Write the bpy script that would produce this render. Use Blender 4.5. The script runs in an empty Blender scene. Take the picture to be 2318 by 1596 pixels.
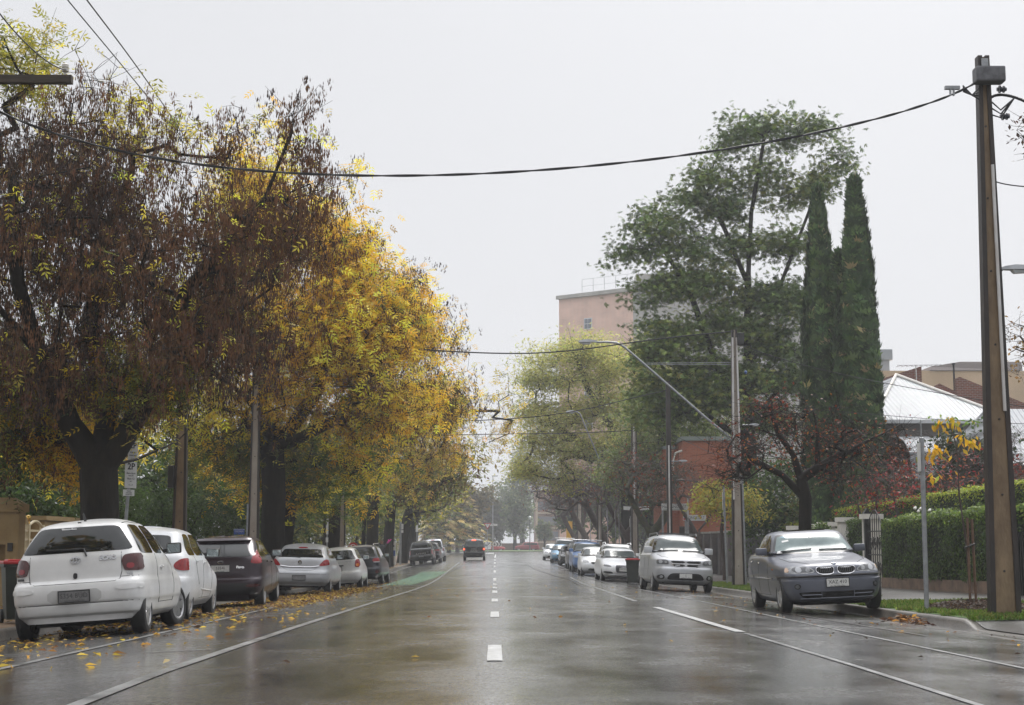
import bpy, bmesh, math, random
import numpy as np
from mathutils import Vector, Matrix, Euler
from mathutils.bvhtree import BVHTree
from mathutils.geometry import delaunay_2d_cdt
PI = math.pi
R = math.radians
scene = bpy.context.scene
COL = scene.collection
# ------------------------------------------------------------------ camera
FOC = 3400.0                      # focal length in pixels of the 2317 wide view
CAMZ = 0.86
PITCH = math.atan(434 / FOC)
YAW = -math.atan(38.5 / FOC)
cam_d = bpy.data.cameras.new('camera')
cam = bpy.data.objects.new('camera', cam_d)
COL.objects.link(cam)
cam.location = (0, 0, CAMZ)
cam.rotation_euler = Euler((R(90) + PITCH, 0, YAW))
cam_d.sensor_width = 36
cam_d.lens = 36 * FOC / 2317
cam_d.clip_end = 3000
cam_d.clip_start = 0.1
scene.camera = cam
CM = cam.rotation_euler.to_matrix()

def ray(px, py):
    return CM @ Vector(((px - 1158.5) / FOC, -(py - 798) / FOC, -1))

def P(px, py, Y):                 # world point seen at a photo position, at the real distance Y
    d = ray(px, py)
    return Vector((0, 0, CAMZ)) + d * (Y / d.y)

def PX(px, Y):                    # world x of a photo column at distance Y
    return P(px, 1232, Y).x

def PZ(py, Y, px=1120):
    return P(px, py, Y).z

def pchip(xs, ys):
    xs = np.asarray(xs, float); ys = np.asarray(ys, float)
    h = np.diff(xs); d = np.diff(ys) / h
    m = np.zeros(len(xs)); m[0] = d[0]; m[-1] = d[-1]
    for i in range(1, len(xs) - 1):
        if d[i - 1] * d[i] > 0:
            w1 = 2 * h[i] + h[i - 1]; w2 = h[i] + 2 * h[i - 1]
            m[i] = (w1 + w2) / (w1 / d[i - 1] + w2 / d[i])
    def f(x):
        x = np.clip(x, xs[0], xs[-1])
        i = np.clip(np.searchsorted(xs, x) - 1, 0, len(xs) - 2)
        t = (x - xs[i]) / h[i]
        return ((1 + 2 * t) * (1 - t) ** 2 * ys[i] + t * (1 - t) ** 2 * h[i] * m[i]
                + t * t * (3 - 2 * t) * ys[i + 1] + t * t * (t - 1) * h[i] * m[i + 1])
    return f

# ------------------------------------------------------------------ materials
MATS = {}
def nd(nt, t, **kw):
    n = nt.nodes.new(t)
    for k, v in kw.items():
        if k.startswith('i_'):
            n.inputs[k[2:].replace('_', ' ')].default_value = v
        else:
            setattr(n, k, v)
    return n

def rgba(c):
    return (c[0], c[1], c[2], 1)

def mat(name, col, rough=0.6, metal=0.0, var=0.0, vscale=6.0, bump=0.0, bscale=40.0, coat=0.0, spec=0.5, col2=None, emit=None, estr=0, detail=4.0, stretch=None, trans=0.0):
    """Principled surface whose colour drifts between col and col2 with a noise, and with a fine noise bump."""
    if name in MATS:
        return MATS[name]
    m = bpy.data.materials.new(name); MATS[name] = m
    m.use_nodes = True
    nt = m.node_tree
    b = nt.nodes['Principled BSDF']
    b.inputs['Base Color'].default_value = rgba(col)
    b.inputs['Roughness'].default_value = rough
    b.inputs['Metallic'].default_value = metal
    b.inputs['Specular IOR Level'].default_value = spec
    b.inputs['Coat Weight'].default_value = coat
    b.inputs['Coat Roughness'].default_value = 0.04
    tc = nd(nt, 'ShaderNodeTexCoord')
    src = tc.outputs['Object']
    if stretch:
        mp = nd(nt, 'ShaderNodeMapping'); mp.inputs['Scale'].default_value = stretch
        nt.links.new(src, mp.inputs[0]); src = mp.outputs[0]
    if var or col2:
        if col2 is None:
            col2 = tuple(c * (1 - var) for c in col); col = tuple(min(1, c * (1 + var * .6)) for c in col)
        nz = nd(nt, 'ShaderNodeTexNoise', i_Scale=vscale, i_Detail=detail, i_Roughness=0.6)
        nt.links.new(src, nz.inputs['Vector'])
        rp = nd(nt, 'ShaderNodeValToRGB')
        rp.color_ramp.elements[0].position = 0.33; rp.color_ramp.elements[0].color = rgba(col)
        rp.color_ramp.elements[1].position = 0.68; rp.color_ramp.elements[1].color = rgba(col2)
        nt.links.new(nz.outputs['Fac'], rp.inputs[0])
        nt.links.new(rp.outputs[0], b.inputs['Base Color'])
    if bump:
        nb = nd(nt, 'ShaderNodeTexNoise', i_Scale=bscale, i_Detail=5.0)
        nt.links.new(src, nb.inputs['Vector'])
        bp = nd(nt, 'ShaderNodeBump', i_Strength=bump, i_Distance=0.02)
        nt.links.new(nb.outputs['Fac'], bp.inputs['Height'])
        nt.links.new(bp.outputs[0], b.inputs['Normal'])
    if emit:
        b.inputs['Emission Color'].default_value = rgba(emit)
        b.inputs['Emission Strength'].default_value = estr
    if trans:
        b.inputs['Transmission Weight'].default_value = trans
    return m

# ------------------------------------------------------------------ meshes
class MB:
    """collects shapes, builds them as ONE mesh object"""
    def __init__(s):
        s.v = []; s.f = []; s.mi = []
    def add(s, vs, fs, mi=0):
        o = len(s.v)
        s.v.extend([tuple(v) for v in vs])
        s.f.extend([tuple(i + o for i in f) for f in fs])
        s.mi.extend([mi] * len(fs))
    def box(s, c, d, mi=0, rot=None, taper=1.0):
        x, y, z = d[0] / 2, d[1] / 2, d[2] / 2
        vs = [(-x, -y, -z), (x, -y, -z), (x, y, -z), (-x, y, -z)]
        t = taper
        vs += [(-x * t, -y * t, z), (x * t, -y * t, z), (x * t, y * t, z), (-x * t, y * t, z)]
        vs = [Vector(v) for v in vs]
        if rot:
            q = Euler(rot).to_matrix(); vs = [q @ v for v in vs]
        vs = [v + Vector(c) for v in vs]
        s.add(vs, [(3, 2, 1, 0), (4, 5, 6, 7), (0, 1, 5, 4), (1, 2, 6, 5), (2, 3, 7, 6), (3, 0, 4, 7)], mi)
    def bbox(s, c, d, b=0.01, mi=0, rot=None):
        """box with chamfered edges"""
        bm = bmesh.new(); bmesh.ops.create_cube(bm, size=1)
        bmesh.ops.scale(bm, vec=d, verts=bm.verts)
        bmesh.ops.bevel(bm, geom=bm.edges[:], offset=b, segments=2, affect='EDGES', profile=0.6)
        q = Euler(rot).to_matrix() if rot else Matrix.Identity(3)
        bm.verts.index_update()
        s.add([q @ v.co + Vector(c) for v in bm.verts], [[v.index for v in f.verts] for f in bm.faces], mi)
        bm.free()
    def tube(s, pts, r, n=8, mi=0, cap=True):
        pts = [Vector(p) for p in pts]
        rr = r if isinstance(r, (list, tuple)) else [r] * len(pts)
        vs = []; fs = []
        prev = None
        for i, p in enumerate(pts):
            t = (pts[min(i + 1, len(pts) - 1)] - pts[max(i - 1, 0)])
            t = t.normalized() if t.length > 1e-9 else Vector((0, 0, 1))
            if prev is None:
                a = Vector((0, 0, 1)) if abs(t.z) < 0.9 else Vector((1, 0, 0))
                u = t.cross(a).normalized()
            else:
                u = (prev - t * prev.dot(t)).normalized()
            prev = u
            w = t.cross(u)
            for k in range(n):
                an = 2 * PI * k / n
                vs.append(p + (u * math.cos(an) + w * math.sin(an)) * rr[i])
        for i in range(len(pts) - 1):
            for k in range(n):
                k2 = (k + 1) % n
                fs.append((i * n + k, i * n + k2, (i + 1) * n + k2, (i + 1) * n + k))
        if cap:
            fs.append(tuple(range(n - 1, -1, -1))); o = (len(pts) - 1) * n
            fs.append(tuple(o + k for k in range(n)))
        s.add(vs, fs, mi)
    def lathe(s, prof, n=24, mi=0, M=None, closed=False):
        """prof: (r, h) revolved round local z"""
        M = M or Matrix.Identity(4)
        vs = []; fs = []
        for r, h in prof:
            for k in range(n):
                a = 2 * PI * k / n
                vs.append(M @ Vector((r * math.cos(a), r * math.sin(a), h)))
        m = len(prof)
        for i in range(m if closed else m - 1):
            j = (i + 1) % m
            for k in range(n):
                k2 = (k + 1) % n
                fs.append((i * n + k, i * n + k2, j * n + k2, j * n + k))
        s.add(vs, fs, mi)
    def prism(s, poly, axis, a, b, mi=0, M=None):
        """2D polygon extruded from a to b along axis (0,1,2)"""
        M = M or Matrix.Identity(4)
        n = len(poly); vs = []
        for h in (a, b):
            for u, v in poly:
                c = [u, v]; c.insert(axis, h)
                vs.append(M @ Vector(c))
        fs = [tuple(range(n)), tuple(range(2 * n - 1, n - 1, -1))]
        fs += [(i, i + n, (i + 1) % n + n, (i + 1) % n) for i in range(n)]
        s.add(vs, fs, mi)
    def build(s, name, mats, parent=None, smooth=False, angle=40, fix=True):
        me = bpy.data.meshes.new(name)
        me.from_pydata(s.v, [], s.f)
        mats = mats if isinstance(mats, (list, tuple)) else [mats]
        for m in mats:
            me.materials.append(m)
        if len(mats) > 1:
            me.polygons.foreach_set('material_index', s.mi)
        if fix:
            bm = bmesh.new(); bm.from_mesh(me)
            bmesh.ops.recalc_face_normals(bm, faces=bm.faces[:]); bm.to_mesh(me); bm.free()
        if smooth:
            me.polygons.foreach_set('use_smooth', [True] * len(me.polygons))
            me.set_sharp_from_angle(angle=R(angle))
        return link(name, me, parent)

def link(name, data, parent=None):
    o = bpy.data.objects.new(name, data); COL.objects.link(o)
    if parent:
        o.parent = parent
    return o

def thing(name, label, cat, loc=(0, 0, 0), rz=0, group=None):
    o = bpy.data.objects.new(name, None); COL.objects.link(o)
    o.empty_display_size = 0.2
    o.location = loc; o.rotation_euler = (0, 0, rz)
    tag(o, label, cat, group)
    return o

def tag(o, label, cat, group=None):
    o['label'] = label; o['category'] = cat
    if group:
        o['group'] = group
    return o

def structure(o, label=None):
    o['kind'] = 'structure'
    if label:
        o['label'] = label
    return o

def stuff(o, label, cat):
    o['kind'] = 'stuff'; o['label'] = label; o['category'] = cat
    return o

def npmesh(name, verts, faces, mats, parent=None, mi=None, tint=None, smooth=False):
    """fast mesh from arrays: faces (n,k) all of one size"""
    me = bpy.data.meshes.new(name)
    nv, nf, k = len(verts), len(faces), faces.shape[1]
    me.vertices.add(nv); me.vertices.foreach_set('co', np.ascontiguousarray(verts, dtype=np.float32).ravel())
    me.loops.add(nf * k); me.loops.foreach_set('vertex_index', np.ascontiguousarray(faces, dtype=np.int32).ravel())
    me.polygons.add(nf)
    me.polygons.foreach_set('loop_start', np.arange(0, nf * k, k, dtype=np.int32))
    for m in (mats if isinstance(mats, (list, tuple)) else [mats]):
        me.materials.append(m)
    if mi is not None:
        me.polygons.foreach_set('material_index', np.ascontiguousarray(mi, dtype=np.int32))
    if smooth:
        me.polygons.foreach_set('use_smooth', np.ones(nf, dtype=bool))
    me.update(calc_edges=True)
    if tint is not None:
        a = me.attributes.new('tint', 'FLOAT_COLOR', 'FACE')
        c = np.ones((nf, 4), np.float32); c[:, :3] = tint
        a.data.foreach_set('color', c.ravel())
    return link(name, me, parent)

def text(s, size, m, parent, M, name='lettering', depth=0.0015, align='CENTER', bold=0.0, sx=1.0):
    cu = bpy.data.curves.new('txt', 'FONT')
    cu.body = s; cu.size = size; cu.align_x = align; cu.align_y = 'CENTER'; cu.extrude = depth; cu.offset = bold
    cu.resolution_u = 2
    o = bpy.data.objects.new('txt', cu); COL.objects.link(o)
    bpy.context.view_layer.update()
    me = bpy.data.meshes.new_from_object(o.evaluated_get(bpy.context.evaluated_depsgraph_get()))
    bpy.data.objects.remove(o)
    me.name = name
    me.transform(M @ Matrix.Diagonal((sx, 1, 1, 1)))
    me.materials.clear(); me.materials.append(m)
    return link(name, me, parent)

# text facing -Y (towards the camera): x right, z up
def face_cam(x, y, z):
    return Matrix.Translation((x, y, z)) @ Matrix.Rotation(R(90), 4, 'X')

# ------------------------------------------------------------------ road shape
_zc = pchip([-40, 0, 9, 20, 31, 45, 60, 75, 95, 113, 130, 200, 320, 700],
            [.70, .86, .93, 1.04, 1.15, 1.31, 1.48, 1.53, 1.47, 1.40, 1.36, 1.31, 1.31, 1.31])
_cam_l = pchip([-7, -6.4, -4.4, -2.8, 0], [-.215, -.2, -.075, -.03, 0])
_cam_r = pchip([0, 2.9, 4.7, 6.45, 7.2], [0, -.025, -.05, -.115, -.13])
_kr = pchip([-40, 30, 50, 400], [6.45, 6.45, 6.85, 6.85])
KL = -6.4
def kerb_r(Y):
    return float(_kr(Y))
def fade(Y):                       # the crossfall dies out at the junction
    return np.clip((215 - np.asarray(Y, float)) / 40, 0, 1)
def road(X, Y):
    X = np.asarray(X, float); Y = np.asarray(Y, float)
    c = np.where(X < 0, _cam_l(X), _cam_r(X)) * fade(Y)
    return CAMZ - _zc(Y) + c
def kerb_lift(Y):                  # the right kerb drops to a driveway just in front of the big pole
    t = np.clip((np.asarray(Y, float) - 20.4) / .7, 0, 1)
    return .12 + .88 * t * t * (3 - 2 * t)
def verge(X, Y):                   # footpath and verge level behind the kerb
    X = np.asarray(X, float); Y = np.asarray(Y, float)
    out = np.where(X < 0, KL - X, X - _kr(Y))
    k = np.where(X < 0, 1.0, kerb_lift(Y))
    base = road(np.where(X < 0, KL, _kr(Y)), Y) + 0.13 * (k + (1 - k) * np.clip(out / 1.6, 0, 1))
    return base + np.clip(out, 0, 6) * 0.012
def gz(X, Y):
    return float(road(X, Y)) if KL <= X <= kerb_r(Y) else float(verge(X, Y))
# ------------------------------------------------------------------ world, sun, render settings
w = bpy.data.worlds.new('World'); scene.world = w; w.use_nodes = True
nt = w.node_tree; bg = nt.nodes['Background']
sky = nd(nt, 'ShaderNodeTexSky', sky_type='NISHITA', sun_disc=False)
SUN_EL, SUN_AZ = R(48), R(20)
sky.sun_elevation = SUN_EL; sky.sun_rotation = SUN_AZ
sky.air_density = 1.0; sky.dust_density = 6.0; sky.ozone_density = 1.0
hs = nd(nt, 'ShaderNodeHueSaturation'); hs.inputs['Saturation'].default_value = 0.12
nt.links.new(sky.outputs[0], hs.inputs['Color'])
mx = nd(nt, 'ShaderNodeMix', data_type='RGBA')
mx.inputs[0].default_value = 0.86
mx.inputs[7].default_value = (7.75, 7.85, 8.2, 1)       # an even layer of rain cloud
nt.links.new(hs.outputs[0], mx.inputs[6])
# an overcast sky is about twice as bright overhead as near the horizon
tcw = nd(nt, 'ShaderNodeTexCoord'); sxw = nd(nt, 'ShaderNodeSeparateXYZ'); nt.links.new(tcw.outputs['Generated'], sxw.inputs[0])
mrw = nd(nt, 'ShaderNodeMapRange', interpolation_type='SMOOTHSTEP'); mrw.inputs[1].default_value = .36; mrw.inputs[2].default_value = 1.0; mrw.inputs[3].default_value = .75; mrw.inputs[4].default_value = 2.25
nt.links.new(sxw.outputs[2], mrw.inputs[0])
vm = nd(nt, 'ShaderNodeVectorMath', operation='SCALE'); nt.links.new(mx.outputs[2], vm.inputs[0]); nt.links.new(mrw.outputs[0], vm.inputs['Scale'])
nt.links.new(vm.outputs[0], bg.inputs['Color'])
bg.inputs['Strength'].default_value = 0.1
ld = bpy.data.lights.new('sun', 'SUN'); ld.energy = 1.5; ld.angle = R(25); ld.color = (1, .97, .93)
lo = bpy.data.objects.new('sun', ld); COL.objects.link(lo)
sd = Vector((math.sin(SUN_AZ) * math.cos(SUN_EL), math.cos(SUN_AZ) * math.cos(SUN_EL), math.sin(SUN_EL)))
lo.rotation_euler = sd.to_track_quat('Z', 'Y').to_euler()
vs = scene.view_settings
scene.display_settings.display_device = 'sRGB'
vs.view_transform = 'Standard'; vs.look = 'None'; vs.exposure = 0.45; vs.gamma = 1.0
scene.render.engine = 'CYCLES'
cy = scene.cycles
cy.max_bounces = 6; cy.diffuse_bounces = 4; cy.glossy_bounces = 3; cy.transmission_bounces = 4; cy.volume_bounces = 1
cy.transparent_max_bounces = 8; cy.caustics_reflective = False; cy.caustics_refractive = False
cy.use_denoising = True
cy.sample_clamp_indirect = 6.0

# ------------------------------------------------------------------ road, kerbs, verges
def strip(name, xs_of_y, ys, zf, m, lift=0.0, smooth=True):
    """sheet over rows of y; xs_of_y(y) gives the x positions of a row"""
    rows = [xs_of_y(y) for y in ys]
    k = len(rows[0]); vs = []
    for y, xs in zip(ys, rows):
        for x in xs:
            vs.append((x, y, float(zf(x, y)) + lift))
    fs = []
    for i in range(len(ys) - 1):
        for j in range(k - 1):
            fs.append((i * k + j, i * k + j + 1, (i + 1) * k + j + 1, (i + 1) * k + j))
    return npmesh(name, np.array(vs), np.array(fs), m, smooth=smooth)

def asphalt():
    m = bpy.data.materials.new('wet_asphalt'); m.use_nodes = True
    nt = m.node_tree; b = nt.nodes['Principled BSDF']
    geo = nd(nt, 'ShaderNodeNewGeometry')
    L = nt.links.new
    # colour: aggregate speckle, worn wheel paths and old patches
    n1 = nd(nt, 'ShaderNodeTexNoise', i_Scale=48.0, i_Detail=4.0, i_Roughness=0.75); L(geo.outputs['Position'], n1.inputs['Vector'])
    mp = nd(nt, 'ShaderNodeMapping'); mp.inputs['Scale'].default_value = (1.1, .12, 1); L(geo.outputs['Position'], mp.inputs[0])
    n2 = nd(nt, 'ShaderNodeTexNoise', i_Scale=1.0, i_Detail=5.0, i_Roughness=0.6); L(mp.outputs[0], n2.inputs['Vector'])
    r1 = nd(nt, 'ShaderNodeValToRGB'); r1.color_ramp.elements[0].color = (.010, .010, .010, 1); r1.color_ramp.elements[1].color = (.10, .098, .095, 1)
    r1.color_ramp.elements[0].position = .3; r1.color_ramp.elements[1].position = .75
    L(n1.outputs['Fac'], r1.inputs[0])
    r2 = nd(nt, 'ShaderNodeValToRGB'); r2.color_ramp.elements[0].color = (.7, .66, .62, 1); r2.color_ramp.elements[1].color = (1.15, 1.15, 1.15, 1)
    r2.color_ramp.elements[0].position = .35; r2.color_ramp.elements[1].position = .65
    L(n2.outputs['Fac'], r2.inputs[0])
    mu = nd(nt, 'ShaderNodeMix', data_type='RGBA', blend_type='MULTIPLY'); mu.inputs[0].default_value = 1
    L(r1.outputs[0], mu.inputs[6]); L(r2.outputs[0], mu.inputs[7])
    L(mu.outputs[2], b.inputs['Base Color'])
    # wetness: film of water, thicker in streaks and dips
    mp3 = nd(nt, 'ShaderNodeMapping'); mp3.inputs['Scale'].default_value = (.8, .5, 1); L(geo.outputs['Position'], mp3.inputs[0])
    n3 = nd(nt, 'ShaderNodeTexNoise', i_Scale=1.0, i_Detail=10.0, i_Roughness=0.7); L(mp3.outputs[0], n3.inputs['Vector'])
    r3 = nd(nt, 'ShaderNodeValToRGB')
    r3.color_ramp.elements[0].position = .34; r3.color_ramp.elements[0].color = (.31, .31, .31, 1)
    r3.color_ramp.elements[1].position = .72; r3.color_ramp.elements[1].color = (.10, .10, .10, 1)
    L(n3.outputs['Fac'], r3.inputs[0]); L(r3.outputs[0], b.inputs['Roughness'])
    # bump: stones, softened where the water lies
    mpb = nd(nt, 'ShaderNodeMapping'); mpb.inputs['Scale'].default_value = (40, 14, 1); L(geo.outputs['Position'], mpb.inputs[0]); nb = nd(nt, 'ShaderNodeTexNoise', i_Scale=1.0, i_Detail=4.0, i_Roughness=0.75); L(mpb.outputs[0], nb.inputs['Vector'])
    rb = nd(nt, 'ShaderNodeMapRange'); rb.inputs[1].default_value = .11; rb.inputs[2].default_value = .31; rb.inputs[3].default_value = .06; rb.inputs[4].default_value = .3
    L(r3.outputs[0], rb.inputs[0])
    bp = nd(nt, 'ShaderNodeBump', i_Distance=0.016); L(rb.outputs[0], bp.inputs['Strength']); L(nb.outputs['Fac'], bp.inputs['Height'])
    L(bp.outputs[0], b.inputs['Normal'])
    b.inputs['Specular IOR Level'].default_value = 0.5
    rc = nd(nt, 'ShaderNodeMapRange'); rc.inputs[1].default_value = .38; rc.inputs[2].default_value = .62; rc.inputs[3].default_value = .3; rc.inputs[4].default_value = 1.0
    mps = nd(nt, 'ShaderNodeMapping'); mps.inputs['Scale'].default_value = (34, 8, 1); L(geo.outputs['Position'], mps.inputs[0]); ns = nd(nt, 'ShaderNodeTexNoise', i_Scale=1.0, i_Detail=4.0, i_Roughness=0.75); L(mps.outputs[0], ns.inputs['Vector']); L(ns.outputs['Fac'], rc.inputs[0]); L(rc.outputs[0], b.inputs['Coat Weight'])
    rr_ = nd(nt, 'ShaderNodeMath', operation='MULTIPLY'); rr_.inputs[1].default_value = .76; L(r3.outputs[0], rr_.inputs[0]); L(rr_.outputs[0], b.inputs['Coat Roughness']); b.inputs['Coat IOR'].default_value = 1.6
    return m
M_ASPH = asphalt()
M_KERB = mat('kerb_concrete', (.085, .075, .062), .42, var=.45, vscale=2.5, bump=.5, bscale=30)
M_PATH = mat('wet_path', (.12, .113, .108), .28, col2=(.05, .047, .046), vscale=1.1, bump=.35, bscale=50)
M_EARTH = mat('leafy_earth', (.085, .05, .026), .6, col2=(.15, .085, .03), vscale=5, bump=.8, bscale=45)
M_TURF = mat('turf_soil', (.05, .11, .018), .8, col2=(.085, .15, .02), vscale=3, bump=.8, bscale=60)
M_GROUND = mat('garden_soil', (.05, .045, .03), .9, col2=(.04, .06, .02), vscale=.4, bump=.5, bscale=6)
M_WHITE = mat('road_paint', (.56, .56, .55), .3, col2=(.3, .3, .29), vscale=11, bump=.25, bscale=60)
M_WORN = mat('worn_paint', (.30, .30, .295), .3, col2=(.06, .06, .06), vscale=2.6, bump=.3, bscale=60, detail=7)
M_GREEN = mat('green_lane_paint', (.14, .27, .185), .24, col2=(.09, .19, .13), vscale=1.6, bump=.2, bscale=50)
M_TAR = mat('tar_seam', (.012, .01, .009), .3, col2=(.05, .03, .025), vscale=3, bump=.4, bscale=30)

ys_road = list(np.concatenate([np.arange(-30, 30, 1.0), np.arange(30, 110, 2.0), np.arange(110, 216, 5.0)]))
def road_xs(y):
    return list(np.linspace(KL, 0, 14)) + list(np.linspace(0, kerb_r(y), 14))[1:]
structure(strip('road', road_xs, ys_road, road, M_ASPH))
structure(strip('junction', lambda y: np.linspace(-70, 70, 15), list(np.arange(214.9, 331, 5.0)), lambda x, y: CAMZ - _zc(y) - 0.004, M_ASPH))
# ground sheet out to where everything is lost in the rain
structure(strip('ground', lambda y: np.linspace(-600, 600, 13), list(np.linspace(-60, 640, 15)), lambda x, y: -1.45, M_GROUND, smooth=False))
for sgn, nm in ((-1, 'left'), (1, 'right')):
    def k0(y): return KL if sgn < 0 else kerb_r(y)
    ks = sorted([y for y in ys_road if y <= 205] + list(np.arange(20.2, 21.4, .15)))
    # kerb: upright face with a rounded top, and a concrete gutter
    prof = [(-.36, -.04), (-.33, .006), (0, -.005), (.02, .10), (.05, .13), (.16, .135), (.17, -.2)]
    vs_ = []; fs_ = []
    for y in ks:
        for dx, dz in prof:
            x = k0(y) + sgn * dx
            if sgn > 0 and dx > 0 and dz > 0: dz = dz * float(kerb_lift(y))
            vs_.append((x, y, float(road(k0(y), y)) + dz + (0 if dx >= 0 else float(road(x, y) - road(k0(y), y)))))
    n = len(prof)
    for i in range(len(ks) - 1):
        for j in range(n - 1):
            fs_.append((i * n + j, i * n + j + 1, (i + 1) * n + j + 1, (i + 1) * n + j))
    structure(npmesh('kerb', np.array(vs_), np.array(fs_), M_KERB))
    ys2 = ks
    if sgn < 0:
        structure(strip('pavement', lambda y: [KL - .165, KL - 1.6, KL - 3.2, KL - 5], ys2, verge, M_EARTH))
        structure(strip('garden_ground', lambda y: [KL - 5, -20, -60], ys2, lambda x, y: verge(max(x, KL - 5), y) - (.0 if x > -15 else .05), M_GROUND))
    else:
        structure(strip('pavement', lambda y: [kerb_r(y) + .165, kerb_r(y) + 1.5, kerb_r(y) + 3.0, kerb_r(y) + 4.8], ys2, verge, M_PATH))
        structure(strip('garden_ground', lambda y: [kerb_r(y) + 4.8, 20, 60], ys2, lambda x, y: verge(min(x, kerb_r(y) + 4.8), y), M_GROUND))
# ---------------------------------------------------------------- painted markings: sheets 4 mm above the road
def ribbon(name, pts, wd, m, lift=.004, step=1.0):
    """line of paint along ground points (x, y), wd wide, across the direction of travel"""
    pts = [Vector((a, b, 0)) for a, b in pts]; dense = []
    for a, b in zip(pts[:-1], pts[1:]):
        k = max(1, int((b - a).length / step))
        dense += [a.lerp(b, t / k) for t in range(k)]
    dense.append(pts[-1]); vs_ = []
    for i, p in enumerate(dense):
        t = (dense[min(i + 1, len(dense) - 1)] - dense[max(0, i - 1)]).normalized()
        s_ = Vector((t.y, -t.x, 0)) * wd / 2
        for q in (p - s_, p, p + s_):
            vs_.append((q.x, q.y, float(road(q.x, q.y)) + lift))
    fs_ = []
    for i in range(len(dense) - 1):
        for j in (0, 1):
            fs_.append((i * 3 + j, i * 3 + j + 1, i * 3 + j + 4, i * 3 + j + 3))
    return structure(npmesh(name, np.array(vs_), np.array(fs_), m))
def road_y(py, camb=0.0):          # distance of a point on the road seen at photo row py
    lo_, hi_ = 5.0, 320.0
    for _ in range(60):
        md = (lo_ + hi_) / 2
        yy = 1232 + FOC * (float(_zc(md)) - camb) / md
        if yy > py: lo_ = md
        else: hi_ = md
    return lo_
def G(px, py, camb=0.0):
    y = road_y(py, camb); return ((px - 1120) * y / FOC, y)
for a, b in ((1489.6, 1455), (1393.3, 1381.5), (1359.4, 1353), (1340, 1335), (1330, 1327), (1322, 1319), (1313, 1307), (1295, 1290), (1283, 1279), (1275, 1272), (1268, 1266), (1262, 1259)):
    ya, yb = road_y(a), road_y(b)
    ribbon('lane_marking', [(0, ya), (0, yb)], .13, M_WHITE, .006)
ribbon('lane_marking', [G(1121, 1262), (.1, 196)], .14, M_WHITE, .006)
left_edge = [(-2.56, 4), G(142, 1596), G(376, 1508), G(666, 1414), G(830, 1364), G(940, 1331), G(1013, 1292), G(1040, 1272)]
ribbon('lane_marking', left_edge, .11, M_WORN, .006, .5)
ribbon('lane_marking', [(-4.05, 6), (-4.15, 20), (-4.25, 31), (-4.2, 40)], .08, M_WORN, .006)
ribbon('lane_marking', [(-4.05, 44), (-4.0, 58)], .09, M_WORN, .006)
right_edge = [(2.9, 5), G(2239, 1592), G(1929, 1496.7), G(1680, 1425), G(1527, 1382.6)]
ribbon('lane_marking', right_edge[:4], .06, M_WORN, .006, .5)
ribbon('lane_marking', [G(1668, 1422), G(1480, 1369)], .13, M_WHITE, .008, .5)
ribbon('lane_marking', [(4.3, 10), (4.35, 24), (4.5, 60), (4.4, 110)], .06, M_WORN, .006)
ribbon('lane_marking', [G(1435, 1356), G(1330, 1322), G(1290, 1304)], .1, M_WORN, .006)
for py_, xa, xb in ((1302, 1237, 1268), (1311, 1252, 1300), (1270, 1185, 1200)):
    a_ = G(xa, py_); b_ = G(xb, py_); ribbon('parking_bay_marking', [a_, b_], .12, M_WORN, .008, .4)
for p0, p1 in (((2.4, 92), (3.3, 66)), ((3.3, 66), (3.0, 52)), ((2.2, 120), (2.4, 92)), ((-2.2, 105), (-2.6, 80)), ((-2.0, 125), (-2.2, 105)), ((5.1, 18), (4.7, 30))):
    ribbon('tar_seam_line', [p0, p1], .05, M_TAR, .011, .5)
ribbon('lane_marking', [G(338, 1468.5, -.03), G(490, 1464.5, -.03)], .06, M_WORN, .008, .3)
gl = [G(862, 1320), G(936, 1320), G(1016, 1291), G(957, 1291)]
def poly_sheet(name, pts, m, lift):
    n_ = 12; vs_ = []; fs_ = []
    a, b, c, d = [Vector((p[0], p[1])) for p in pts]
    for i in range(n_ + 1):
        for j in range(7):
            q = a.lerp(d, i / n_).lerp(b.lerp(c, i / n_), j / 6)
            vs_.append((q.x, q.y, float(road(q.x, q.y)) + lift))
    for i in range(n_):
        for j in range(6):
            fs_.append((i * 7 + j, i * 7 + j + 1, (i + 1) * 7 + j + 1, (i + 1) * 7 + j))
    return structure(npmesh(name, np.array(vs_), np.array(fs_), m))
poly_sheet('green_cycle_lane', gl, M_GREEN, .004)
# ------------------------------------------------------------------ cars
def paint(name, c, metal=0.0, rough=.3, dirt=.12):
    return mat('paint_' + name, c, rough, metal, var=dirt, vscale=2.2, coat=.35, bump=.012, bscale=160)
C_TYRE = mat('tyre_rubber', (.012, .012, .012), .55, bump=.3, bscale=30)
C_BLACK = mat('black_trim', (.012, .012, .013), .35, bump=.05, bscale=90)
C_DARK = mat('underbody_black', (.006, .006, .006), .9)
C_GLASS = mat('car_glass', (.006, .008, .008), .04, spec=.38)
C_GLASSL = mat('misted_sky_glass', (.21, .26, .255), .16, spec=.14, col2=(.11, .145, .145), vscale=2.2)  # base colour holds the screen's mist and the sky's grey-teal reflection
C_GLASSM = mat('pale_screen_glass', (.085, .10, .10), .1, spec=.16, col2=(.045, .055, .055), vscale=2.4)
C_BAND = mat('tinted_sun_band', (.06, .16, .2), .06, spec=.8)
C_CHROME = mat('chrome', (.5, .5, .51), .18, 1.0)
C_ALLOY = mat('alloy_wheel', (.5, .5, .51), .28, .85, var=.2, vscale=9)
C_RED = mat('tail_lamp_red', (.28, .008, .012), .15, coat=.3, var=.35, vscale=16)
C_REDD = mat('dark_tail_lamp', (.06, .007, .007), .15, coat=.25, var=.3, vscale=8)
C_AMBER = mat('indicator_amber', (.75, .22, .03), .12, coat=.6)
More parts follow.
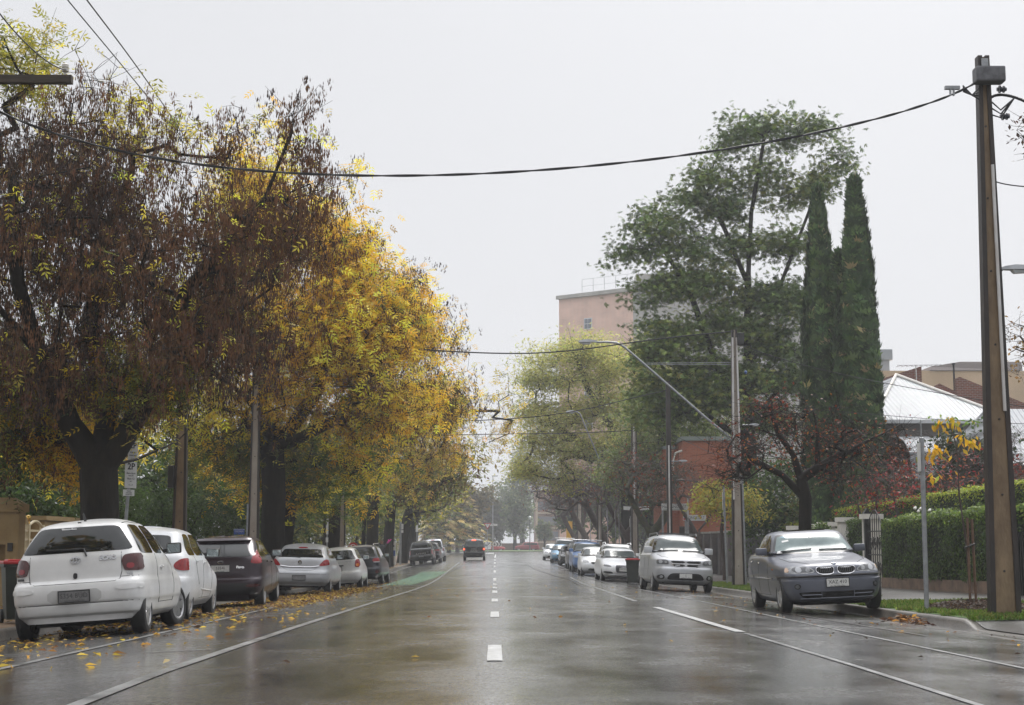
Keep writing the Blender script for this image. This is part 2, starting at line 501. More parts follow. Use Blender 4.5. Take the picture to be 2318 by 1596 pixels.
C_CLEAR = mat('clear_lamp_lens', (.36, .37, .38), .2, 0, coat=.25, col2=(.13, .135, .14), vscale=11)
C_BULB = mat('lamp_reflector', (.4, .41, .43), .35, 0, coat=.1)
C_SMOKE = mat('lamp_bezel', (.085, .088, .092), .3, 0, coat=.15)
C_PLATE = mat('number_plate_white', (.62, .62, .6), .35, var=.15, vscale=30)
C_PLATEG = mat('number_plate_grey', (.2, .2, .2), .4, col2=(.12, .12, .12), vscale=25)
C_INK = mat('plate_ink', (.01, .01, .015), .4)
C_MIRR = mat('mirror_glass', (.35, .4, .4), .06, .9)
C_LITRED = mat('lit_brake_lamp', (.8, .05, .02), .2, emit=(1, .07, .02), estr=3.0)

def chaikin(p, it, closed=True):
    p = [Vector(q) for q in p]
    for _ in range(it):
        q = []
        n = len(p)
        for i in range(n):
            a, b = p[i], p[(i + 1) % n]
            l_ = (b - a).length
            k = min(.25, .06 / l_) if l_ > 1e-6 else .25
            q += [a.lerp(b, k), a.lerp(b, 1 - k)]
        p = q
    return p

def inside(pt, poly):
    x, y = pt; c = False; n = len(poly); j = n - 1
    for i in range(n):
        xi, yi = poly[i][0], poly[i][1]; xj, yj = poly[j][0], poly[j][1]
        if (yi > y) != (yj > y) and x < (xj - xi) * (y - yi) / (yj - yi) + xi:
            c = not c
        j = i
    return c

class Body:
    def __init__(s, spec, na=110):
        s.sp = spec
        fz = sorted(spec['f'], key=lambda q: q[1]); rz = sorted(spec['r'], key=lambda q: q[1])
        s.xf = pchip([q[1] for q in fz], [q[0] for q in fz]); s.xr = pchip([q[1] for q in rz], [q[0] for q in rz])
        s.w = pchip([q[0] for q in spec['w']], [q[1] for q in spec['w']])
        s.nf = pchip([q[0] for q in spec['nf']], [q[1] for q in spec['nf']]); s.nr = pchip([q[0] for q in spec['nr']], [q[1] for q in spec['nr']])
        z0, z1 = fz[0][1], fz[-1][1]
        zs = set(np.round(np.arange(z0, z1, .035), 4)) | {z1}
        for pr, fn in ((fz, s.xf), (rz, s.xr)):
            zz = np.linspace(z0, z1, 800); xx = fn(zz)
            al = np.concatenate([[0], np.cumsum(np.hypot(np.diff(xx), np.diff(zz)))])
            zs |= set(np.round(np.interp(np.arange(0, al[-1], .07), al, zz), 4))
        zs = sorted(zs); out = [zs[0]]
        for z in zs[1:]:
            if z - out[-1] > .0035: out.append(z)
        out[-1] = z1
        s.zs = out
        th = np.linspace(0, PI, 500)
        vs = []
        for z in out:
            a0, b0, w0 = float(s.xf(z)), float(s.xr(z)), float(s.w(z))
            xm = (a0 + b0) / 2; a = max(.01, (a0 - b0) / 2)
            n1, n2 = float(s.nf(z)), float(s.nr(z))
            c = np.cos(th); sn = np.sin(th)
            n = np.where(c >= 0, n1, n2)
            x = xm + np.sign(c) * a * np.abs(c) ** (2 / n); y = w0 * np.abs(sn) ** (2 / n)
            al = np.concatenate([[0], np.cumsum(np.hypot(np.diff(x), np.diff(y)))])
            t = np.linspace(0, al[-1], na // 2 + 1)
            hx = np.interp(t, al, x); hy = np.interp(t, al, y)
            xx = np.concatenate([hx, hx[-2:0:-1]]); yy = np.concatenate([hy, -hy[-2:0:-1]])
            vs += [(p, q, z) for p, q in zip(xx, yy)]
        k = (na // 2) * 2; fs = []
        for i in range(len(out) - 1):
            for j in range(k):
                j2 = (j + 1) % k
                fs.append((i * k + j, i * k + j2, (i + 1) * k + j2, (i + 1) * k + j))
        fs.append(tuple(range(k - 1, -1, -1))); o = (len(out) - 1) * k
        fs.append(tuple(o + j for j in range(k)))
        s.verts, s.faces = vs, fs
        s.bvh = BVHTree.FromPolygons(vs, fs)
    def hit(s, view, u, v):
        if view == 'front': o, d = (10, u, v), (-1, 0, 0)
        elif view == 'rear': o, d = (-10, u, v), (1, 0, 0)
        elif view == 'left': o, d = (u, 10, v), (0, -1, 0)
        elif view == 'right': o, d = (u, -10, v), (0, 1, 0)
        else: o, d = (u, v, 10), (0, 0, -1)
        p, n, i, _ = s.bvh.ray_cast(Vector(o), Vector(d))
        if p is None: return None
        if n.dot(Vector(d)) > 0: n = -n
        return p, n
    def wrap(s, view, u, v, maxd=.26):
        """like hit, but an outline that runs past the corner is drawn back onto it"""
        if view not in ('front', 'rear'): return s.hit(view, u, v)
        ref = s.hit(view, u * .8, v)
        for _ in range(26):
            h = s.hit(view, u, v)
            if h and (ref is None or abs(h[0].x - ref[0].x) < maxd): return h
            u *= .988
        return None
    def mesh(s, name, pm, parent, wells=True):
        mb = MB(); mb.add(s.verts, s.faces)
        o = mb.build(name, [pm, C_DARK], parent, smooth=True, angle=38)
        if wells:
            cb = MB(); sp = s.sp
            for x in (sp['xfa'], sp['xra']):
                for sg in (-1, 1):
                    y1 = sg * 1.3; y0 = sg * (sp['W'] / 2 - .34)
                    rr = sp['wr'] + .08
                    M = Matrix.Translation((x, 0, sp['wr'] + .015)) @ Matrix.Rotation(R(90), 4, 'X')
                    pr = [(.001, -y0), (rr, -y0), (rr, -y1), (.001, -y1)]
                    cb.lathe(pr, 40, 1, M)
            co = cb.build('cutter', [pm, C_DARK])
            bm = bmesh.new(); bm.from_mesh(co.data); bmesh.ops.remove_doubles(bm, verts=bm.verts, dist=.003); bmesh.ops.recalc_face_normals(bm, faces=bm.faces[:])
            bm.to_mesh(co.data); bm.free()
            for p in co.data.polygons: p.material_index = 1
            md = o.modifiers.new('b', 'BOOLEAN'); md.object = co; md.operation = 'DIFFERENCE'; md.solver = 'EXACT'
            bpy.context.view_layer.update()
            me = bpy.data.meshes.new_from_object(o.evaluated_get(bpy.context.evaluated_depsgraph_get()))
            o.modifiers.clear(); old = o.data; o.data = me; me.name = name; bpy.data.meshes.remove(old)
            bpy.data.objects.remove(co)
            me.set_sharp_from_angle(angle=R(38))
        return o
    def decal(s, name, poly, view, m, parent, off=.004, res=.045, rnd=2, thick=.012, mirror=False):
        if mirror:
            poly = [(-p[0], p[1]) for p in poly] if view in ('front', 'rear') else poly
        poly = chaikin(poly, rnd) if rnd else [Vector(p) for p in poly]
        bd = []
        n = len(poly)
        for i in range(n):
            a, b = poly[i], poly[(i + 1) % n]
            k = max(1, int((b - a).length / res + .5))
            bd += [a.lerp(b, t / k) for t in range(k)]
        xs = [p.x for p in bd]; ys = [p.y for p in bd]
        pts = [Vector((p.x, p.y)) for p in bd]; nb = len(pts)
        x = min(xs) + res / 2
        while x < max(xs):
            y = min(ys) + res / 2
            while y < max(ys):
                if inside((x, y), pts[:nb]): pts.append(Vector((x, y)))
                y += res
            x += res
        r = delaunay_2d_cdt(pts, [(i, (i + 1) % nb) for i in range(nb)], [list(range(nb))], 1, 1e-5)
        vs2, fs2 = r[0], r[2]
        hs = [s.wrap(view, v.x, v.y) for v in vs2]
        fs = [f for f in fs2 if all(hs[i] is not None for i in f)]
        vs = []; used = {}; F = []
        for f in fs:
            g = []
            for i in f:
                if i not in used:
                    used[i] = len(vs); p, nn = hs[i]; vs.append(p + nn * off)
                g.append(used[i])
            F.append(tuple(g))
        ec = {}
        for f in F:
            for a, b in zip(f, f[1:] + f[:1]):
                ec.setdefault((min(a, b), max(a, b)), []).append((a, b))
        inv = {v: k for k, v in used.items()}; low = {}
        for e, l_ in ec.items():
            if len(l_) == 1:
                a, b = l_[0]
                for q in (a, b):
                    if q not in low:
                        p, nn = hs[inv[q]]; low[q] = len(vs); vs.append(p - nn * thick)
                F.append((b, a, low[a], low[b]))
        if not F: return None
        me = bpy.data.meshes.new(name); me.from_pydata([tuple(v) for v in vs], [], F)
        me.materials.append(m)
        me.polygons.foreach_set('use_smooth', [True] * len(F)); me.set_sharp_from_angle(angle=R(35))
        return link(name, me, parent)
    def rib(s, name, pts, view, m, parent, r=.006, off=.0, step=.06, n=6):
        """thin bar lying along the body"""
        mb = MB()
        for line in (pts if isinstance(pts[0][0], (tuple, list)) else [pts]):
            l3 = []
            for a, b in zip(line[:-1], line[1:]):
                a = Vector(a); b = Vector(b); k = max(1, int((b - a).length / step))
                for t in range(k + 1):
                    q = a.lerp(b, t / k); h = s.hit(view, q.x, q.y)
                    if h and (not l3 or (h[0] + h[1] * off - l3[-1]).length > .004): l3.append(h[0] + h[1] * off)
            if len(l3) > 1: mb.tube(l3, r, n)
        if mb.v: return mb.build(name, m, parent, smooth=True)

WHEELS = {}
def wheel_mesh(r, wd, style, m):
    key = (r, wd, style, m.name)
    if key in WHEELS: return WHEELS[key]
    t = MB(); ri = r * .68; h = wd / 2
    t.lathe([(ri, -h * .85), (ri + .02, -h * .98), (r - .05, -h), (r - .012, -h * .86), (r, -h * .6), (r, h * .6), (r - .012, h * .86), (r - .05, h), (ri + .02, h * .98), (ri, h * .85)], 36, closed=True)
    to = t.build('wheel', C_TYRE, None, smooth=True)
    q = MB()
    q.lathe([(ri + .004, h * .9), (ri - .012, h * .93), (ri - .03, h * .8), (ri - .035, -h * .6)], 36, 0)       # barrel and lip
    q.lathe([(.001, h * .45), (ri - .03, h * .35)], 30, 1)                                                     # brake shadow disc
    q.lathe([(.001, h * .86), (.045, h * .86), (.06, h * .75), (.062, h * .3)], 20, 0)
    ns = {'five': 5, 'seven': 7, 'ten': 10, 'cover': 5}[style]
    for k in range(ns):
        a = 2 * PI * k / ns; M = Matrix.Rotation(a, 4, 'Z')
        b0, b1 = {'five': (.05, .055), 'seven': (.03, .034), 'ten': (.02, .016), 'cover': (.038, .058)}[style]
        vs = [(.03, -b0, h * .82), (ri - .015, -b1, h * .86), (ri - .015, b1, h * .86), (.03, b0, h * .82),
              (.03, -b0 * 1.3, h * .4), (ri - .015, -b1 * 1.3, h * .4), (ri - .015, b1 * 1.3, h * .4), (.03, b0 * 1.3, h * .4)]
        q.add([M @ Vector(v) for v in vs], [(0, 1, 2, 3), (0, 4, 5, 1), (1, 5, 6, 2), (2, 6, 7, 3), (3, 7, 4, 0)], 0)
    ro = q.build('rim', [m, C_DARK], None, smooth=True, angle=30)
    md = (to.data, ro.data)
    bpy.data.objects.remove(to); bpy.data.objects.remove(ro)
    WHEELS[key] = md
    return md

def spec_hatch(L, W, H, hood=.98, zh=.70, cowl=.98, wsl=.75, belt=.95, tail=.12, wb=2.5, fo=.80, wr=.30, zb=.2, rear_h=.62, rump=0.0, roofdrop=.05, nose=.0):
    x0 = L / 2
    f = [(x0 - .2, zb), (x0 - .07, zb + .09), (x0, .44), (x0 - .01, .55), (x0 - .05, zh - .06), (x0 - .13 - nose, zh), (x0 - .4 - nose, zh + (cowl - zh) * .36), (x0 - hood * .75, zh + (cowl - zh) * .75), (x0 - hood, cowl),
         (x0 - hood - wsl, H - .115), (x0 - hood - wsl - .12, H - .075), (x0 - hood - wsl - .45, H - .022), (x0 - hood - wsl - .85, H)]
    xt = x0 - hood - wsl - .85
    r = [(-x0 + .16, zb + .02), (-x0 + .04, zb + .12), (-x0, .45), (-x0, rear_h - .08), (-x0 + .03, rear_h), (-x0 + .07, rear_h + .03), (-x0 + .09 + rump, belt), (-x0 + .12 + rump, belt + .05),
         (-x0 + .12 + rump + tail * 2.2, H - .16), (-x0 + .14 + rump + tail * 2.6, H - .09), (-x0 + .5 + rump + tail * 2, H - roofdrop), (min(xt, -x0 + 1.3), H - .014), (xt, H)]
    r = [r[0]] + [q for p_, q in zip(r, r[1:]) if q[1] > p_[1] + .0005]
    h = W / 2
    w = [(zb, h - .13), (zb + .12, h - .03), (.45, h - .005), (.6, h), (.75, h - .01), (belt - .05, h - .035), (belt + .02, h - .07), (H - .35, h - .15), (H - .14, h - .235), (H - .09, h - .28), (H - .05, h - .38), (H - .02, h - .55), (H, .04)]
    return dict(L=L, W=W, H=H, f=f, r=r, w=w, nf=[(zb, 5), (.5, 5.6), (zh - .03, 4.6), (zh + .08, 3.4), (cowl - .02, 3.0), (cowl + .05, 4.4), (H - .1, 4.4), (H, 3.4)],
                nr=[(zb, 7), (.6, 8), (belt, 7), (H - .1, 5.6), (H, 3.5)], xfa=x0 - fo, xra=x0 - fo - wb, wr=wr, cowl=cowl, belt=belt, wst=H - .115, zb=zb)

def build_car(name, label, cat, spec, pm, X, Y, front, yaw=0.0, na=110, wheel='seven', wm=None, group=None, fwd_ref=True, dark=False, det=2, rearglass=None, mirrors=True, plate=None, plate_z=None, glassF=None, steer=0.0, dpil=(0.30, .22), rpil=(.3, .3), pil=(0.1, -.95), glass=True):
    """front=True: the car faces the viewer. X, Y: centre of the face turned to the viewer. Returns (root, Body)."""
    hd = (-PI / 2 if front else PI / 2) + yaw
    fw = Vector((math.cos(hd), math.sin(hd), 0)); lf = Vector((-fw.y, fw.x, 0))
    c = Vector((X, Y, 0)) + (-fw if front else fw) * (spec['L'] / 2)
    def rz_(p): return gz(p.x, p.y)
    tr = spec['W'] / 2 - .1
    pts = {(i, j): c + fw * xa + lf * (sj * tr) for i, xa in enumerate((spec['xfa'], spec['xra'])) for j, sj in enumerate((1, -1))}
    zz = {k: rz_(p) for k, p in pts.items()}
    zf = (zz[0, 0] + zz[0, 1]) / 2; zr = (zz[1, 0] + zz[1, 1]) / 2
    pitch = (zf - zr) / (spec['xfa'] - spec['xra']); roll = ((zz[0, 0] + zz[1, 0]) - (zz[0, 1] + zz[1, 1])) / 2 / (2 * tr)
    fx = (fw + Vector((0, 0, pitch))).normalized(); lx = (lf + Vector((0, 0, roll))); up = fx.cross(lx).normalized(); lx = up.cross(fx)
    z0 = (zf * -spec['xra'] + zr * spec['xfa']) / (spec['xfa'] - spec['xra'])
    root = thing(name, label, cat, group=group)
    M = Matrix((fx, lx, up)).transposed().to_4x4(); M.translation = (c.x, c.y, z0)
    root.matrix_world = M
    B = Body(spec, na)
    B.mesh('body', pm, root)
    W = spec['W']; H = spec['H']
    # wheels
    wm = wm or C_ALLOY
    tm, rm = wheel_mesh(spec['wr'], .2, wheel, wm)
    for xa, st in ((spec['xfa'], steer), (spec['xra'], 0)):
        for sg in (1, -1):
            wo = link('wheel', tm, root)
            wo.location = (xa, sg * (W / 2 - .122), spec['wr'] - .004)
            wo.rotation_euler = Euler((R(-90) * sg, 0, 0)) if not st else (Matrix.Rotation(st, 3, 'Z') @ Euler((R(-90) * sg, 0, 0)).to_matrix()).to_euler()
            link('rim', rm, wo)
    ub = MB(); ub.bbox(((spec['xfa'] + spec['xra']) / 2, 0, spec['zb'] + .03), (spec['L'] - .75, W - .55, .16), .03)
    for xa in (spec['xfa'], spec['xra']): ub.tube([(xa, -W / 2 + .2, spec['wr'] * .9), (xa, W / 2 - .2, spec['wr'] * .9)], .04)
    ub.build('chassis', C_DARK, root)
    if glass:
        auto_glass(B, root, spec, glassF, rearglass, dpil, rpil, pil, front, det)
    if mirrors:
        xm = float(B.xf(spec['cowl'] + .07)) - .42; zm = spec['cowl'] + .075
        mz = spec.get('mir', (.1, .2, .135))
        for sg in (1, -1):
            hm_ = B.hit('left' if sg > 0 else 'right', xm, zm - .06); ww = abs(hm_[0].y) if hm_ else float(B.w(zm))
            mb = MB(); mb.bbox((xm, sg * (ww + mz[1] / 2 + .03), zm), (mz[0], mz[1], mz[2]), .03)
            mo = mb.build('door_mirror', spec.get('mirmat', pm), root, smooth=True)
            ab = MB(); ab.box((xm + .01, sg * (ww + .01), zm - .03), (.06, .14, .045)); ab.build('mirror_arm', C_BLACK, mo)
            gb = MB(); gb.bbox((xm - mz[0] / 2 - .002, sg * (ww + mz[1] / 2 + .03), zm), (.006, mz[1] - .03, mz[2] - .03), .002); gb.build('mirror_glass', C_MIRR, mo)
    return root, B

def auto_glass(B, root, spec, gF, gR, dp, rp, pil, front, det):
    cz = spec['cowl']; ht = spec['wst']; belt = spec['belt']
    if front or det > 2:
        z1, z2 = cz + .012, ht - .005
        def trap(a, q1, q2):
            zs = np.linspace(z1 + a, z2 - a, 5)
            rt = [(float(B.w(z)) * (q1 + (q2 - q1) * (z - z1) / (z2 - z1)) - a, z) for z in zs]
            return rt + [(-y, z) for y, z in rt[::-1]]
        ws = B.decal('windscreen', trap(0, .93, .90), 'front', C_BLACK, root, off=.004, rnd=2)
        B.decal('glass', trap(.035, .93, .90), 'front', gF or C_GLASSM, ws, off=.008, rnd=2)
        ws_z = z1 + .03
        yw = float(B.w(z1)) * .8
        B.rib('wiper', [[(yw * .1, z1 + .045), (yw * .9, z1 + .04)], [(-yw * .95, z1 + .035), (-yw * .1, z1 + .06)]], 'front', C_BLACK, root, r=.011, off=.02)
    # side glazing: front edge follows the windscreen pillar, rear edge the tail
    za, zb_ = belt + .035, ht - .01
    zs = np.linspace(za, zb_, 6)
    fr = [(float(B.xf(max(z, cz + .02))) - dp[0] - (dp[1] - dp[0]) * (z - za) / (zb_ - za), z) for z in zs]
    rr = [(float(B.xr(z)) + rp[0] + (rp[1] - rp[0]) * (z - za) / (zb_ - za), z) for z in zs]
    out = fr + rr[::-1]
    def clip(poly, xc, keep):
        res = []
        for a, b in zip(poly, poly[1:] + poly[:1]):
            ia, ib = (a[0] - xc) * keep >= 0, (b[0] - xc) * keep >= 0
            if ia: res.append(a)
            if ia != ib:
                t = (xc - a[0]) / (b[0] - a[0]); res.append((xc, a[1] + t * (b[1] - a[1])))
        return res
    cuts = sorted([max(q[0] for q in out) + .1] + list(pil) + [min(q[0] for q in out) - .1], reverse=True)
    for side in ('left', 'right'):
        for a, b in zip(cuts[:-1], cuts[1:]):
            p_ = clip(clip(out, a - .025, -1), b + .025, 1)
            if len(p_) >= 3 and max(q[0] for q in p_) - min(q[0] for q in p_) > .12:
                B.decal('side_window', p_, side, C_GLASS, root, off=.004, rnd=2, res=.06)
    if not front or det > 2:
        rg = spec.get('rg')
        if rg: z1, z2, q1, q2 = rg
        else: z1, z2, q1, q2 = belt + .05, spec['H'] - .17, .86, .84
        zs = np.linspace(z1, z2, 5)
        rt = [(float(B.w(z)) * (q1 + (q2 - q1) * (z - z1) / (z2 - z1)), z) for z in zs]
        B.decal('rear_window', rt + [(-y, z) for y, z in rt[::-1]], 'rear', gR or C_GLASS, root, off=.005, rnd=2)

def mir(B, name, poly, view, m, root, **kw):
    """the same outline on both sides of the car"""
    a = B.decal(name, poly, view, m, root, **kw); b = B.decal(name, [(-p[0], p[1]) for p in poly], view, m, root, **kw)
    return a, b

def circ(cx, cz, r, n=18, sx=1.0):
    return [(cx + r * sx * math.cos(2 * PI * k / n), cz + r * math.sin(2 * PI * k / n)) for k in range(n)]

def rect(y0, y1, z0, z1):
    return [(y0, z0), (y1, z0), (y1, z1), (y0, z1)]

def plate_on(B, root, view, z, txt='', sub='', w=.372, h=.134, y=0.0, m=None, ink=None, off=.02):
    p, n = B.hit(view, y, z)
    sg = 1 if view == 'front' else -1
    x = p.x + sg * off
    mb = MB(); mb.bbox((x, y, z), (.012, w, h), .003); o = mb.build('number_plate', m or C_PLATE, root)
    fb = MB()
    for dy, dz, a, b in ((0, h / 2 + .004, w + .02, .012), (0, -h / 2 - .004, w + .02, .012), (w / 2 + .004, 0, .012, h), (-w / 2 - .004, 0, .012, h)):
        fb.box((x + sg * .001, y + dy, z + dz), (.016, a, b))
    fb.build('plate_frame', C_BLACK, o)
    # lettering frame: text x runs to the viewer's right
    def put(s_, size, dz, dx=0):
        Mt = Matrix.Translation((x + sg * .0075, y + dx, z + dz)) @ (Matrix.Rotation(R(90), 4, 'Z') if sg > 0 else Matrix.Rotation(R(-90), 4, 'Z')) @ Matrix.Rotation(R(90), 4, 'X')
        text(s_, size, ink or C_INK, o, Mt)
    if txt: put(txt, h * .60, .008)
    if sub: put(sub, h * .2, -h * .4)
    return o

def body_text(B, root, view, s_, size, y, z, m, name='lettering', off=.006):
    p, n = B.hit(view, y, z); sg = 1 if view == 'front' else -1
    up = Vector((0, 0, 1)); right = up.cross(n).normalized(); up = n.cross(right)
    Mt = Matrix((right, up, n)).transposed().to_4x4(); Mt.translation = p + n * off
    return text(s_, size, m, root, Mt, name=name, depth=.004, bold=.004)

def ring_badge(B, root, view, y, z, rings, m=C_CHROME, r=.006, name='badge'):
    p, n = B.hit(view, y, z)
    up = Vector((0, 0, 1)); right = up.cross(n).normalized(); up = n.cross(right)
    mb = MB()
    for cx, cz, a, b in rings:
        mb.tube([p + n * .008 + right * (cx + a * math.cos(t)) + up * (cz + b * math.sin(t)) for t in np.linspace(0, 2 * PI, 25)], r, 6, cap=False)
    return mb.build(name, m, root, smooth=True)

def seams(B, root, lines, view, r=.0045):
    return B.rib('panel_gap', lines, view, C_DARK, root, r=r, off=-.001, n=5)
# ------------------------------------------------------------------ the cars, left kerb first
LG = 'cars parked along the left kerb'; RG = 'cars parked along the right kerb'
WHITE = paint('white', (.66, .66, .65)); WHITE2 = paint('clean_white', (.74, .75, .76)); SILVER = paint('silver', (.46, .47, .49), .3, .38)
AUB = paint('aubergine', (.022, .010, .018), .3, .3); NAVY = paint('dark_navy', (.012, .014, .022), .3, .28); BLK = paint('black', (.008, .008, .009), .2, .25)
BGREY = paint('blue_grey', (.098, .106, .132), .3, .38); BLUE = paint('mid_blue', (.12, .22, .45), .35, .3); LBLUE = paint('pale_blue', (.14, .30, .46), .35, .3)
PURP = paint('dark_plum', (.03, .022, .04), .3, .3); MAROON = paint('maroon', (.22, .012, .02), .2, .35); SILV2 = paint('pale_silver', (.62, .64, .68), .5, .33)
RED_T = C_RED

# 1. nearest: small white three-door hatchback, seen from behind
sp = spec_hatch(3.64, 1.66, 1.51, hood=.80, zh=.74, cowl=1.0, wsl=.72, belt=.97, tail=.13, wb=2.37, fo=.74, wr=.285, zb=.2, rear_h=.64)
x0 = -1.82
sp['r'] = [(x0 + .10, .27), (x0 + .03, .30), (x0 + .01, .41), (x0 + .015, .425), (x0, .44), (x0 - .01, .55), (x0 + .005, .66), (x0 + .04, .70), (x0 + .075, .72), (x0 + .085, .84), (x0 + .10, .97), (x0 + .135, 1.06),
           (x0 + .27, 1.26), (x0 + .38, 1.385), (x0 + .42, 1.41), (x0 + .62, 1.45), (x0 + 1.1, 1.49), (-.35, 1.51)]
sp['w'] = [(.2, .70), (.28, .79), (.41, .818), (.44, .83), (.55, .835), (.66, .83), (.71, .82), (.84, .815), (.97, .79), (1.06, .745), (1.2, .675), (1.36, .575), (1.41, .535), (1.45, .45), (1.48, .35), (1.5, .22), (1.51, .04)]
sp['nr'] = [(.2, 7.5), (.6, 8.5), (.8, 7.5), (1.0, 7), (1.4, 6), (1.51, 3.5)]
sp['rg'] = (1.055, 1.375, .92, .85)
sp['mirmat'] = C_BLACK; sp['mir'] = (.1, .2, .15)
r_, B = build_car('parked_car', 'small white three-door hatchback with dark red tail lamps, nearest the left kerb', 'car', sp, WHITE, -5.17, 18.9, False, R(2.5), na=150, wheel='cover', group=LG, rpil=(.30, .22), pil=(.06, -.62), dpil=(.3, .2), steer=-R(15))
mir(B, 'tail_light', [(.82, 1.0), (.63, 1.0), (.575, .97), (.565, .90), (.59, .82), (.61, .79), (.82, .79)], 'rear', C_REDD, r_, off=.014, rnd=2)
mir(B, 'reverse_lamp', [(.70, .885), (.62, .885), (.625, .82), (.70, .82)], 'rear', mat('tail_lamp_bright_lens', (.24, .010, .016), .15, coat=.3), r_, off=.018, rnd=1)
mir(B, 'bumper_strip', [(.82, .63), (.50, .63), (.50, .565), (.82, .565)], 'rear', WHITE, r_, off=.012, rnd=2)
rec = B.decal('plate_recess', [(.33, .60), (-.33, .60), (-.33, .44), (.33, .44)], 'rear', mat('white_recess', (.5, .5, .49), .5), r_, off=.003, rnd=1)
plate_on(B, r_, 'rear', .515, 'S354 BUD', 'SOUTH AUSTRALIA', m=C_PLATEG, ink=mat('faded_plate_ink', (.06, .06, .06), .5))
seams(B, r_, [[(.56, 1.03), (.57, .79), (.55, .70), (.49, .675), (-.49, .675), (-.55, .70), (-.57, .79), (-.56, 1.03)], [(.82, .725), (.56, .725)], [(-.82, .725), (-.56, .725)], [(.82, .425), (-.82, .425)]], 'rear')
seams(B, r_, [[(.50, 1.0), (.52, .6), (.45, .36)], [(-.62, 1.0), (-.66, .7), (-.62, .36)], [(.45, .37), (-.62, .37)]], 'right')
seams(B, r_, [[(.50, 1.0), (.52, .6), (.45, .36)], [(-.62, 1.0), (-.66, .7), (-.62, .36)]], 'left')
ring_badge(B, r_, 'rear', 0, .955, [(0, 0, .062, .042), (0, .008, .022, .034), (0, .02, .045, .014)], r=.0065)
body_text(B, r_, 'rear', 'ECHO', .075, -.40, .965, C_CHROME, 'model_badge')
body_text(B, r_, 'rear', 'VVTi', .035, -.66, .755, C_ALLOY, 'model_badge')
body_text(B, r_, 'rear', 'TOYOTA', .03, .68, .755, C_BLACK, 'model_badge')
B.decal('boot_lock', [(.025, .80), (-.025, .80), (-.025, .73), (.025, .73)], 'rear', C_BLACK, r_, off=.012, rnd=1)
B.rib('rear_wiper', [(-.14, 1.0), (-.10, 1.085), (.36, 1.09)], 'rear', C_BLACK, r_, r=.012, off=.016)
body_text(B, r_, 'rear', 'Thomas Bros', .034, .12, 1.352, mat('sticker_grey', (.4, .4, .4), .5), 'sticker')
mb = MB(); mb.tube([(-1.1, 0, 1.47), (-1.2, 0, 1.56)], [.02, .008], 8); mb.build('aerial', C_BLACK, r_)
mb = MB(); mb.bbox((-1.43, 0, 1.435), (.04, .04, .015), .004); mb.build('washer_jet', C_BLACK, r_)
B.rib('door_handle', [(-.40, .83), (-.28, .83)], 'right', WHITE, r_, r=.018, off=.016)
B.rib('roof_channel', [[(-1.3, .50), (-.6, .52), (.0, .50)], [(-1.3, -.50), (-.6, -.52), (.0, -.50)]], 'top', C_DARK, r_, r=.008, off=-.003)

# 2. white five-door hatchback with rising window line
sp = spec_hatch(3.89, 1.695, 1.475, hood=.95, zh=.72, cowl=.99, wsl=.8, belt=.98, tail=.13, wb=2.49, fo=.76, wr=.30, rear_h=.66)
sp['mirmat'] = C_BLACK; sp['mir'] = (.12, .22, .15)
sp['rg'] = (1.03, 1.32, .78, .76)
r_, B = build_car('parked_car', 'curvy white five-door hatchback second from the front of the left kerb row', 'car', sp, WHITE2, -5.66, 23.7, False, R(2), na=120, wheel='ten', group=LG, pil=(.08, -.78), rpil=(.42, .3), dpil=(.36, .22))
mir(B, 'tail_light', [(.83, .96), (.72, .97), (.60, .88), (.62, .80), (.74, .77), (.83, .79)], 'rear', C_RED, r_, off=.014, rnd=2)
plate_on(B, r_, 'rear', .74, '', '', m=C_PLATEG)
seams(B, r_, [[(.62, 1.0), (.66, .7), (.58, .33)], [(-.28, 1.0), (-.26, .6), (-.28, .33)], [(-1.0, 1.0), (-.9, .75), (-.72, .55)], [(.58, .33), (-.55, .33)]], 'right')
B.rib('door_handle', [[(-.18, .90), (-.06, .90)], [(-1.0, .92), (-.88, .92)]], 'right', WHITE2, r_, r=.018, off=.016)
B.rib('sill_crease', [(.7, .42), (-.5, .47)], 'right', WHITE2, r_, r=.012, off=.0)
mir(B, 'bumper_reflector', rect(.55, .75, .42, .46), 'rear', C_RED, r_, off=.008, rnd=1)

# 3. aubergine hatchback
sp = spec_hatch(3.95, 1.72, 1.48, hood=.95, zh=.74, cowl=1.0, wsl=.85, belt=1.0, tail=.17, wb=2.49, fo=.82, wr=.30, rear_h=.6, rump=.02)
sp['mir'] = (.12, .21, .15); sp['rg'] = (1.05, 1.31, .80, .74)
r_, B = build_car('parked_car', 'dark aubergine hatchback with high pointed red tail lamps and leaves on its roof', 'car', sp, AUB, -5.55, 30.8, False, R(2), na=120, wheel='seven', group=LG, pil=(.1, -.75), rpil=(.4, .3))
mir(B, 'tail_light', [(.70, 1.20), (.665, 1.13), (.60, .95), (.62, .91), (.79, .90), (.84, .98), (.80, 1.05)], 'rear', C_RED, r_, off=.014, rnd=1)
mir(B, 'bumper_reflector', rect(.52, .78, .44, .50), 'rear', C_REDD, r_, off=.01, rnd=1)
plate_on(B, r_, 'rear', .82, 'S354I', 'South Australia')
ring_badge(B, r_, 'rear', 0, .945, [(0, 0, .055, .024)], r=.006)
body_text(B, r_, 'rear', 'Fiesta', .07, -.40, .84, C_CHROME, 'model_badge')
B.decal('rear_bumper_trim', [(.72, .42), (.55, .52), (-.55, .52), (-.72, .42), (-.7, .30), (.7, .30)], 'rear', C_BLACK, r_, off=.006)
B.decal('roof_spoiler', [(.52, 1.385), (-.52, 1.385), (-.55, 1.345), (.55, 1.345)], 'rear', AUB, r_, off=.05, thick=.06, rnd=1)
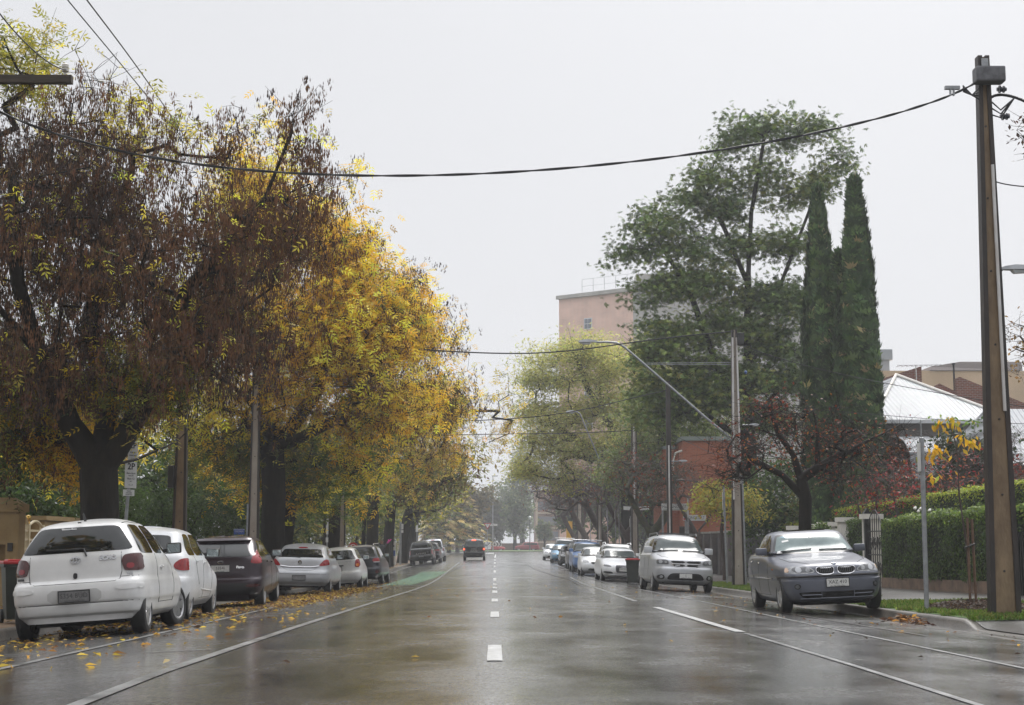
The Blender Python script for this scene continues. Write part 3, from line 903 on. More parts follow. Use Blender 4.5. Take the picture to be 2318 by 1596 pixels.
seams(B, r_, [[(.60, 1.0), (.64, .7), (.56, .33)], [(-.30, 1.0), (-.28, .6), (-.3, .33)], [(.56, .33), (-.6, .33)]], 'right')
B.rib('door_handle', [[(-.2, .90), (-.08, .90)], [(-1.0, .93), (-.88, .93)]], 'right', AUB, r_, r=.016, off=.014)
stl = MB(); rnd_ = random.Random(4)
for k in range(46):
    u, v = rnd_.uniform(-1.2, .4), rnd_.uniform(-.5, .5); h = B.hit('top', u, v)
    a = rnd_.uniform(0, 6.3); d = Vector((math.cos(a), math.sin(a), .1)) * .045; e = Vector((-d.y, d.x, 0)) * .35
    q = h[0] + h[1] * .012; stl.add([q - d, q - e, q + d, q + e], [(0, 1, 2, 3)])
lo_ = stl.build('fallen_leaves', mat('yellow_litter', (.42, .25, .03), .5, col2=(.3, .13, .02), vscale=8)); lo_.matrix_world = r_.matrix_world.copy()
stuff(lo_, 'yellow leaves scattered on the dark hatchback roof', 'leaves')

# 4. silver three-door coupe hatch
sp = spec_hatch(4.29, 1.75, 1.435, hood=1.0, zh=.70, cowl=.96, wsl=.95, belt=.96, tail=.26, wb=2.61, fo=.9, wr=.315, rear_h=.62, rump=.04)
sp['mirmat'] = C_BLACK; sp['rg'] = (1.01, 1.25, .86, .80)
r_, B = build_car('parked_car', 'silver three-door hatchback with chrome strip across its tailgate', 'car', sp, SILVER, -5.65, 43.8, False, 0, na=110, wheel='five', group=LG, pil=(-.15, -1.2), rpil=(.55, .35))
mir(B, 'tail_light', [(.80, .95), (.70, .96), (.56, .80), (.58, .765), (.80, .79), (.86, .86)], 'rear', C_RED, r_, off=.014, rnd=1)
B.rib('chrome_strip', [(.56, .765), (.3, .735), (-.3, .735), (-.56, .765)], 'rear', C_CHROME, r_, r=.018, off=.008)
ring_badge(B, r_, 'rear', 0, .87, [(0, 0, .05, .05), (0, 0, .028, .03)], r=.012)
plate_on(B, r_, 'rear', .43, '', '', m=C_PLATEG)
B.decal('tailgate_panel', [(.52, .70), (.36, .63), (-.36, .63), (-.52, .70), (-.5, .735), (0, .72), (.5, .735)], 'rear', mat('silver_shade_panel', (.33, .335, .35), .35, .55), r_, off=.002)
B.decal('high_brake_lamp', rect(-.13, .13, 1.275, 1.305), 'rear', C_RED, r_, off=.012, rnd=1)
B.rib('rear_wiper', [(.0, 1.0), (.35, 1.03)], 'rear', C_BLACK, r_, r=.01, off=.014)
seams(B, r_, [[(.80, .60), (.82, .54), (-.82, .54)]], 'rear')

# 5. white hatchback with amber-red lamps
sp = spec_hatch(4.18, 1.71, 1.47, hood=1.0, zh=.72, cowl=.98, wsl=.85, belt=.98, tail=.12, wb=2.6, fo=.87, wr=.305, rear_h=.58)
sp['rg'] = (1.0, 1.32, .88, .84)
r_, B = build_car('parked_car', 'white hatchback with upright red and amber lamps, behind the silver coupe', 'car', sp, WHITE, -5.42, 52.4, False, R(1), na=100, wheel='cover', group=LG, pil=(0, -.9))
mir(B, 'tail_light', [(.80, .99), (.66, .99), (.62, .72), (.80, .72)], 'rear', C_RED, r_, off=.014, rnd=1)
mir(B, 'indicator_lamp', circ(.71, .80, .05), 'rear', C_AMBER, r_, off=.02, rnd=0)
B.rib('boot_handle', [(.25, .80), (-.25, .80)], 'rear', C_BLACK, r_, r=.022, off=.01)
plate_on(B, r_, 'rear', .69, 'S519', '')
body_text(B, r_, 'rear', 'ASCENT', .05, -.42, .93, C_ALLOY, 'model_badge')

# 6. dark navy wagon with roof rails
sp = spec_hatch(4.79, 1.79, 1.60, hood=1.05, zh=.82, cowl=1.05, wsl=.8, belt=1.03, tail=.16, wb=2.74, fo=.95, wr=.34, zb=.26, rear_h=.66)
sp['mirmat'] = BLK
r_, B = build_car('parked_car', 'dark navy station wagon with silver roof rails at the leafy kerb end', 'car', sp, NAVY, -5.35, 60, False, R(-1), na=90, wheel='five', group=LG, pil=(.1, -.8, -1.6))
mir(B, 'tail_light', [(.85, 1.03), (.58, 1.03), (.56, .90), (.85, .86)], 'rear', C_RED, r_, off=.014, rnd=1)
mir(B, 'reverse_lamp', [(.84, .90), (.60, .90), (.60, .865), (.84, .855)], 'rear', C_BULB, r_, off=.018, rnd=1)
mir(B, 'bumper_reflector', rect(.66, .80, .42, .56), 'rear', C_REDD, r_, off=.01, rnd=1)
plate_on(B, r_, 'rear', .84, '', '', m=C_PLATEG)
for sg in (1, -1):
    mb = MB(); mb.tube([(.5, sg * .57, 1.54), (.35, sg * .58, 1.625), (-1.5, sg * .58, 1.61), (-1.75, sg * .57, 1.53)], .022, 8); mb.build('roof_rail', C_CHROME, r_, smooth=True)

# 7. black pick-up
def pickup(L, W, H):
    sp = spec_hatch(L, W, H, hood=1.25, zh=1.0, cowl=1.15, wsl=.72, belt=1.12, tail=.1, wb=3.22, fo=.9, wr=.38, zb=.38, rear_h=.75)
    x0 = -L / 2
    sp['r'] = [(x0 + .2, .4), (x0 + .02, .5), (x0, .62), (x0 + .03, .72), (x0 + .07, .76), (x0 + .08, 1.1), (x0 + .10, 1.15), (x0 + .14, 1.2), (x0 + .24, 1.5), (x0 + .36, H - .14), (x0 + .5, H - .07), (x0 + 1.2, H - .02), (.0, H)]
    sp['f'] = [q for q in sp['f'] if q[1] < H] + [(0.0, H)]
    return sp
sp = pickup(5.3, 1.86, 1.80); sp['rg'] = (1.29, 1.66, .84, .82)
r_, B = build_car('pickup_truck', 'black pick-up with canopy and white spoiler lip parked by the kerb', 'pickup truck', sp, BLK, -5.42, 112.5, False, 0, na=80, wheel='five', group=LG, pil=(.1, -.8, -1.9))
mir(B, 'tail_light', [(.90, 1.13), (.78, 1.13), (.78, .78), (.90, .78)], 'rear', C_RED, r_, off=.014, rnd=1)
B.decal('canopy_lip', [(.72, 1.24), (-.72, 1.24), (-.72, 1.19), (.72, 1.19)], 'rear', C_BULB, r_, off=.03, thick=.05, rnd=1)
plate_on(B, r_, 'rear', .66, 'S4 RFT', '', m=C_PLATEG)
body_text(B, r_, 'rear', 'R A N G E R', .14, 0, .86, C_ALLOY, 'model_badge'); ring_badge(B, r_, 'rear', 0, 1.0, [(0, 0, .09, .035)], r=.012)
# 8. dark estate behind it, then the silver off-roader
sp = spec_hatch(4.6, 1.8, 1.66, hood=1.05, zh=.85, cowl=1.08, wsl=.75, belt=1.08, tail=.14, wb=2.65, fo=.9, wr=.34, zb=.25, rear_h=.66)
r_, B = build_car('parked_car', 'charcoal estate car with wide red tail lamps, half hidden by the black pick-up', 'car', sp, NAVY, -5.2, 121, False, 0, na=60, group=LG, pil=(.1, -.9), det=1)
mir(B, 'tail_light', [(.86, 1.08), (.4, 1.06), (.4, .96), (.86, .93)], 'rear', C_RED, r_, off=.014, rnd=1)
mir(B, 'reverse_lamp', rect(.5, .84, .92, .96), 'rear', C_BULB, r_, off=.014, rnd=1)
plate_on(B, r_, 'rear', .82, '', '')
sp = spec_hatch(4.8, 1.9, 1.95, hood=1.2, zh=1.0, cowl=1.2, wsl=.7, belt=1.15, tail=.1, wb=2.8, fo=.9, wr=.38, zb=.35, rear_h=.8)
r_, B = build_car('parked_car', 'tall pale silver off-roader at the far end of the left kerb row', 'car', sp, SILV2, -5.2, 129.5, False, 0, na=60, group=LG, pil=(.1, -.9), det=1)
mir(B, 'tail_light', [(.93, 1.2), (.82, 1.2), (.82, .9), (.93, .9)], 'rear', C_RED, r_, off=.014, rnd=1)
B.decal('high_brake_lamp', rect(-.15, .15, 1.82, 1.87), 'rear', C_RED, r_, off=.012, rnd=1)
# 9. black off-roader driving away
sp = spec_hatch(4.79, 1.93, 1.84, hood=1.25, zh=1.02, cowl=1.2, wsl=.62, belt=1.17, tail=.10, wb=2.75, fo=.85, wr=.38, zb=.3, rear_h=.72)
sp['rg'] = (1.23, 1.63, .82, .80); sp['mir'] = (.12, .24, .2)
r_, B = build_car('driving_car', 'boxy black off-roader driving away with its brake lamps lit', 'car', sp, BLK, -1.78, 130, False, 0, na=80, wheel='five', pil=(.2, -.7, -1.6), rearglass=C_GLASSM)
mir(B, 'tail_light', [(.93, 1.10), (.77, 1.10), (.77, .84), (.93, .84)], 'rear', C_REDD, r_, off=.014, rnd=1)
mir(B, 'brake_lamp', circ(.845, .97, .075), 'rear', C_LITRED, r_, off=.022, rnd=0)
B.decal('high_brake_lamp', rect(-.18, .18, 1.69, 1.74), 'rear', C_LITRED, r_, off=.02, rnd=1)
plate_on(B, r_, 'rear', 1.0, 'S271 AHW', '', m=C_PLATEG, w=.5)
body_text(B, r_, 'rear', 'RANGE ROVER', .085, 0, .80, C_ALLOY, 'model_badge')
B.decal('bumper_trim', [(.9, .62), (-.9, .62), (-.88, .46), (.88, .46)], 'rear', C_BLACK, r_, off=.008, rnd=1)

# ------------------------------------------------------------------ right kerb, all facing us
# 1. blue-grey sedan
L = 4.47; x0 = L / 2
sp = dict(L=L, W=1.74, H=1.415, zb=.17, cowl=.965, belt=.93, wst=1.335, xfa=1.445, xra=-1.28, wr=.315,
    f=[(2.03, .17), (2.16, .2), (2.225, .30), (2.235, .42), (2.235, .50), (2.232, .545), (2.20, .555), (2.20, .60), (2.20, .625), (2.17, .66), (2.15, .74), (2.09, .785), (1.9, .83), (1.5, .885), (1.05, .935), (.80, .965), (.05, 1.335), (-.06, 1.362), (-.3, 1.395), (-.55, 1.415)],
    r=[(-2.05, .17), (-2.2, .35), (-2.235, .5), (-2.2, .65), (-2.16, .9), (-2.08, .97), (-1.75, 1.005), (-1.55, 1.02), (-1.05, 1.33), (-.92, 1.37), (-.72, 1.40), (-.55, 1.415)],
    w=[(.17, .74), (.24, .80), (.35, .84), (.5, .86), (.545, .865), (.56, .85), (.62, .868), (.75, .862), (.86, .845), (.93, .82), (.965, .795), (1.0, .78), (1.15, .725), (1.3, .66), (1.345, .625), (1.375, .56), (1.4, .40), (1.415, .04)],
    nf=[(.17, 5.5), (.5, 5.8), (.63, 5.4), (.76, 4.2), (.82, 3.4), (.95, 3.0), (1.02, 4.6), (1.415, 3.8)], nr=[(.17, 7), (.9, 7), (1.0, 6), (1.415, 4)])
sp['mir'] = (.12, .2, .13)
r_, B = build_car('parked_car', 'blue-grey four-door sedan with twin oval grilles, nearest on the right kerb', 'car', sp, BGREY, 5.72, 25.2, True, R(-.5), na=150, wheel='five', group=RG, glassF=C_GLASSL, dpil=(.34, .22), rpil=(.2, .22), pil=(-.25, -1.02))
HL = [(.84, .70), (.80, .755), (.66, .775), (.46, .765), (.345, .70), (.36, .655), (.50, .645), (.83, .655)]
for h_ in mir(B, 'headlight', HL, 'front', C_CLEAR, r_, off=.006, rnd=2): pass
mir(B, 'headlight_bezel', [(.70, .755), (.47, .75), (.37, .70), (.39, .665), (.68, .665)], 'front', C_SMOKE, r_, off=.009, rnd=2)
mir(B, 'headlight_bulb', circ(.60, .708, .045), 'front', C_BULB, r_, off=.014, rnd=0)
mir(B, 'headlight_bulb', circ(.46, .705, .036), 'front', C_CLEAR, r_, off=.014, rnd=0)
mir(B, 'indicator_lamp', [(.81, .70), (.79, .745), (.735, .755), (.735, .675), (.80, .675)], 'front', mat('clear_amber_lens', (.55, .36, .24), .12, coat=1), r_, off=.011, rnd=1)
KG = [(.31, .75), (.055, .755), (.022, .72), (.03, .65), (.06, .62), (.27, .62), (.325, .66), (.335, .71)]
mir(B, 'grille', KG, 'front', C_CHROME, r_, off=.014, rnd=2)
mir(B, 'grille_mesh', [(.303, .742), (.06, .746), (.032, .717), (.04, .655), (.065, .630), (.265, .630), (.314, .664), (.323, .708)], 'front', C_DARK, r_, off=.018, rnd=2)
B.rib('grille_bar', [[(s_ * y, .733), (s_ * y, .648)] for s_ in (1, -1) for y in np.linspace(.07, .29, 8)], 'front', C_SMOKE, r_, r=.0035, off=.019, step=.02)
B.rib('bumper_moulding', [(.85, .60), (.6, .603), (0, .603), (-.6, .603), (-.85, .60)], 'front', C_BLACK, r_, r=.019, off=.0)
mir(B, 'fog_lamp', circ(.645, .44, .046), 'front', C_BLACK, r_, off=.008, rnd=0)
mir(B, 'fog_lamp_lens', circ(.645, .44, .03), 'front', C_SMOKE, r_, off=.014, rnd=0)
B.decal('lower_intake', [(.64, .33), (.60, .345), (-.60, .345), (-.64, .33), (-.56, .245), (.56, .245)], 'front', C_DARK, r_, off=.005, rnd=1)
B.rib('intake_blade', [[(.58, .30), (.27, .295)], [(-.58, .30), (-.27, .295)], [(.27, .34), (.27, .25)], [(-.27, .34), (-.27, .25)], [(.6, .24), (-.6, .24)]], 'front', BGREY, r_, r=.009, off=.006)
plate_on(B, r_, 'front', .487, 'XAZ 410', 'SA * The Festival State')
ring_badge(B, r_, 'front', 0, .80, [(0, 0, .034, .03)], r=.009); B.decal('badge_centre', circ(0, .80, .02, sx=1.2), 'front', mat('badge_blue', (.12, .2, .4), .2, coat=1), r_, off=.012, rnd=0)
ws = B.decal('sun_band', [(y, z) for y, z in ((.50, 1.30), (-.50, 1.30), (-.53, 1.255), (.53, 1.255))], 'front', C_BAND, r_, off=.0095, rnd=1)
B.decal('mirror_mount', [(.045, 1.31), (-.045, 1.31), (-.03, 1.24), (.03, 1.24)], 'front', C_SMOKE, r_, off=.012, rnd=2)
B.decal('registration_label', [(-.40, 1.20), (-.52, 1.18), (-.52, 1.21), (-.41, 1.225)], 'front', C_PLATE, r_, off=.0095, rnd=0)
B.decal('registration_label', [(-.58, .995), (-.66, .995), (-.645, 1.03), (-.58, 1.035)], 'front', C_PLATE, r_, off=.0095, rnd=0)
mir(B, 'bonnet_gap', [(0, 0), (.01, 0), (.01, .01)], 'front', C_DARK, r_, rnd=0) if False else None
B.rib('panel_gap', [[(.86, .70), (1.5, .64), (2.02, .40)], [(.86, -.70), (1.5, -.64), (2.02, -.40)]], 'top', C_DARK, r_, r=.006, off=-.002)
seams(B, r_, [[(.52, .95), (.56, .6), (.50, .28)], [(-.42, .95), (-.42, .6), (-.45, .28)], [(-1.25, .97), (-1.12, .7), (-.98, .5)], [(.55, .28), (-.75, .28)]], 'right')
B.rib('side_moulding', [(.95, .565), (-.8, .575)], 'right', BGREY, r_, r=.017, off=.0); B.rib('window_chrome', [(.55, .945), (-1.3, .965)], 'right', C_CHROME, r_, r=.01, off=.004)
B.rib('door_handle', [[(-.36, .84), (-.22, .84)], [(-1.16, .86), (-1.02, .86)]], 'right', C_CHROME, r_, r=.017, off=.016)
B.decal('side_indicator', rect(.98, 1.06, .715, .735), 'right', C_AMBER, r_, off=.008, rnd=1)
B.decal('sunroof', [(-.2, .38), (-.2, -.38), (-.75, -.38), (-.75, .38)], 'top', C_GLASS, r_, off=.003, rnd=1)

# 2. silver seven-seater
sp = spec_hatch(4.89, 1.84, 1.72, hood=1.12, zh=.98, cowl=1.14, wsl=.82, belt=1.1, tail=.1, wb=2.89, fo=.94, wr=.345, zb=.24, rear_h=.7)
x0 = 4.89 / 2
sp['f'] = [(x0 - .22, .24), (x0 - .10, .30), (x0 - .02, .42), (x0, .55), (x0 - .0, .66), (x0 - .04, .72), (x0 - .05, .86), (x0 - .08, .93), (x0 - .17, .97), (x0 - .5, 1.045), (x0 - .9, 1.105), (x0 - 1.12, 1.14), (x0 - 1.9, 1.585), (x0 - 2.03, 1.63), (x0 - 2.4, 1.69), (x0 - 2.8, 1.72)]
sp['nf'] = [(.24, 5.4), (.6, 5.8), (.9, 5.4), (1.0, 4), (1.12, 3.2), (1.2, 4.6), (1.72, 3.6)]
sp['mir'] = (.14, .25, .19); sp['wst'] = 1.585
r_, B = build_car('parked_car', 'silver people carrier with chrome cross grille and roof rails on the right kerb', 'car', sp, SILVER, 5.60, 44.6, True, R(1), na=130, wheel='five', group=RG, pil=(-.1, -1.1))
mir(B, 'headlight', [(.86, .91), (.62, .925), (.50, .90), (.485, .80), (.56, .775), (.86, .79)], 'front', C_CLEAR, r_, off=.008, rnd=1)
mir(B, 'headlight_bulb', circ(.72, .855, .048), 'front', C_BULB, r_, off=.016, rnd=0)
mir(B, 'headlight_bezel', [(.84, .905), (.63, .915), (.52, .89), (.505, .80), (.57, .785), (.84, .80)], 'front', C_SMOKE, r_, off=.011, rnd=1); mir(B, 'headlight_bulb', circ(.585, .85, .035), 'front', C_CLEAR, r_, off=.015, rnd=0)
B.decal('grille', [(.465, .91), (-.465, .91), (-.44, .78), (-.33, .70), (.33, .70), (.44, .78)], 'front', C_CHROME, r_, off=.012, rnd=2)
for s_ in (1, -1):
    B.decal('grille_mesh', [(s_ * .435, .89), (s_ * .035, .89), (s_ * .035, .825), (s_ * .42, .825)], 'front', C_DARK, r_, off=.018, rnd=1)
    B.decal('grille_mesh', [(s_ * .41, .795), (s_ * .035, .795), (s_ * .035, .72), (s_ * .31, .72)], 'front', C_DARK, r_, off=.018, rnd=1)
body_text(B, r_, 'front', 'DODGE', .035, -.25, .76, C_CHROME, 'maker_badge', off=.02)
B.decal('lower_intake', [(.50, .47), (.40, .535), (-.40, .535), (-.50, .47), (-.56, .345), (.56, .345)], 'front', C_BLACK, r_, off=.008, rnd=2)
mir(B, 'fog_lamp', [(.82, .46), (.66, .50), (.60, .40), (.66, .345), (.80, .355)], 'front', C_BLACK, r_, off=.008, rnd=1)
mir(B, 'fog_lamp_lens', circ(.70, .42, .04), 'front', C_BULB, r_, off=.016, rnd=0)
B.decal('skid_plate', [(.42, .325), (-.42, .325), (-.40, .285), (.40, .285)], 'front', C_ALLOY, r_, off=.014, rnd=1)
plate_on(B, r_, 'front', .46, 'S', 'ADELAIDE CITY DODGE')
for sg in (1, -1):
    mb = MB(); mb.tube([(.35, sg * .60, 1.66), (.2, sg * .61, 1.745), (-1.7, sg * .60, 1.74), (-1.9, sg * .59, 1.65)], .022, 8); mb.build('roof_rail', C_BLACK, r_, smooth=True)
for x in (.1, -1.2):
    mb = MB(); mb.tube([(x, -.6, 1.75), (x, .6, 1.75)], .016, 6); mb.build('roof_bar', C_BLACK, r_, smooth=True)
B.decal('registration_label', circ(-.55, 1.22, .04), 'front', C_PLATE, r_, off=.0095, rnd=0)
seams(B, r_, [[(.72, 1.1), (.76, .7), (.7, .36)], [(-.3, 1.1), (-.3, .7), (-.32, .36)], [(-1.35, 1.1), (-1.2, .8), (-1.05, .6)]], 'right')
B.rib('door_handle', [[(-.2, .99), (-.06, .99)], [(-1.2, 1.0), (-1.06, 1.0)]], 'right', SILVER, r_, r=.018, off=.016)
B.rib('panel_gap', [[(1.3, .72), (1.9, .66), (2.3, .46)], [(1.3, -.72), (1.9, -.66), (2.3, -.46)]], 'top', C_DARK, r_, r=.007, off=-.002)

# 3. white sedan with four rings
sp = spec_hatch(4.70, 1.826, 1.43, hood=1.2, zh=.72, cowl=.97, wsl=.85, belt=.95, tail=.3, wb=2.81, fo=.88, wr=.32, zb=.18, rear_h=.64, rump=.35)
sp['mir'] = (.12, .22, .14)
r_, B = build_car('parked_car', 'white sedan with four-ring grille and plate S056 AAZ, beside the red-lidded bin', 'car', sp, WHITE2, 5.42, 64, True, R(1), na=110, wheel='five', group=RG, pil=(-.1, -1.0))
mir(B, 'headlight', [(.86, .715), (.60, .69), (.50, .64), (.54, .605), (.84, .63)], 'front', C_CLEAR, r_, off=.008, rnd=1)
mir(B, 'headlight_bezel', [(.80, .69), (.62, .67), (.55, .64), (.57, .62), (.80, .64)], 'front', C_SMOKE, r_, off=.012, rnd=1)
B.decal('grille', [(.37, .70), (-.37, .70), (-.33, .42), (-.26, .375), (.26, .375), (.33, .42)], 'front', C_CHROME, r_, off=.010, rnd=1)
B.decal('grille_mesh', [(.35, .685), (-.35, .685), (-.315, .43), (-.25, .39), (.25, .39), (.315, .43)], 'front', C_BLACK, r_, off=.014, rnd=1)
B.rib('grille_bar', [[(.33, z), (-.33, z)] for z in (.66, .635, .61, .585)], 'front', C_SMOKE, r_, r=.006, off=.016)
ring_badge(B, r_, 'front', 0, .63, [(-.093, 0, .042, .042), (-.031, 0, .042, .042), (.031, 0, .042, .042), (.093, 0, .042, .042)], r=.008)
plate_on(B, r_, 'front', .51, 'S056 AAZ', '', off=.03)
mir(B, 'fog_intake', [(.84, .43), (.52, .42), (.44, .37), (.46, .335), (.80, .345)], 'front', C_BLACK, r_, off=.008, rnd=1)
B.decal('lower_intake', [(.36, .33), (-.36, .33), (-.40, .27), (.40, .27)], 'front', C_BLACK, r_, off=.008, rnd=1)
B.rib('intake_blade', [(.62, .30), (-.62, .30)], 'front', WHITE2, r_, r=.014, off=.008)
# 4-11. further cars of the right row
def front_face(B, r_, W, zl, zg, gm=C_BLACK, lamp=C_CLEAR, pz=.45, gw=.42, gh=.12, low=True):
    h = W / 2
    mir(B, 'headlight', [(h - .05, zl + .06), (h - .30, zl + .06), (h - .40, zl), (h - .38, zl - .06), (h - .06, zl - .055)], 'front', lamp, r_, off=.008, rnd=1)
    B.decal('grille', [(gw, zg + gh / 2), (-gw, zg + gh / 2), (-gw + .06, zg - gh / 2), (gw - .06, zg - gh / 2)], 'front', gm, r_, off=.008, rnd=1)
    if low: B.decal('lower_intake', [(.5, pz - .06), (-.5, pz - .06), (-.55, pz - .17), (.55, pz - .17)], 'front', C_BLACK, r_, off=.008, rnd=1)
    plate_on(B, r_, 'front', pz + .02, '', '')
def roof_rack(r_, B, H, W, x=-.1, m=C_ALLOY):
    for dx in (.35, -.75):
        mb = MB(); mb.tube([(x + dx, -W / 2 + .12, H + .07), (x + dx, W / 2 - .12, H + .07)], .028, 8)
        for sg in (1, -1): mb.tube([(x + dx, sg * (W / 2 - .28), H - .08), (x + dx, sg * (W / 2 - .28), H + .06)], .022, 6)
        mb.build('roof_rack_bar', m, r_, smooth=True)
sp = spec_hatch(4.55, 1.84, 1.66, hood=1.1, zh=.9, cowl=1.08, wsl=.85, belt=1.05, tail=.12, wb=2.66, fo=.9, wr=.35, zb=.22, rear_h=.7)
r_, B = build_car('parked_car', 'white off-roader with dark glass roof, directly behind the four-ring sedan', 'car', sp, WHITE2, 5.82, 70.2, True, 0, na=80, wheel='five', group=RG); front_face(B, r_, 1.84, .85, .83)
B.decal('sunroof', [(.0, .42), (.0, -.42), (-1.2, -.42), (-1.2, .42)], 'top', C_GLASS, r_, off=.004, rnd=1)
for sg in (1, -1):
    mb = MB(); mb.tube([(.3, sg * .60, 1.6), (.15, sg * .61, 1.69), (-1.5, sg * .60, 1.68), (-1.7, sg * .59, 1.6)], .022, 8); mb.build('roof_rail', WHITE2, r_, smooth=True)
sp = spec_hatch(4.3, 1.77, 1.48, hood=1.0, zh=.72, cowl=.98, wsl=.9, belt=.96, tail=.14, wb=2.6, fo=.85, wr=.31, zb=.2)
r_, B = build_car('parked_car', 'white hatchback in front of the blue off-roader with the roof rack', 'car', sp, WHITE2, 5.20, 76, True, 0, na=80, wheel='seven', group=RG); front_face(B, r_, 1.77, .72, .66)
sp = spec_hatch(4.78, 1.91, 1.74, hood=1.1, zh=.98, cowl=1.14, wsl=.8, belt=1.1, tail=.12, wb=2.79, fo=.92, wr=.36, zb=.24, rear_h=.7); sp['mir'] = (.14, .24, .18)
r_, B = build_car('parked_car', 'mid-blue off-roader with a silver roof rack on the right kerb', 'car', sp, BLUE, 5.28, 85, True, 0, na=80, wheel='five', group=RG); front_face(B, r_, 1.91, .88, .84, gm=BLUE, lamp=C_BULB, pz=.5); roof_rack(r_, B, 1.74, 1.91)
B.rib('bumper_chrome', [(.85, .40), (.6, .38)], 'front', C_CHROME, r_, r=.03, off=.01)
sp = spec_hatch(4.4, 1.8, 1.68, hood=1.0, zh=.9, cowl=1.08, wsl=.85, belt=1.05, tail=.1, wb=2.6, fo=.88, wr=.33, zb=.22)
r_, B = build_car('parked_car', 'dark plum people mover squeezed between the black hatch and blue off-roader', 'car', sp, PURP, 5.4, 94, True, 0, na=60, group=RG, det=1); front_face(B, r_, 1.8, .84, .78)
sp = spec_hatch(4.1, 1.73, 1.45, hood=1.0, zh=.72, cowl=.98, wsl=.85, belt=.96, tail=.14, wb=2.5, fo=.85, wr=.31, zb=.2)
r_, B = build_car('parked_car', 'black hatchback parked behind the plum people mover', 'car', sp, BLK, 5.45, 107, True, 0, na=60, group=RG, det=1, glassF=C_GLASS); front_face(B, r_, 1.73, .70, .64)
sp = spec_hatch(3.8, 1.66, 1.47, hood=.85, zh=.72, cowl=.98, wsl=.85, belt=.96, tail=.14, wb=2.4, fo=.75, wr=.29, zb=.18)
r_, B = build_car('parked_car', 'small pale blue hatchback near the far end of the right row', 'car', sp, LBLUE, 5.23, 118, True, 0, na=60, group=RG, det=1); front_face(B, r_, 1.66, .70, .56, pz=.42)
sp = spec_hatch(4.9, 1.92, 1.9, hood=1.15, zh=1.02, cowl=1.2, wsl=.75, belt=1.15, tail=.1, wb=2.8, fo=.9, wr=.38, zb=.3)
r_, B = build_car('parked_car', 'tall white off-roader with roof bars at the far right kerb', 'car', sp, WHITE2, 5.95, 127, True, 0, na=60, group=RG, det=1); front_face(B, r_, 1.92, .9, .86, pz=.6); roof_rack(r_, B, 1.9, 1.92)
sp = spec_hatch(4.5, 1.76, 1.47, hood=1.1, zh=.72, cowl=.98, wsl=.85, belt=.96, tail=.3, wb=2.65, fo=.88, wr=.31, zb=.2, rump=.3)
r_, B = build_car('parked_car', 'white sedan, last and farthest of the right kerb row', 'car', sp, WHITE2, 5.22, 135, True, 0, na=60, group=RG, det=1); front_face(B, r_, 1.76, .7, .64)
# cars across the junction
sp = spec_hatch(4.9, 1.8, 1.78, hood=1.2, zh=.95, cowl=1.12, wsl=.6, belt=1.1, tail=.1, wb=2.85, fo=.8, wr=.37, zb=.3)
def crossing_car(name, label, sp, pm, X, Y, right):
    r_, B = build_car(name, label, 'car', sp, pm, X, Y, False, 0, na=60, det=1, pil=(.2, -.7, -1.5), mirrors=False)
    M = r_.matrix_world.copy(); zz = CAMZ - float(_zc(Y))
    r_.matrix_world = Matrix.Translation((X, Y, zz)) @ Matrix.Rotation(0 if right else PI, 4, 'Z')
    return r_, B
r_, B = crossing_car('parked_car', 'maroon off-road wagon side-on beyond the roundabout', sp, MAROON, PX(1193, 296), 296, False)
sp = spec_hatch(4.4, 1.75, 1.45, hood=1.1, zh=.72, cowl=.98, wsl=.8, belt=.96, tail=.25, wb=2.6, fo=.85, wr=.31, zb=.2, rump=.2)
r_, B = crossing_car('parked_car', 'red sedan parked side-on behind the chevron board', sp, paint('bright_red', (.4, .015, .02)), PX(1118, 300), 300, True)
# ------------------------------------------------------------------ plants
def leaf_mat(name, transl=.35, rough=.45):
    m = bpy.data.materials.new(name); m.use_nodes = True
    nt = m.node_tree; b = nt.nodes['Principled BSDF']; out = nt.nodes['Material Output']
    at = nd(nt, 'ShaderNodeAttribute', attribute_name='tint')
    nt.links.new(at.outputs['Color'], b.inputs['Base Color'])
    b.inputs['Roughness'].default_value = rough; b.inputs['Specular IOR Level'].default_value = .35
    tr = nd(nt, 'ShaderNodeBsdfTranslucent'); nt.links.new(at.outputs['Color'], tr.inputs['Color'])
    mx = nd(nt, 'ShaderNodeMixShader'); mx.inputs[0].default_value = transl
    nt.links.new(b.outputs[0], mx.inputs[1]); nt.links.new(tr.outputs[0], mx.inputs[2]); nt.links.new(mx.outputs[0], out.inputs[0])
    return m
M_LEAF = leaf_mat('leaves', .56); M_NEEDLE = leaf_mat('needles', .15, .6); M_SEED = leaf_mat('seed_keys', .12, .6)
M_BARK = mat('wet_bark', (.009, .008, .006), .7, spec=.15, col2=(.022, .018, .013), vscale=9, bump=.9, bscale=14, stretch=(1, 1, .3))
M_BARKR = mat('brown_bark', (.04, .028, .022), .6, col2=(.07, .05, .042), vscale=9, bump=.6, bscale=14)
M_MOSS = mat('mossy_bark', (.024, .02, .015), .7, col2=(.05, .055, .012), vscale=5, bump=.9, bscale=16)

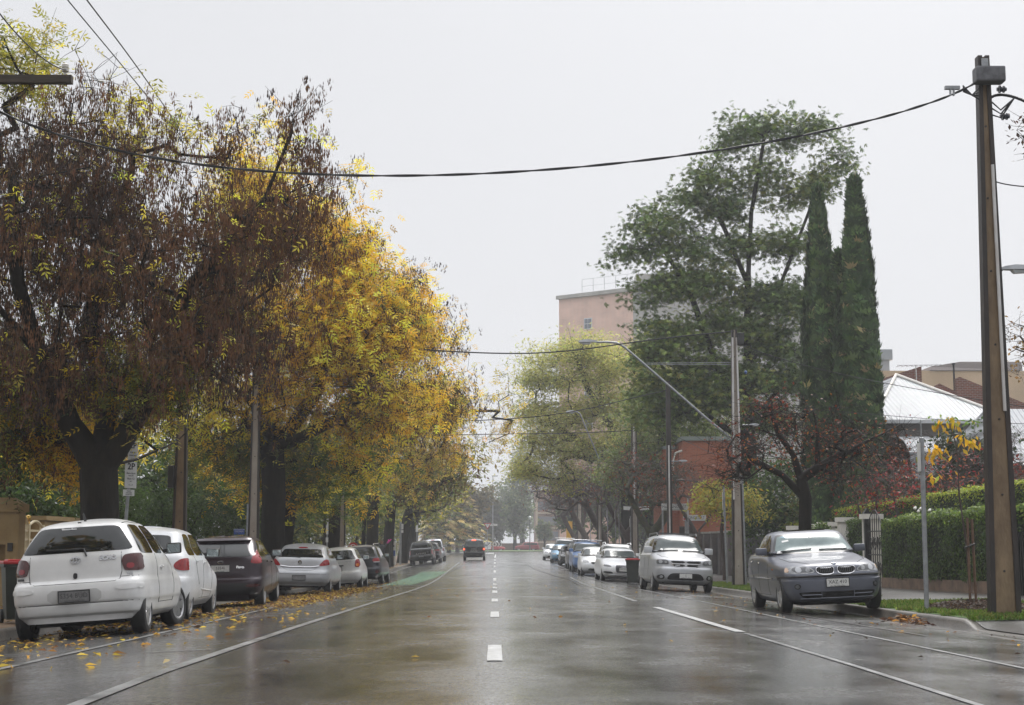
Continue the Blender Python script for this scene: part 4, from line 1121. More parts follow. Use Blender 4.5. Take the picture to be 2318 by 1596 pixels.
def diamond(l, w, x0=0.0, sag=.15):
    return np.array([(x0, 0, 0), (x0 + l * .45, w / 2, -sag * l * .3), (x0 + l, 0, -sag * l), (x0 + l * .45, -w / 2, -sag * l * .3)])
def pat_simple(l, w):
    return diamond(l, w), np.array([(0, 1, 2, 3)])
def pat_compound(l, w, n=7, rl=.22):
    """an ash leaf: leaflets in pairs along a drooping stalk"""
    V = []; F = []
    k = (n - 1) // 2
    for i in range(n):
        if i == n - 1: d = diamond(l, w); ang = 0; at = rl
        else:
            d = diamond(l * .9, w * .9); ang = (1 if i % 2 else -1) * R(58); at = rl * (.25 + .7 * (i // 2) / max(1, k - 1 + .01))
        c, s_ = math.cos(ang), math.sin(ang)
        d = np.stack([d[:, 0] * c - d[:, 1] * s_ + at, d[:, 0] * s_ + d[:, 1] * c, d[:, 2] - .35 * at * at / rl - abs(d[:, 1]) * .3], 1)
        F.append(np.arange(4) + 4 * i); V.append(d)
    return np.concatenate(V), np.array(F)
def pat_keys(n=9, l=.055, w=.014, ln=.16, sp=.05, seed=1):
    """a hanging bunch of winged seeds: local -z is down"""
    r = np.random.default_rng(seed); V = []; F = []
    for i in range(n):
        z = -ln * r.random(); a = r.random() * 6.28; q = sp * (.3 + .7 * r.random())
        u = np.array([math.cos(a), math.sin(a), 0]); p = u * q + [0, 0, z]
        t = np.array([-u[1], u[0], 0]) * w / 2
        V.append(np.array([p, p + t + [0, 0, -l * .6], p + u * .006 + [0, 0, -l], p - t + [0, 0, -l * .6]])); F.append(np.arange(4) + 4 * i)
    return np.concatenate(V), np.array(F)
def pat_spray(n=7, l=.25, w=.05, seed=2):
    """a flat conifer spray: overlapping fingers"""
    r = np.random.default_rng(seed); V = []; F = []
    for i in range(n):
        d = diamond(l * (.55 + .45 * r.random()), w, 0, .3); a = R(-60 + 120 * i / max(1, n - 1)); c, s_ = math.cos(a), math.sin(a)
        o = r.random() * l * .35
        V.append(np.stack([d[:, 0] * c - d[:, 1] * s_ + o, d[:, 0] * s_ + d[:, 1] * c, d[:, 2] + (r.random() - .5) * .06], 1)); F.append(np.arange(4) + 4 * i)
    return np.concatenate(V), np.array(F)

def orient(rng, n, zmean=0.0, zs=.5, upright=False):
    """rotation matrices whose x axis points along the leaf"""
    a = rng.random(n) * 2 * PI
    z = np.clip(rng.normal(zmean, zs, n), -.97, .97)
    h = np.sqrt(1 - z * z)
    x = np.stack([np.cos(a) * h, np.sin(a) * h, z], 1)
    up = np.tile([0., 0., 1.], (n, 1)) + rng.normal(0, .45, (n, 3))
    y = np.cross(up, x); y /= np.linalg.norm(y, axis=1)[:, None] + 1e-9
    zz = np.cross(x, y)
    return np.stack([x, y, zz], 2)
def yaw_only(rng, n):
    a = rng.random(n) * 2 * PI; c, s_ = np.cos(a), np.sin(a); o = np.zeros(n); i = np.ones(n)
    return np.stack([np.stack([c, -s_, o], 1), np.stack([s_, c, o], 1), np.stack([o, o, i], 1)], 1)
def instance(pat, pos, rot, sc):
    V, F = pat; n = len(pos); k = len(V)
    v = np.einsum('nij,kj->nki', rot, V) * sc[:, None, None] + pos[:, None, :]
    f = (F[None] + (np.arange(n) * k)[:, None, None]).reshape(-1, F.shape[1])
    return v.reshape(-1, 3), f
def tints(rng, n, pal, per, jit=.25):
    """per instance a colour from a palette [(weight, rgb)], repeated for its faces"""
    w = np.array([p[0] for p in pal], float); w /= w.sum()
    c = np.array([p[1] for p in pal])[rng.choice(len(pal), n, p=w)]
    c = c * (1 + rng.normal(0, jit, (n, 1))).clip(.35, 1.8) * (1 + rng.normal(0, .06, (n, 3)))
    return np.repeat(c.clip(0.002, .9), per, 0)
class Foliage:
    def __init__(s): s.v = []; s.f = []; s.t = []; s.m = []; s.o = 0
    def add(s, pat, pos, rot, sc, tint, mi=0):
        if len(pos) == 0: return
        v, f = instance(pat, pos, rot, sc)
        s.v.append(v); s.f.append(f + s.o); s.o += len(v); s.t.append(tint); s.m.append(np.full(len(f), mi))
    def build(s, name, mats, parent):
        return npmesh(name, np.concatenate(s.v), np.concatenate(s.f), mats, parent, mi=np.concatenate(s.m), tint=np.concatenate(s.t))

def blob(rng, px, py, Y, rx, ry, rd, n, shell=2.2, flat=None):
    """n points inside an ellipsoid that shows rx by ry photo pixels at the distance Y and is rd metres deep"""
    c = np.array(P(px, py, Y)); k = Y / FOC
    d = rng.normal(0, 1, (n, 3)); d /= np.linalg.norm(d, axis=1)[:, None]
    r = rng.random(n) ** (1 / shell)
    d = d * r[:, None] * (1 + rng.normal(0, .09, (n, 1)))
    return c + d * np.array([rx * k, rd, ry * k])

def shoots(rng, pts, n, lo=.6, hi=1.4, band=.3):
    """sprigs standing up out of the top of a crown"""
    top = pts[pts[:, 2] > np.quantile(pts[:, 2], 1 - band)]; c = top[rng.integers(0, len(top), n)]
    return c + np.stack([rng.normal(0, .25, n), rng.normal(0, .25, n), lo + (hi - lo) * rng.random(n)], 1)
def gaps(rng, pts, k, r, ry=3.0):
    """open holes in a crown"""
    for c in pts[rng.integers(0, len(pts), k)]:
        pts = pts[(((pts - c) / [r, ry, r]) ** 2).sum(1) > 1]
    return pts
def skeleton(rng, trunks, targets, step=.45, jit=.09, up=.6, sag=0.0):
    """nodes and parents: stems first, then every target joined to the nearest wood"""
    pos = []; par = []
    for ti, t in enumerate(trunks):
        t = [np.array(q, float) for q in t]; last = -1
        if ti > 0:
            A = np.array(pos); last = int(np.argmin(((A - t[0]) ** 2).sum(1)))
        for a, b in zip(t[:-1], t[1:]):
            k = max(1, int(np.linalg.norm(b - a) / step))
            for j in range(k):
                if last < 0 or not (j == 0 and ti > 0 and a is t[0]):
                    pos.append(a + (b - a) * j / k); par.append(last); last = len(pos) - 1
        pos.append(t[-1]); par.append(last)
    nt_ = len(pos)
    cap = nt_ + len(targets) * 14 + 10
    A = np.zeros((cap, 3)); A[:nt_] = pos; n = nt_
    par = par + [0] * (cap - nt_)
    d0 = np.array([((A[:nt_] - q) ** 2).sum(1).min() for q in targets])
    tips = []
    for i in np.argsort(d0 * (1 + rng.random(len(d0)) * .5)):
        q = targets[i]; D = q - A[:n]; L = np.sqrt((D ** 2).sum(1)) + 1e-6
        c = L * (1 + up * np.clip(-D[:, 2] / L, 0, 1)); c[:2] += 1.0
        j = int(np.argmin(c)); l_ = L[j]
        k = min(12, max(1, int(l_ / step))); last = j; a = A[j].copy()
        bow = rng.normal(0, .12, 3) * l_; bow[2] += l_ * .12
        for m_ in range(1, k + 1):
            t = m_ / k
            A[n] = a + (q - a) * t + bow * math.sin(PI * t) + rng.normal(0, jit, 3) * (1 if m_ < k else 0) * min(1, l_)
            par[n] = last; last = n; n += 1
            if n >= cap - 1: break
        tips.append(last)
        if n >= cap - 14: break
    return A[:n], np.array(par[:n]), nt_, tips

def wood(A, par, nt_, r_tip, r_base, trunk_taper=None, pw=.46):
    n = len(A); cnt = np.zeros(n); kids = np.zeros(n, int)
    for i in range(n - 1, 0, -1):
        if par[i] >= 0: kids[par[i]] += 1
    cnt[kids == 0] = 1
    order = range(n - 1, -1, -1)
    for i in order:
        if par[i] >= 0: cnt[par[i]] += cnt[i]
    r = r_tip * np.maximum(1, cnt) ** pw
    r = r / max(1.0, r[0] / r_base) if r[0] > r_base else r
    if r[0] < r_base:
        g = (r - r_tip) / max(1e-6, r[0] - r_tip); r = r_tip + (r_base - r_tip) * g
    return np.maximum(r, r_tip * .8)
def wood_mesh(name, A, par, r, m, parent, thick=.03, sel=None, root_flare=1.35):
    V = []; F = []; o = 0
    for k, msk in ((7, r > thick), (3, r <= thick)):
        idx = np.where(msk & (par >= 0))[0]
        if sel is not None: idx = idx[sel[idx]]
        if len(idx) == 0: continue
        p1 = A[idx]; p0 = A[par[idx]]; r1 = r[idx]; r0 = np.minimum(r[par[idx]], r1 * 1.45)
        r0 = np.where(par[idx] == 0, r0 * root_flare, r0)
        d = p1 - p0; L = np.linalg.norm(d, axis=1)[:, None] + 1e-9; d = d / L
        p0 = p0 - d * r0[:, None] * .25
        a = np.where(np.abs(d[:, 2:3]) < .9, [[0., 0., 1.]], [[1., 0., 0.]])
        u = np.cross(d, a); u /= np.linalg.norm(u, axis=1)[:, None]; w_ = np.cross(d, u)
        an = np.arange(k) * 2 * PI / k
        ring = u[:, None] * np.cos(an)[None, :, None] + w_[:, None] * np.sin(an)[None, :, None]
        v = np.concatenate([p0[:, None] + ring * r0[:, None, None], p1[:, None] + ring * r1[:, None, None]], 1)
        f = np.array([(j, (j + 1) % k, (j + 1) % k + k, j + k) for j in range(k)])
        F.append((f[None] + (np.arange(len(idx)) * 2 * k)[:, None, None]).reshape(-1, 4) + o)
        V.append(v.reshape(-1, 3)); o += len(idx) * 2 * k
    return npmesh(name, np.concatenate(V), np.concatenate(F), m, parent, smooth=True)

def tree(name, label, cat, base, trunks, targets, r_tip, r_base, bark, leaves, seed, group=None, step=.5, jit=.08, up=.6, twigs=0, twig_l=.5, crown='crown', split=.55, pw=.46, thick=.03):
    """leaves: list of dicts(pat, n per tip, spread, palette, mat, z, zs, sc, sel)"""
    rng = np.random.default_rng(seed)
    root = thing(name, label, cat, base, group=group)
    b = np.array(base)
    A, par, nt_, tips = skeleton(rng, trunks, targets, step, jit, up)
    r = wood(A, par, nt_, r_tip, r_base, pw=pw)
    thr = max(r_tip * 1.6, r_base * .16)
    big = r > thr
    wood_mesh('trunk', A - b, par, r, bark, root, thick, sel=big)
    wood_mesh('branches', A - b, par, r, bark, root, thick, sel=~big)['kind'] = 'stuff'
    tp = A[tips]
    if twigs:
        n = len(tp) * twigs; c = np.repeat(tp, twigs, 0)
        d = orient(rng, n, .15, .5)[:, :, 0]; e = c + d * twig_l * (.5 + rng.random((n, 1)))
        md = (c + e) / 2 + rng.normal(0, .05, (n, 3)) * twig_l
        pts = np.concatenate([c, md, e]); pr = np.concatenate([np.full(n, -1), np.arange(n), np.arange(n) + n])
        rr = np.concatenate([np.full(n, r_tip), np.full(n, r_tip * .8), np.full(n, r_tip * .5)])
        wood_mesh('twigs', pts - b, pr, rr, bark, root, thick, root_flare=1.0)['kind'] = 'stuff'
        tp = np.concatenate([tp, md, e])
    if leaves:
        fo = Foliage(); mats = []
        for L in leaves:
            m = L.get('mat', M_LEAF)
            if m not in mats: mats.append(m)
            t = tp if L.get('sel') is None else tp[L['sel'](tp, rng)]
            if len(t) == 0: continue
            n = int(len(t) * L['n']); ctr = t[rng.integers(0, len(t), n)]
            s_ = L['spread']; pos = ctr + rng.normal(0, 1, (n, 3)) * (np.array(s_) if hasattr(s_, '__len__') else s_)
            pos[:, 2] = np.maximum(pos[:, 2], base[2] + .05)
            rot = yaw_only(rng, n) if L.get('hang') else orient(rng, n, L.get('z', -.25), L.get('zs', .45))
            sc = (L.get('sc', 1.0) * (.7 + .6 * rng.random(n)))
            per = len(L['pat'][1])
            if L.get('clump', True):      # one dominant colour per clump, some of every colour in it
                pal = L['pal']; w_ = np.array([q[0] for q in pal], float); w_ /= w_.sum()
                key = np.floor(ctr / L.get('cs', 1.1)).astype(int); h = (key[:, 0] * 73856093 ^ key[:, 1] * 19349663 ^ key[:, 2] * 83492791) & 1023
                ch = np.searchsorted(np.cumsum(w_), (h / 1024.0)); mixr = rng.random(n) < .3
                ch = np.where(mixr, rng.choice(len(pal), n, p=w_), np.minimum(ch, len(pal) - 1))
                c = np.array([q[1] for q in pal])[ch] * (1 + rng.normal(0, .2, (n, 1))).clip(.4, 1.7) * (1 + rng.normal(0, .06, (n, 3)))
                tn = np.repeat(c.clip(.002, .85), per, 0)
            else: tn = tints(rng, n, L['pal'], per)
            fo.add(L['pat'], pos - b, rot, sc, tn, mats.index(m))
        fo.build(crown, mats, root)
    return root

YEL = (.90, .70, .075); GOLD = (.86, .52, .045); YGR = (.54, .47, .07); OLV = (.20, .21, .045); GRN = (.085, .145, .03); DGR = (.042, .075, .02); BRN = (.125, .056, .022); DBR = (.045, .024, .015); RUST = (.22, .05, .018)
rng0 = np.random.default_rng(11)
ASHG = 'ash trees along the left kerb'
def base_at(X, Y): return Vector((X, Y, gz(X, Y) - .02))
K = lambda *a: np.concatenate(a)
# --- ash 1: brown with hanging seed keys, nearest
Y1 = 27.7; b1 = base_at(PX(232, Y1), Y1)
q = lambda px, py, Y: np.array(P(px, py, Y))
tr1 = [[b1, q(228, 1150, Y1), q(225, 1060, Y1)], [q(225, 1060, Y1), q(160, 960, Y1), q(90, 800, Y1 - .6), q(40, 640, Y1 - 1.2), q(30, 420, Y1 - 1.5)],
       [q(225, 1060, Y1), q(250, 900, Y1 + .3), q(205, 760, Y1 + .5), q(230, 560, Y1 + .5), q(300, 380, Y1)],
       [q(228, 1080, Y1), q(300, 960, Y1 - .2), q(370, 850, Y1 - .6), q(420, 660, Y1 - 1.0), q(470, 610, Y1 - 1.2), q(600, 450, Y1 - 1.5), q(660, 300, Y1 - 1.6)],
       [q(300, 960, Y1), q(360, 900, Y1 + 1), q(450, 760, Y1 + 1.5), q(560, 690, Y1 + 1.6), q(660, 620, Y1 + 1.7)],
       [q(225, 1060, Y1), q(310, 1040, Y1 + 1), q(400, 1000, Y1 + 2), q(470, 930, Y1 + 2.6)],
       [q(90, 800, Y1 - .6), q(0, 700, Y1 - 1.5), q(-120, 600, Y1 - 2)]]
t1 = K(blob(rng0, 120, 590, Y1, 300, 230, 3.6, 330), blob(rng0, 430, 600, Y1, 240, 190, 3.2, 260), blob(rng0, 300, 420, Y1, 200, 110, 2.6, 80), blob(rng0, 50, 360, Y1, 150, 160, 2.6, 70), blob(rng0, 400, 330, Y1 - .5, 60, 40, .8, 7), blob(rng0, 230, 170, Y1 - .5, 40, 45, .6, 6), blob(rng0, 500, 330, Y1 - .5, 60, 50, .8, 8),
       blob(rng0, 610, 560, Y1 - 1, 130, 120, 2, 55), blob(rng0, 200, 290, Y1 - .5, 150, 90, 1.8, 22), blob(rng0, 560, 720, Y1, 130, 90, 2.4, 60), blob(rng0, 150, 800, Y1, 260, 90, 3.0, 120), blob(rng0, 180, 880, Y1 + .5, 230, 60, 2.4, 60), blob(rng0, 420, 800, Y1 - .5, 200, 80, 2.6, 80), blob(rng0, 690, 420, Y1 - 1.3, 70, 130, 1.0, 22), blob(rng0, 665, 290, Y1 - 1.5, 30, 65, .5, 7))
t1y = K(blob(rng0, 35, 120, Y1 - .5, 75, 90, 1.2, 22), blob(rng0, 330, 260, Y1 - .5, 70, 60, 1, 7))
tl = K(blob(rng0, 90, 990, Y1 + 2, 110, 70, 2, 46), blob(rng0, 190, 1000, Y1 + 2.5, 90, 60, 2, 30), blob(rng0, 330, 880, Y1, 80, 50, 1.5, 24), blob(rng0, 60, 900, Y1 + 1, 70, 50, 1.5, 20))
leafA = dict(pat=pat_compound(.115, .036), spread=.2, z=-.2, zs=.45)
def low(th, p): return lambda t, rng: np.where((t[:, 2] < th) | (rng.random(len(t)) < p))[0]
def near_pts(pts, rad): 
    return lambda t, rng: np.where(np.sqrt(((t[:, None, :] - pts[None]) ** 2).sum(2)).min(1) < rad)[0]
t1 = gaps(rng0, t1, 6, .55, 4); t1 = K(t1, shoots(rng0, t1[t1[:, 2] > 6.0], 24, .4, .85, .4))
tree('ash_tree', 'near ash tree on the left, brown crown hung with dry seed keys', 'tree', b1, tr1, K(t1, t1y, tl), .006, .36, M_BARK,
     [dict(pat=pat_keys(10, .085, .022, .2, .06), n=2.1, spread=.16, hang=True, mat=M_SEED, pal=[(4, BRN), (3, DBR), (2, (.15, .07, .03))], cs=.8, sel=lambda t, rng: np.where(t[:, 2] < b1.z + 9.6)[0]),
      dict(leafA, n=.13, pal=[(3, YGR), (3, YEL), (2, OLV)], sc=.95),
      dict(leafA, n=3.2, pal=[(4, YGR), (2, (.42, .36, .05)), (2, (.26, .27, .06))], sel=near_pts(t1y, .5), spread=.22),
      dict(leafA, n=6, pal=[(3, OLV), (2, YGR), (3, GOLD), (2, YEL), (1, GRN)], sel=near_pts(tl, .45), spread=.26)],
     101, ASHG, twigs=3, twig_l=.55, thick=.035)
# --- ashes of the same row behind the viewer: they shade the scene and show in glass and wet paint
for k_, (x_, y_) in enumerate(((-8.4, 13.2), (7.6, -14), (-7.2, -30))):
    b_ = Vector((x_, y_, gz(x_, y_))); rg_ = np.random.default_rng(90 + k_); tg_ = np.array(b_) + np.array([0, 0, 7.5]) + rg_.normal(0, 1, (130, 3)).clip(-1.4, 1.4) * [1.7, 2.2, 1.7]
    tree('ash_tree', ['ash tree just outside the left edge of the view', 'ash tree behind the viewer on the right', 'ash tree behind the viewer on the left'][k_], 'tree', b_, [[b_, b_ + Vector((0, 0, 3.2)), b_ + Vector((.3, 0, 6))]], tg_, .02, .4, M_BARK, [dict(pat=pat_simple(.5, .24), n=26, spread=.4, pal=[(2, GOLD), (2, OLV), (2, BRN)])], 90 + k_, ASHG, step=1.0)
# --- ash 2: bright yellow
Y2 = 47; b2 = base_at(-6.9, Y2); X2 = 1120 - 6.9 * FOC / Y2
tr2 = [[b2, q(X2, 1120, Y2), q(X2 - 5, 1000, Y2)], [q(X2 - 5, 1000, Y2), q(X2 - 30, 850, Y2), q(620, 700, Y2), q(600, 520, Y2)], [q(X2, 1020, Y2), q(720, 880, Y2), q(770, 700, Y2), q(800, 530, Y2)],
       [q(X2, 1020, Y2), q(760, 950, Y2 - 1), q(850, 830, Y2 - 1.5), q(910, 740, Y2 - 2)], [q(X2 - 5, 1000, Y2), q(560, 900, Y2 - 2), q(450, 820, Y2 - 3)]]
t2 = K(blob(rng0, 590, 520, Y2, 150, 110, 3, 110), blob(rng0, 560, 420, Y2, 90, 70, 2, 40), blob(rng0, 770, 590, Y2, 95, 105, 3, 105), blob(rng0, 830, 765, Y2, 155, 130, 4, 220), blob(rng0, 650, 760, Y2, 240, 170, 4.5, 300),
       blob(rng0, 905, 730, Y2 - 1, 70, 100, 2.5, 70), blob(rng0, 500, 880, Y2, 230, 120, 4, 150), blob(rng0, 830, 900, Y2, 190, 90, 4, 130), blob(rng0, 925, 830, Y2 - 1, 95, 80, 2.5, 70))
leafB = dict(pat=pat_compound(.165, .052, 7, .25), spread=.3, z=-.25, zs=.45)
ymix = [(7, YEL), (6, GOLD), (.3, YGR), (.8, OLV)]
t2 = gaps(rng0, t2, 8, .9, 4); t2 = K(t2, shoots(rng0, t2, 40, .5, 1.5, .4))
tree('ash_tree', 'bright golden yellow ash tree behind the brown seeded one', 'tree', b2, tr2, t2, .007, .38, M_BARK,
     [dict(leafB, n=3.4, pal=ymix, cs=1.5), dict(pat=pat_keys(8, .09, .028, .22, .08), n=1.9, spread=.25, hang=True, mat=M_SEED, pal=[(3, BRN), (2, DBR)], cs=1.6)], 102, ASHG, twigs=2, twig_l=.6, step=.6)
# low drooping green and yellow skirt
t2b = K(blob(rng0, 560, 1010, Y2 + 2, 190, 60, 3, 110), blob(rng0, 760, 1030, Y2 + 3, 150, 50, 3, 80), blob(rng0, 610, 1085, Y2 + 5, 150, 50, 2.5, 70), blob(rng0, 730, 1105, Y2 + 8, 130, 45, 2.5, 60))
tree('ash_tree', 'green and yellow ash behind the near trunk, drooping low over the hatchbacks', 'tree', base_at(-7.4, Y2 + 6), [[base_at(-7.4, Y2 + 6), q(660, 1100, Y2 + 6), q(600, 1000, Y2 + 4), q(480, 960, Y2 + 2)]], t2b, .008, .24, M_BARK,
     [dict(leafB, n=4.2, pal=[(4, OLV), (4, GRN), (2, GOLD), (2, YEL)], spread=.34)], 112, ASHG, twigs=2, twig_l=.6, step=.7)
# --- ash 3: brown and yellow reaching over the road
Y3 = 63; b3 = base_at(-6.8, Y3); X3 = 1120 - 6.8 * FOC / Y3
tr3 = [[b3, q(X3, 1120, Y3), q(X3 + 5, 1010, Y3)], [q(X3 + 5, 1010, Y3), q(800, 900, Y3), q(870, 790, Y3), q(925, 670, Y3)], [q(X3 + 5, 1010, Y3), q(850, 950, Y3), q(960, 870, Y3), q(1025, 845, Y3)], [q(X3, 1030, Y3), q(700, 930, Y3), q(650, 850, Y3)]]
t3 = K(blob(rng0, 895, 790, Y3, 105, 130, 3.5, 140), blob(rng0, 985, 835, Y3, 55, 95, 2.5, 60), blob(rng0, 920, 900, Y3, 150, 90, 4, 140), blob(rng0, 760, 1010, Y3, 170, 70, 4, 130), blob(rng0, 930, 640, Y3, 36, 45, 1.2, 14), blob(rng0, 1035, 860, Y3, 24, 45, 1.2, 14))
t3 = gaps(rng0, t3, 5, 1.0, 4); t3 = K(t3, shoots(rng0, t3, 22, .5, 1.6, .5))
tree('ash_tree', 'brown and yellow ash leaning over the road, third along the left kerb', 'tree', b3, tr3, t3, .009, .36, M_BARK,
     [dict(leafB, n=2.0, cs=1.6, pal=[(6, GOLD), (4, YEL), (1, OLV)], sc=1.15, spread=.35), dict(pat=pat_keys(8, .12, .035, .3, .1), n=3.0, spread=.3, hang=True, mat=M_SEED, pal=[(3, BRN), (3, DBR)], cs=2)], 103, ASHG, twigs=2, twig_l=.8, step=.7)
# --- ash 4: pale yellow, feathery
Y4 = 84; b4 = base_at(-6.8, Y4); X4 = 1120 - 6.8 * FOC / Y4
tr4 = [[b4, q(X4, 1130, Y4), q(X4 + 15, 1040, Y4)], [q(X4 + 15, 1040, Y4), q(940, 980, Y4), q(1040, 930, Y4), q(1130, 930, Y4)], [q(X4 + 15, 1040, Y4), q(920, 930, Y4), q(980, 900, Y4)]]
t4 = K(blob(rng0, 960, 960, Y4, 140, 95, 4.5, 200), blob(rng0, 1050, 960, Y4, 75, 80, 3, 90), blob(rng0, 1115, 945, Y4, 50, 75, 2, 34), blob(rng0, 880, 1030, Y4, 160, 70, 4, 120))
t4 = gaps(rng0, t4, 8, 1.2, 4); t4 = K(t4, shoots(rng0, t4, 20, .6, 1.8, .6))
tree('ash_tree', 'pale yellow feathery ash, farthest over the road on the left', 'tree', b4, tr4, t4, .010, .34, M_BARK,
     [dict(leafB, n=3.0, pal=[(5, (.66, .48, .11)), (3, YGR), (2, GOLD), (2, (.2, .22, .06))], sc=1.35, spread=.42), dict(pat=pat_keys(6, .15, .045, .35, .14), n=.7, spread=.4, hang=True, mat=M_SEED, pal=[(3, BRN), (3, (.14, .08, .04))], cs=2.5)], 104, ASHG, twigs=2, twig_l=.9, step=.8)
leafF = dict(pat=pat_simple(.42, .17), spread=.55, z=-.15, zs=.5)
# --- ash 5, olive, and a weeping green tree by it
Y5 = 103; b5 = base_at(-7.3, Y5)
t5 = K(blob(rng0, 930, 1085, Y5, 120, 55, 4, 110), blob(rng0, 1010, 1045, Y5, 80, 60, 3.5, 80), blob(rng0, 850, 1080, Y5, 100, 55, 4, 80))
tree('ash_tree', 'olive brown ash above the black pick-up', 'tree', b5, [[b5, q(884, 1150, Y5), q(910, 1090, Y5)]], t5, .012, .36, M_BARK, [dict(leafF, n=11, pal=[(3, OLV), (2, (.2, .15, .05)), (2, YGR), (1, BRN)], sc=.85)], 105, ASHG, step=1.0, twigs=1, twig_l=1.0)
bw = base_at(-8.6, 78)
tw = K(blob(rng0, 828, 1110, 88, 72, 45, 2.2, 60), blob(rng0, 820, 1155, 88, 62, 40, 2.2, 50))
bw = base_at(-7.7, 88)
tree('weeping_tree', 'small bright green weeping tree behind the white and navy cars', 'tree', bw, [[bw, q(826, 1150, 88), q(828, 1090, 88)]], tw, .01, .12, M_BARK, [dict(leafF, n=22, pal=[(4, (.24, .30, .05)), (3, (.16, .21, .04)), (1, YGR)], sc=.6, z=-.6, spread=.3)], 106, step=.7)
Y7 = 118; b7 = base_at(-7.2, Y7)
t7 = K(blob(rng0, 950, 1120, Y7, 85, 55, 4, 90), blob(rng0, 1000, 1110, Y7 + 6, 60, 50, 4, 50))
tree('ash_tree', 'yellow green ash with leaning dark trunk by the parking meter', 'tree', b7, [[b7, q(920, 1175, Y7), q(940, 1110, Y7)]], t7, .014, .36, M_BARK, [dict(leafF, n=13, pal=[(3, (.2, .22, .05)), (2, YGR), (2, OLV)], sc=.95)], 107, ASHG, step=1.0)
b8 = base_at(-7.4, 135)
tree('ash_tree', 'dark green ash behind the parked pale silver off-roader', 'tree', b8, [[b8, q(935, 1180, 135), q(950, 1120, 135)]], K(blob(rng0, 955, 1130, 135, 70, 50, 4, 80)), .014, .5, M_BARK, [dict(leafF, n=13, pal=[(3, OLV), (2, GRN), (1, YGR)], sc=1.0)], 108, ASHG, step=1.0)

# --- golden-tipped conifer by the roundabout
def conifer(name, label, X, Y, h, rad, pal, seed, n=2600, sc=1.0, group=None, z0=.12):
    rng = np.random.default_rng(seed); b = base_at(X, Y)
    root = thing(name, label, 'tree', b, group=group)
    mb = MB(); mb.tube([(0, 0, 0), (0, 0, h * .5), (0, 0, h * .97)], [.028 * h, .016 * h, .004 * h], 8); mb.build('trunk', M_BARK, root, smooth=True)
    t = rng.random(n) ** .8; lay = np.round(t * 13) / 13 + rng.normal(0, .018, n)
    zz = h * (z0 + (1 - z0) * lay.clip(0, 1)); a = rng.random(n) * 2 * PI
    rr = rad * (1 - lay.clip(0, 1)) ** .8 * np.sqrt(.25 + .75 * rng.random(n)) * (1 + .25 * np.sin(a * 5 + lay * 40)) + .15
    pos = np.stack([np.cos(a) * rr, np.sin(a) * rr, zz - rr * .12], 1)
    x = np.stack([np.cos(a), np.sin(a), -.25 + rng.normal(0, .2, n)], 1); x += rng.normal(0, .25, (n, 3)); x /= np.linalg.norm(x, axis=1)[:, None]
    y = np.cross(np.tile([0, 0, 1.], (n, 1)), x); y /= np.linalg.norm(y, axis=1)[:, None]
    fo = Foliage(); p_ = pat_spray(7, .9 * sc, .22 * sc); fo.add(p_, pos, np.stack([x, y, np.cross(x, y)], 2), .7 + .6 * rng.random(n), tints(rng, n, pal, 7)); fo.build('crown', [M_NEEDLE], root)
    return root
conifer('conifer_tree', 'golden tipped conifer at the left of the roundabout', PX(1016, 215), 215, 11.5, 5.2, [(5, (.62, .50, .20)), (3, (.38, .33, .12)), (3, (.10, .11, .04))], 120, 2600, 1.0)

# --- big trees and shrubs behind the left garden wall
def bush(name, label, X, Y, h, rx, ry, pal, seed, leaf=.12, n=2600, group=None, cat='shrub', z0=.0, trunk=.05, lw=.5):
    rng = np.random.default_rng(seed); b = base_at(X, Y); root = thing(name, label, cat, b, group=group)
    m_ = max(6, n // 260); ctr = rng.normal(0, 1, (m_, 3)); ctr /= np.linalg.norm(ctr, axis=1)[:, None]
    ctr = ctr * (.35 + .45 * rng.random((m_, 1))) * [rx, ry, (h - z0) / 2] + [0, 0, z0 + (h - z0) * .5]
    k = rng.integers(0, m_, n); d = rng.normal(0, 1, (n, 3)); d /= np.linalg.norm(d, axis=1)[:, None]
    rad = (.45 + .25 * np.sin(k * 2.3))[:, None] * (rng.random((n, 1)) ** .4)
    pos = ctr[k] + d * rad * [rx, ry, (h - z0) / 2.2]; pos[:, 2] = np.abs(pos[:, 2] - .03) + .03
    fo = Foliage(); p_ = pat_simple(leaf, leaf * lw)
    w_ = np.array([q_[0] for q_ in pal], float); w_ /= w_.sum(); cc = rng.choice(len(pal), m_, p=w_)
    c = np.array([q_[1] for q_ in pal])[np.where(rng.random(n) < .65, cc[k], rng.choice(len(pal), n, p=w_))] * (1 + rng.normal(0, .22, (n, 1))).clip(.4, 1.7)
    fo.add(p_, pos, orient(rng, n, .1, .5), .7 + .6 * rng.random(n), c.clip(.002, .9)); fo.build('foliage', [M_LEAF], root)
    mb = MB()
    for i in range(min(m_, 9)): mb.tube([(rng.normal(0, .08), rng.normal(0, .08), -.02), tuple(ctr[i] * [.4, .4, .5]), tuple(ctr[i])], [trunk, trunk * .7, trunk * .3], 6)
    mb.build('stems', M_BARK, root, smooth=True)
    return root
GS = [(3, GRN), (3, DGR), (2, (.09, .13, .03))]
bush('garden_tree', 'tall dark evergreen tree behind the sandstone gatepost', -13.5, 40, 6.2, 3.2, 3, [(3, DGR), (3, (.035, .06, .018)), (2, GRN)], 201, .24, 13000, cat='tree', z0=.6, trunk=.14)
bush('garden_tree', 'dark leafy tree at the left edge with sky showing through', -16.5, 47, 9.0, 4, 3.5, [(3, GRN), (3, DGR), (1, OLV)], 202, .26, 7500, cat='tree', z0=3.5, trunk=.2)
bush('garden_shrub', 'glossy dark shrub over the sandstone wall', -10.9, 36.5, 2.9, 1.5, 1.2, GS, 203, .13, 7000)
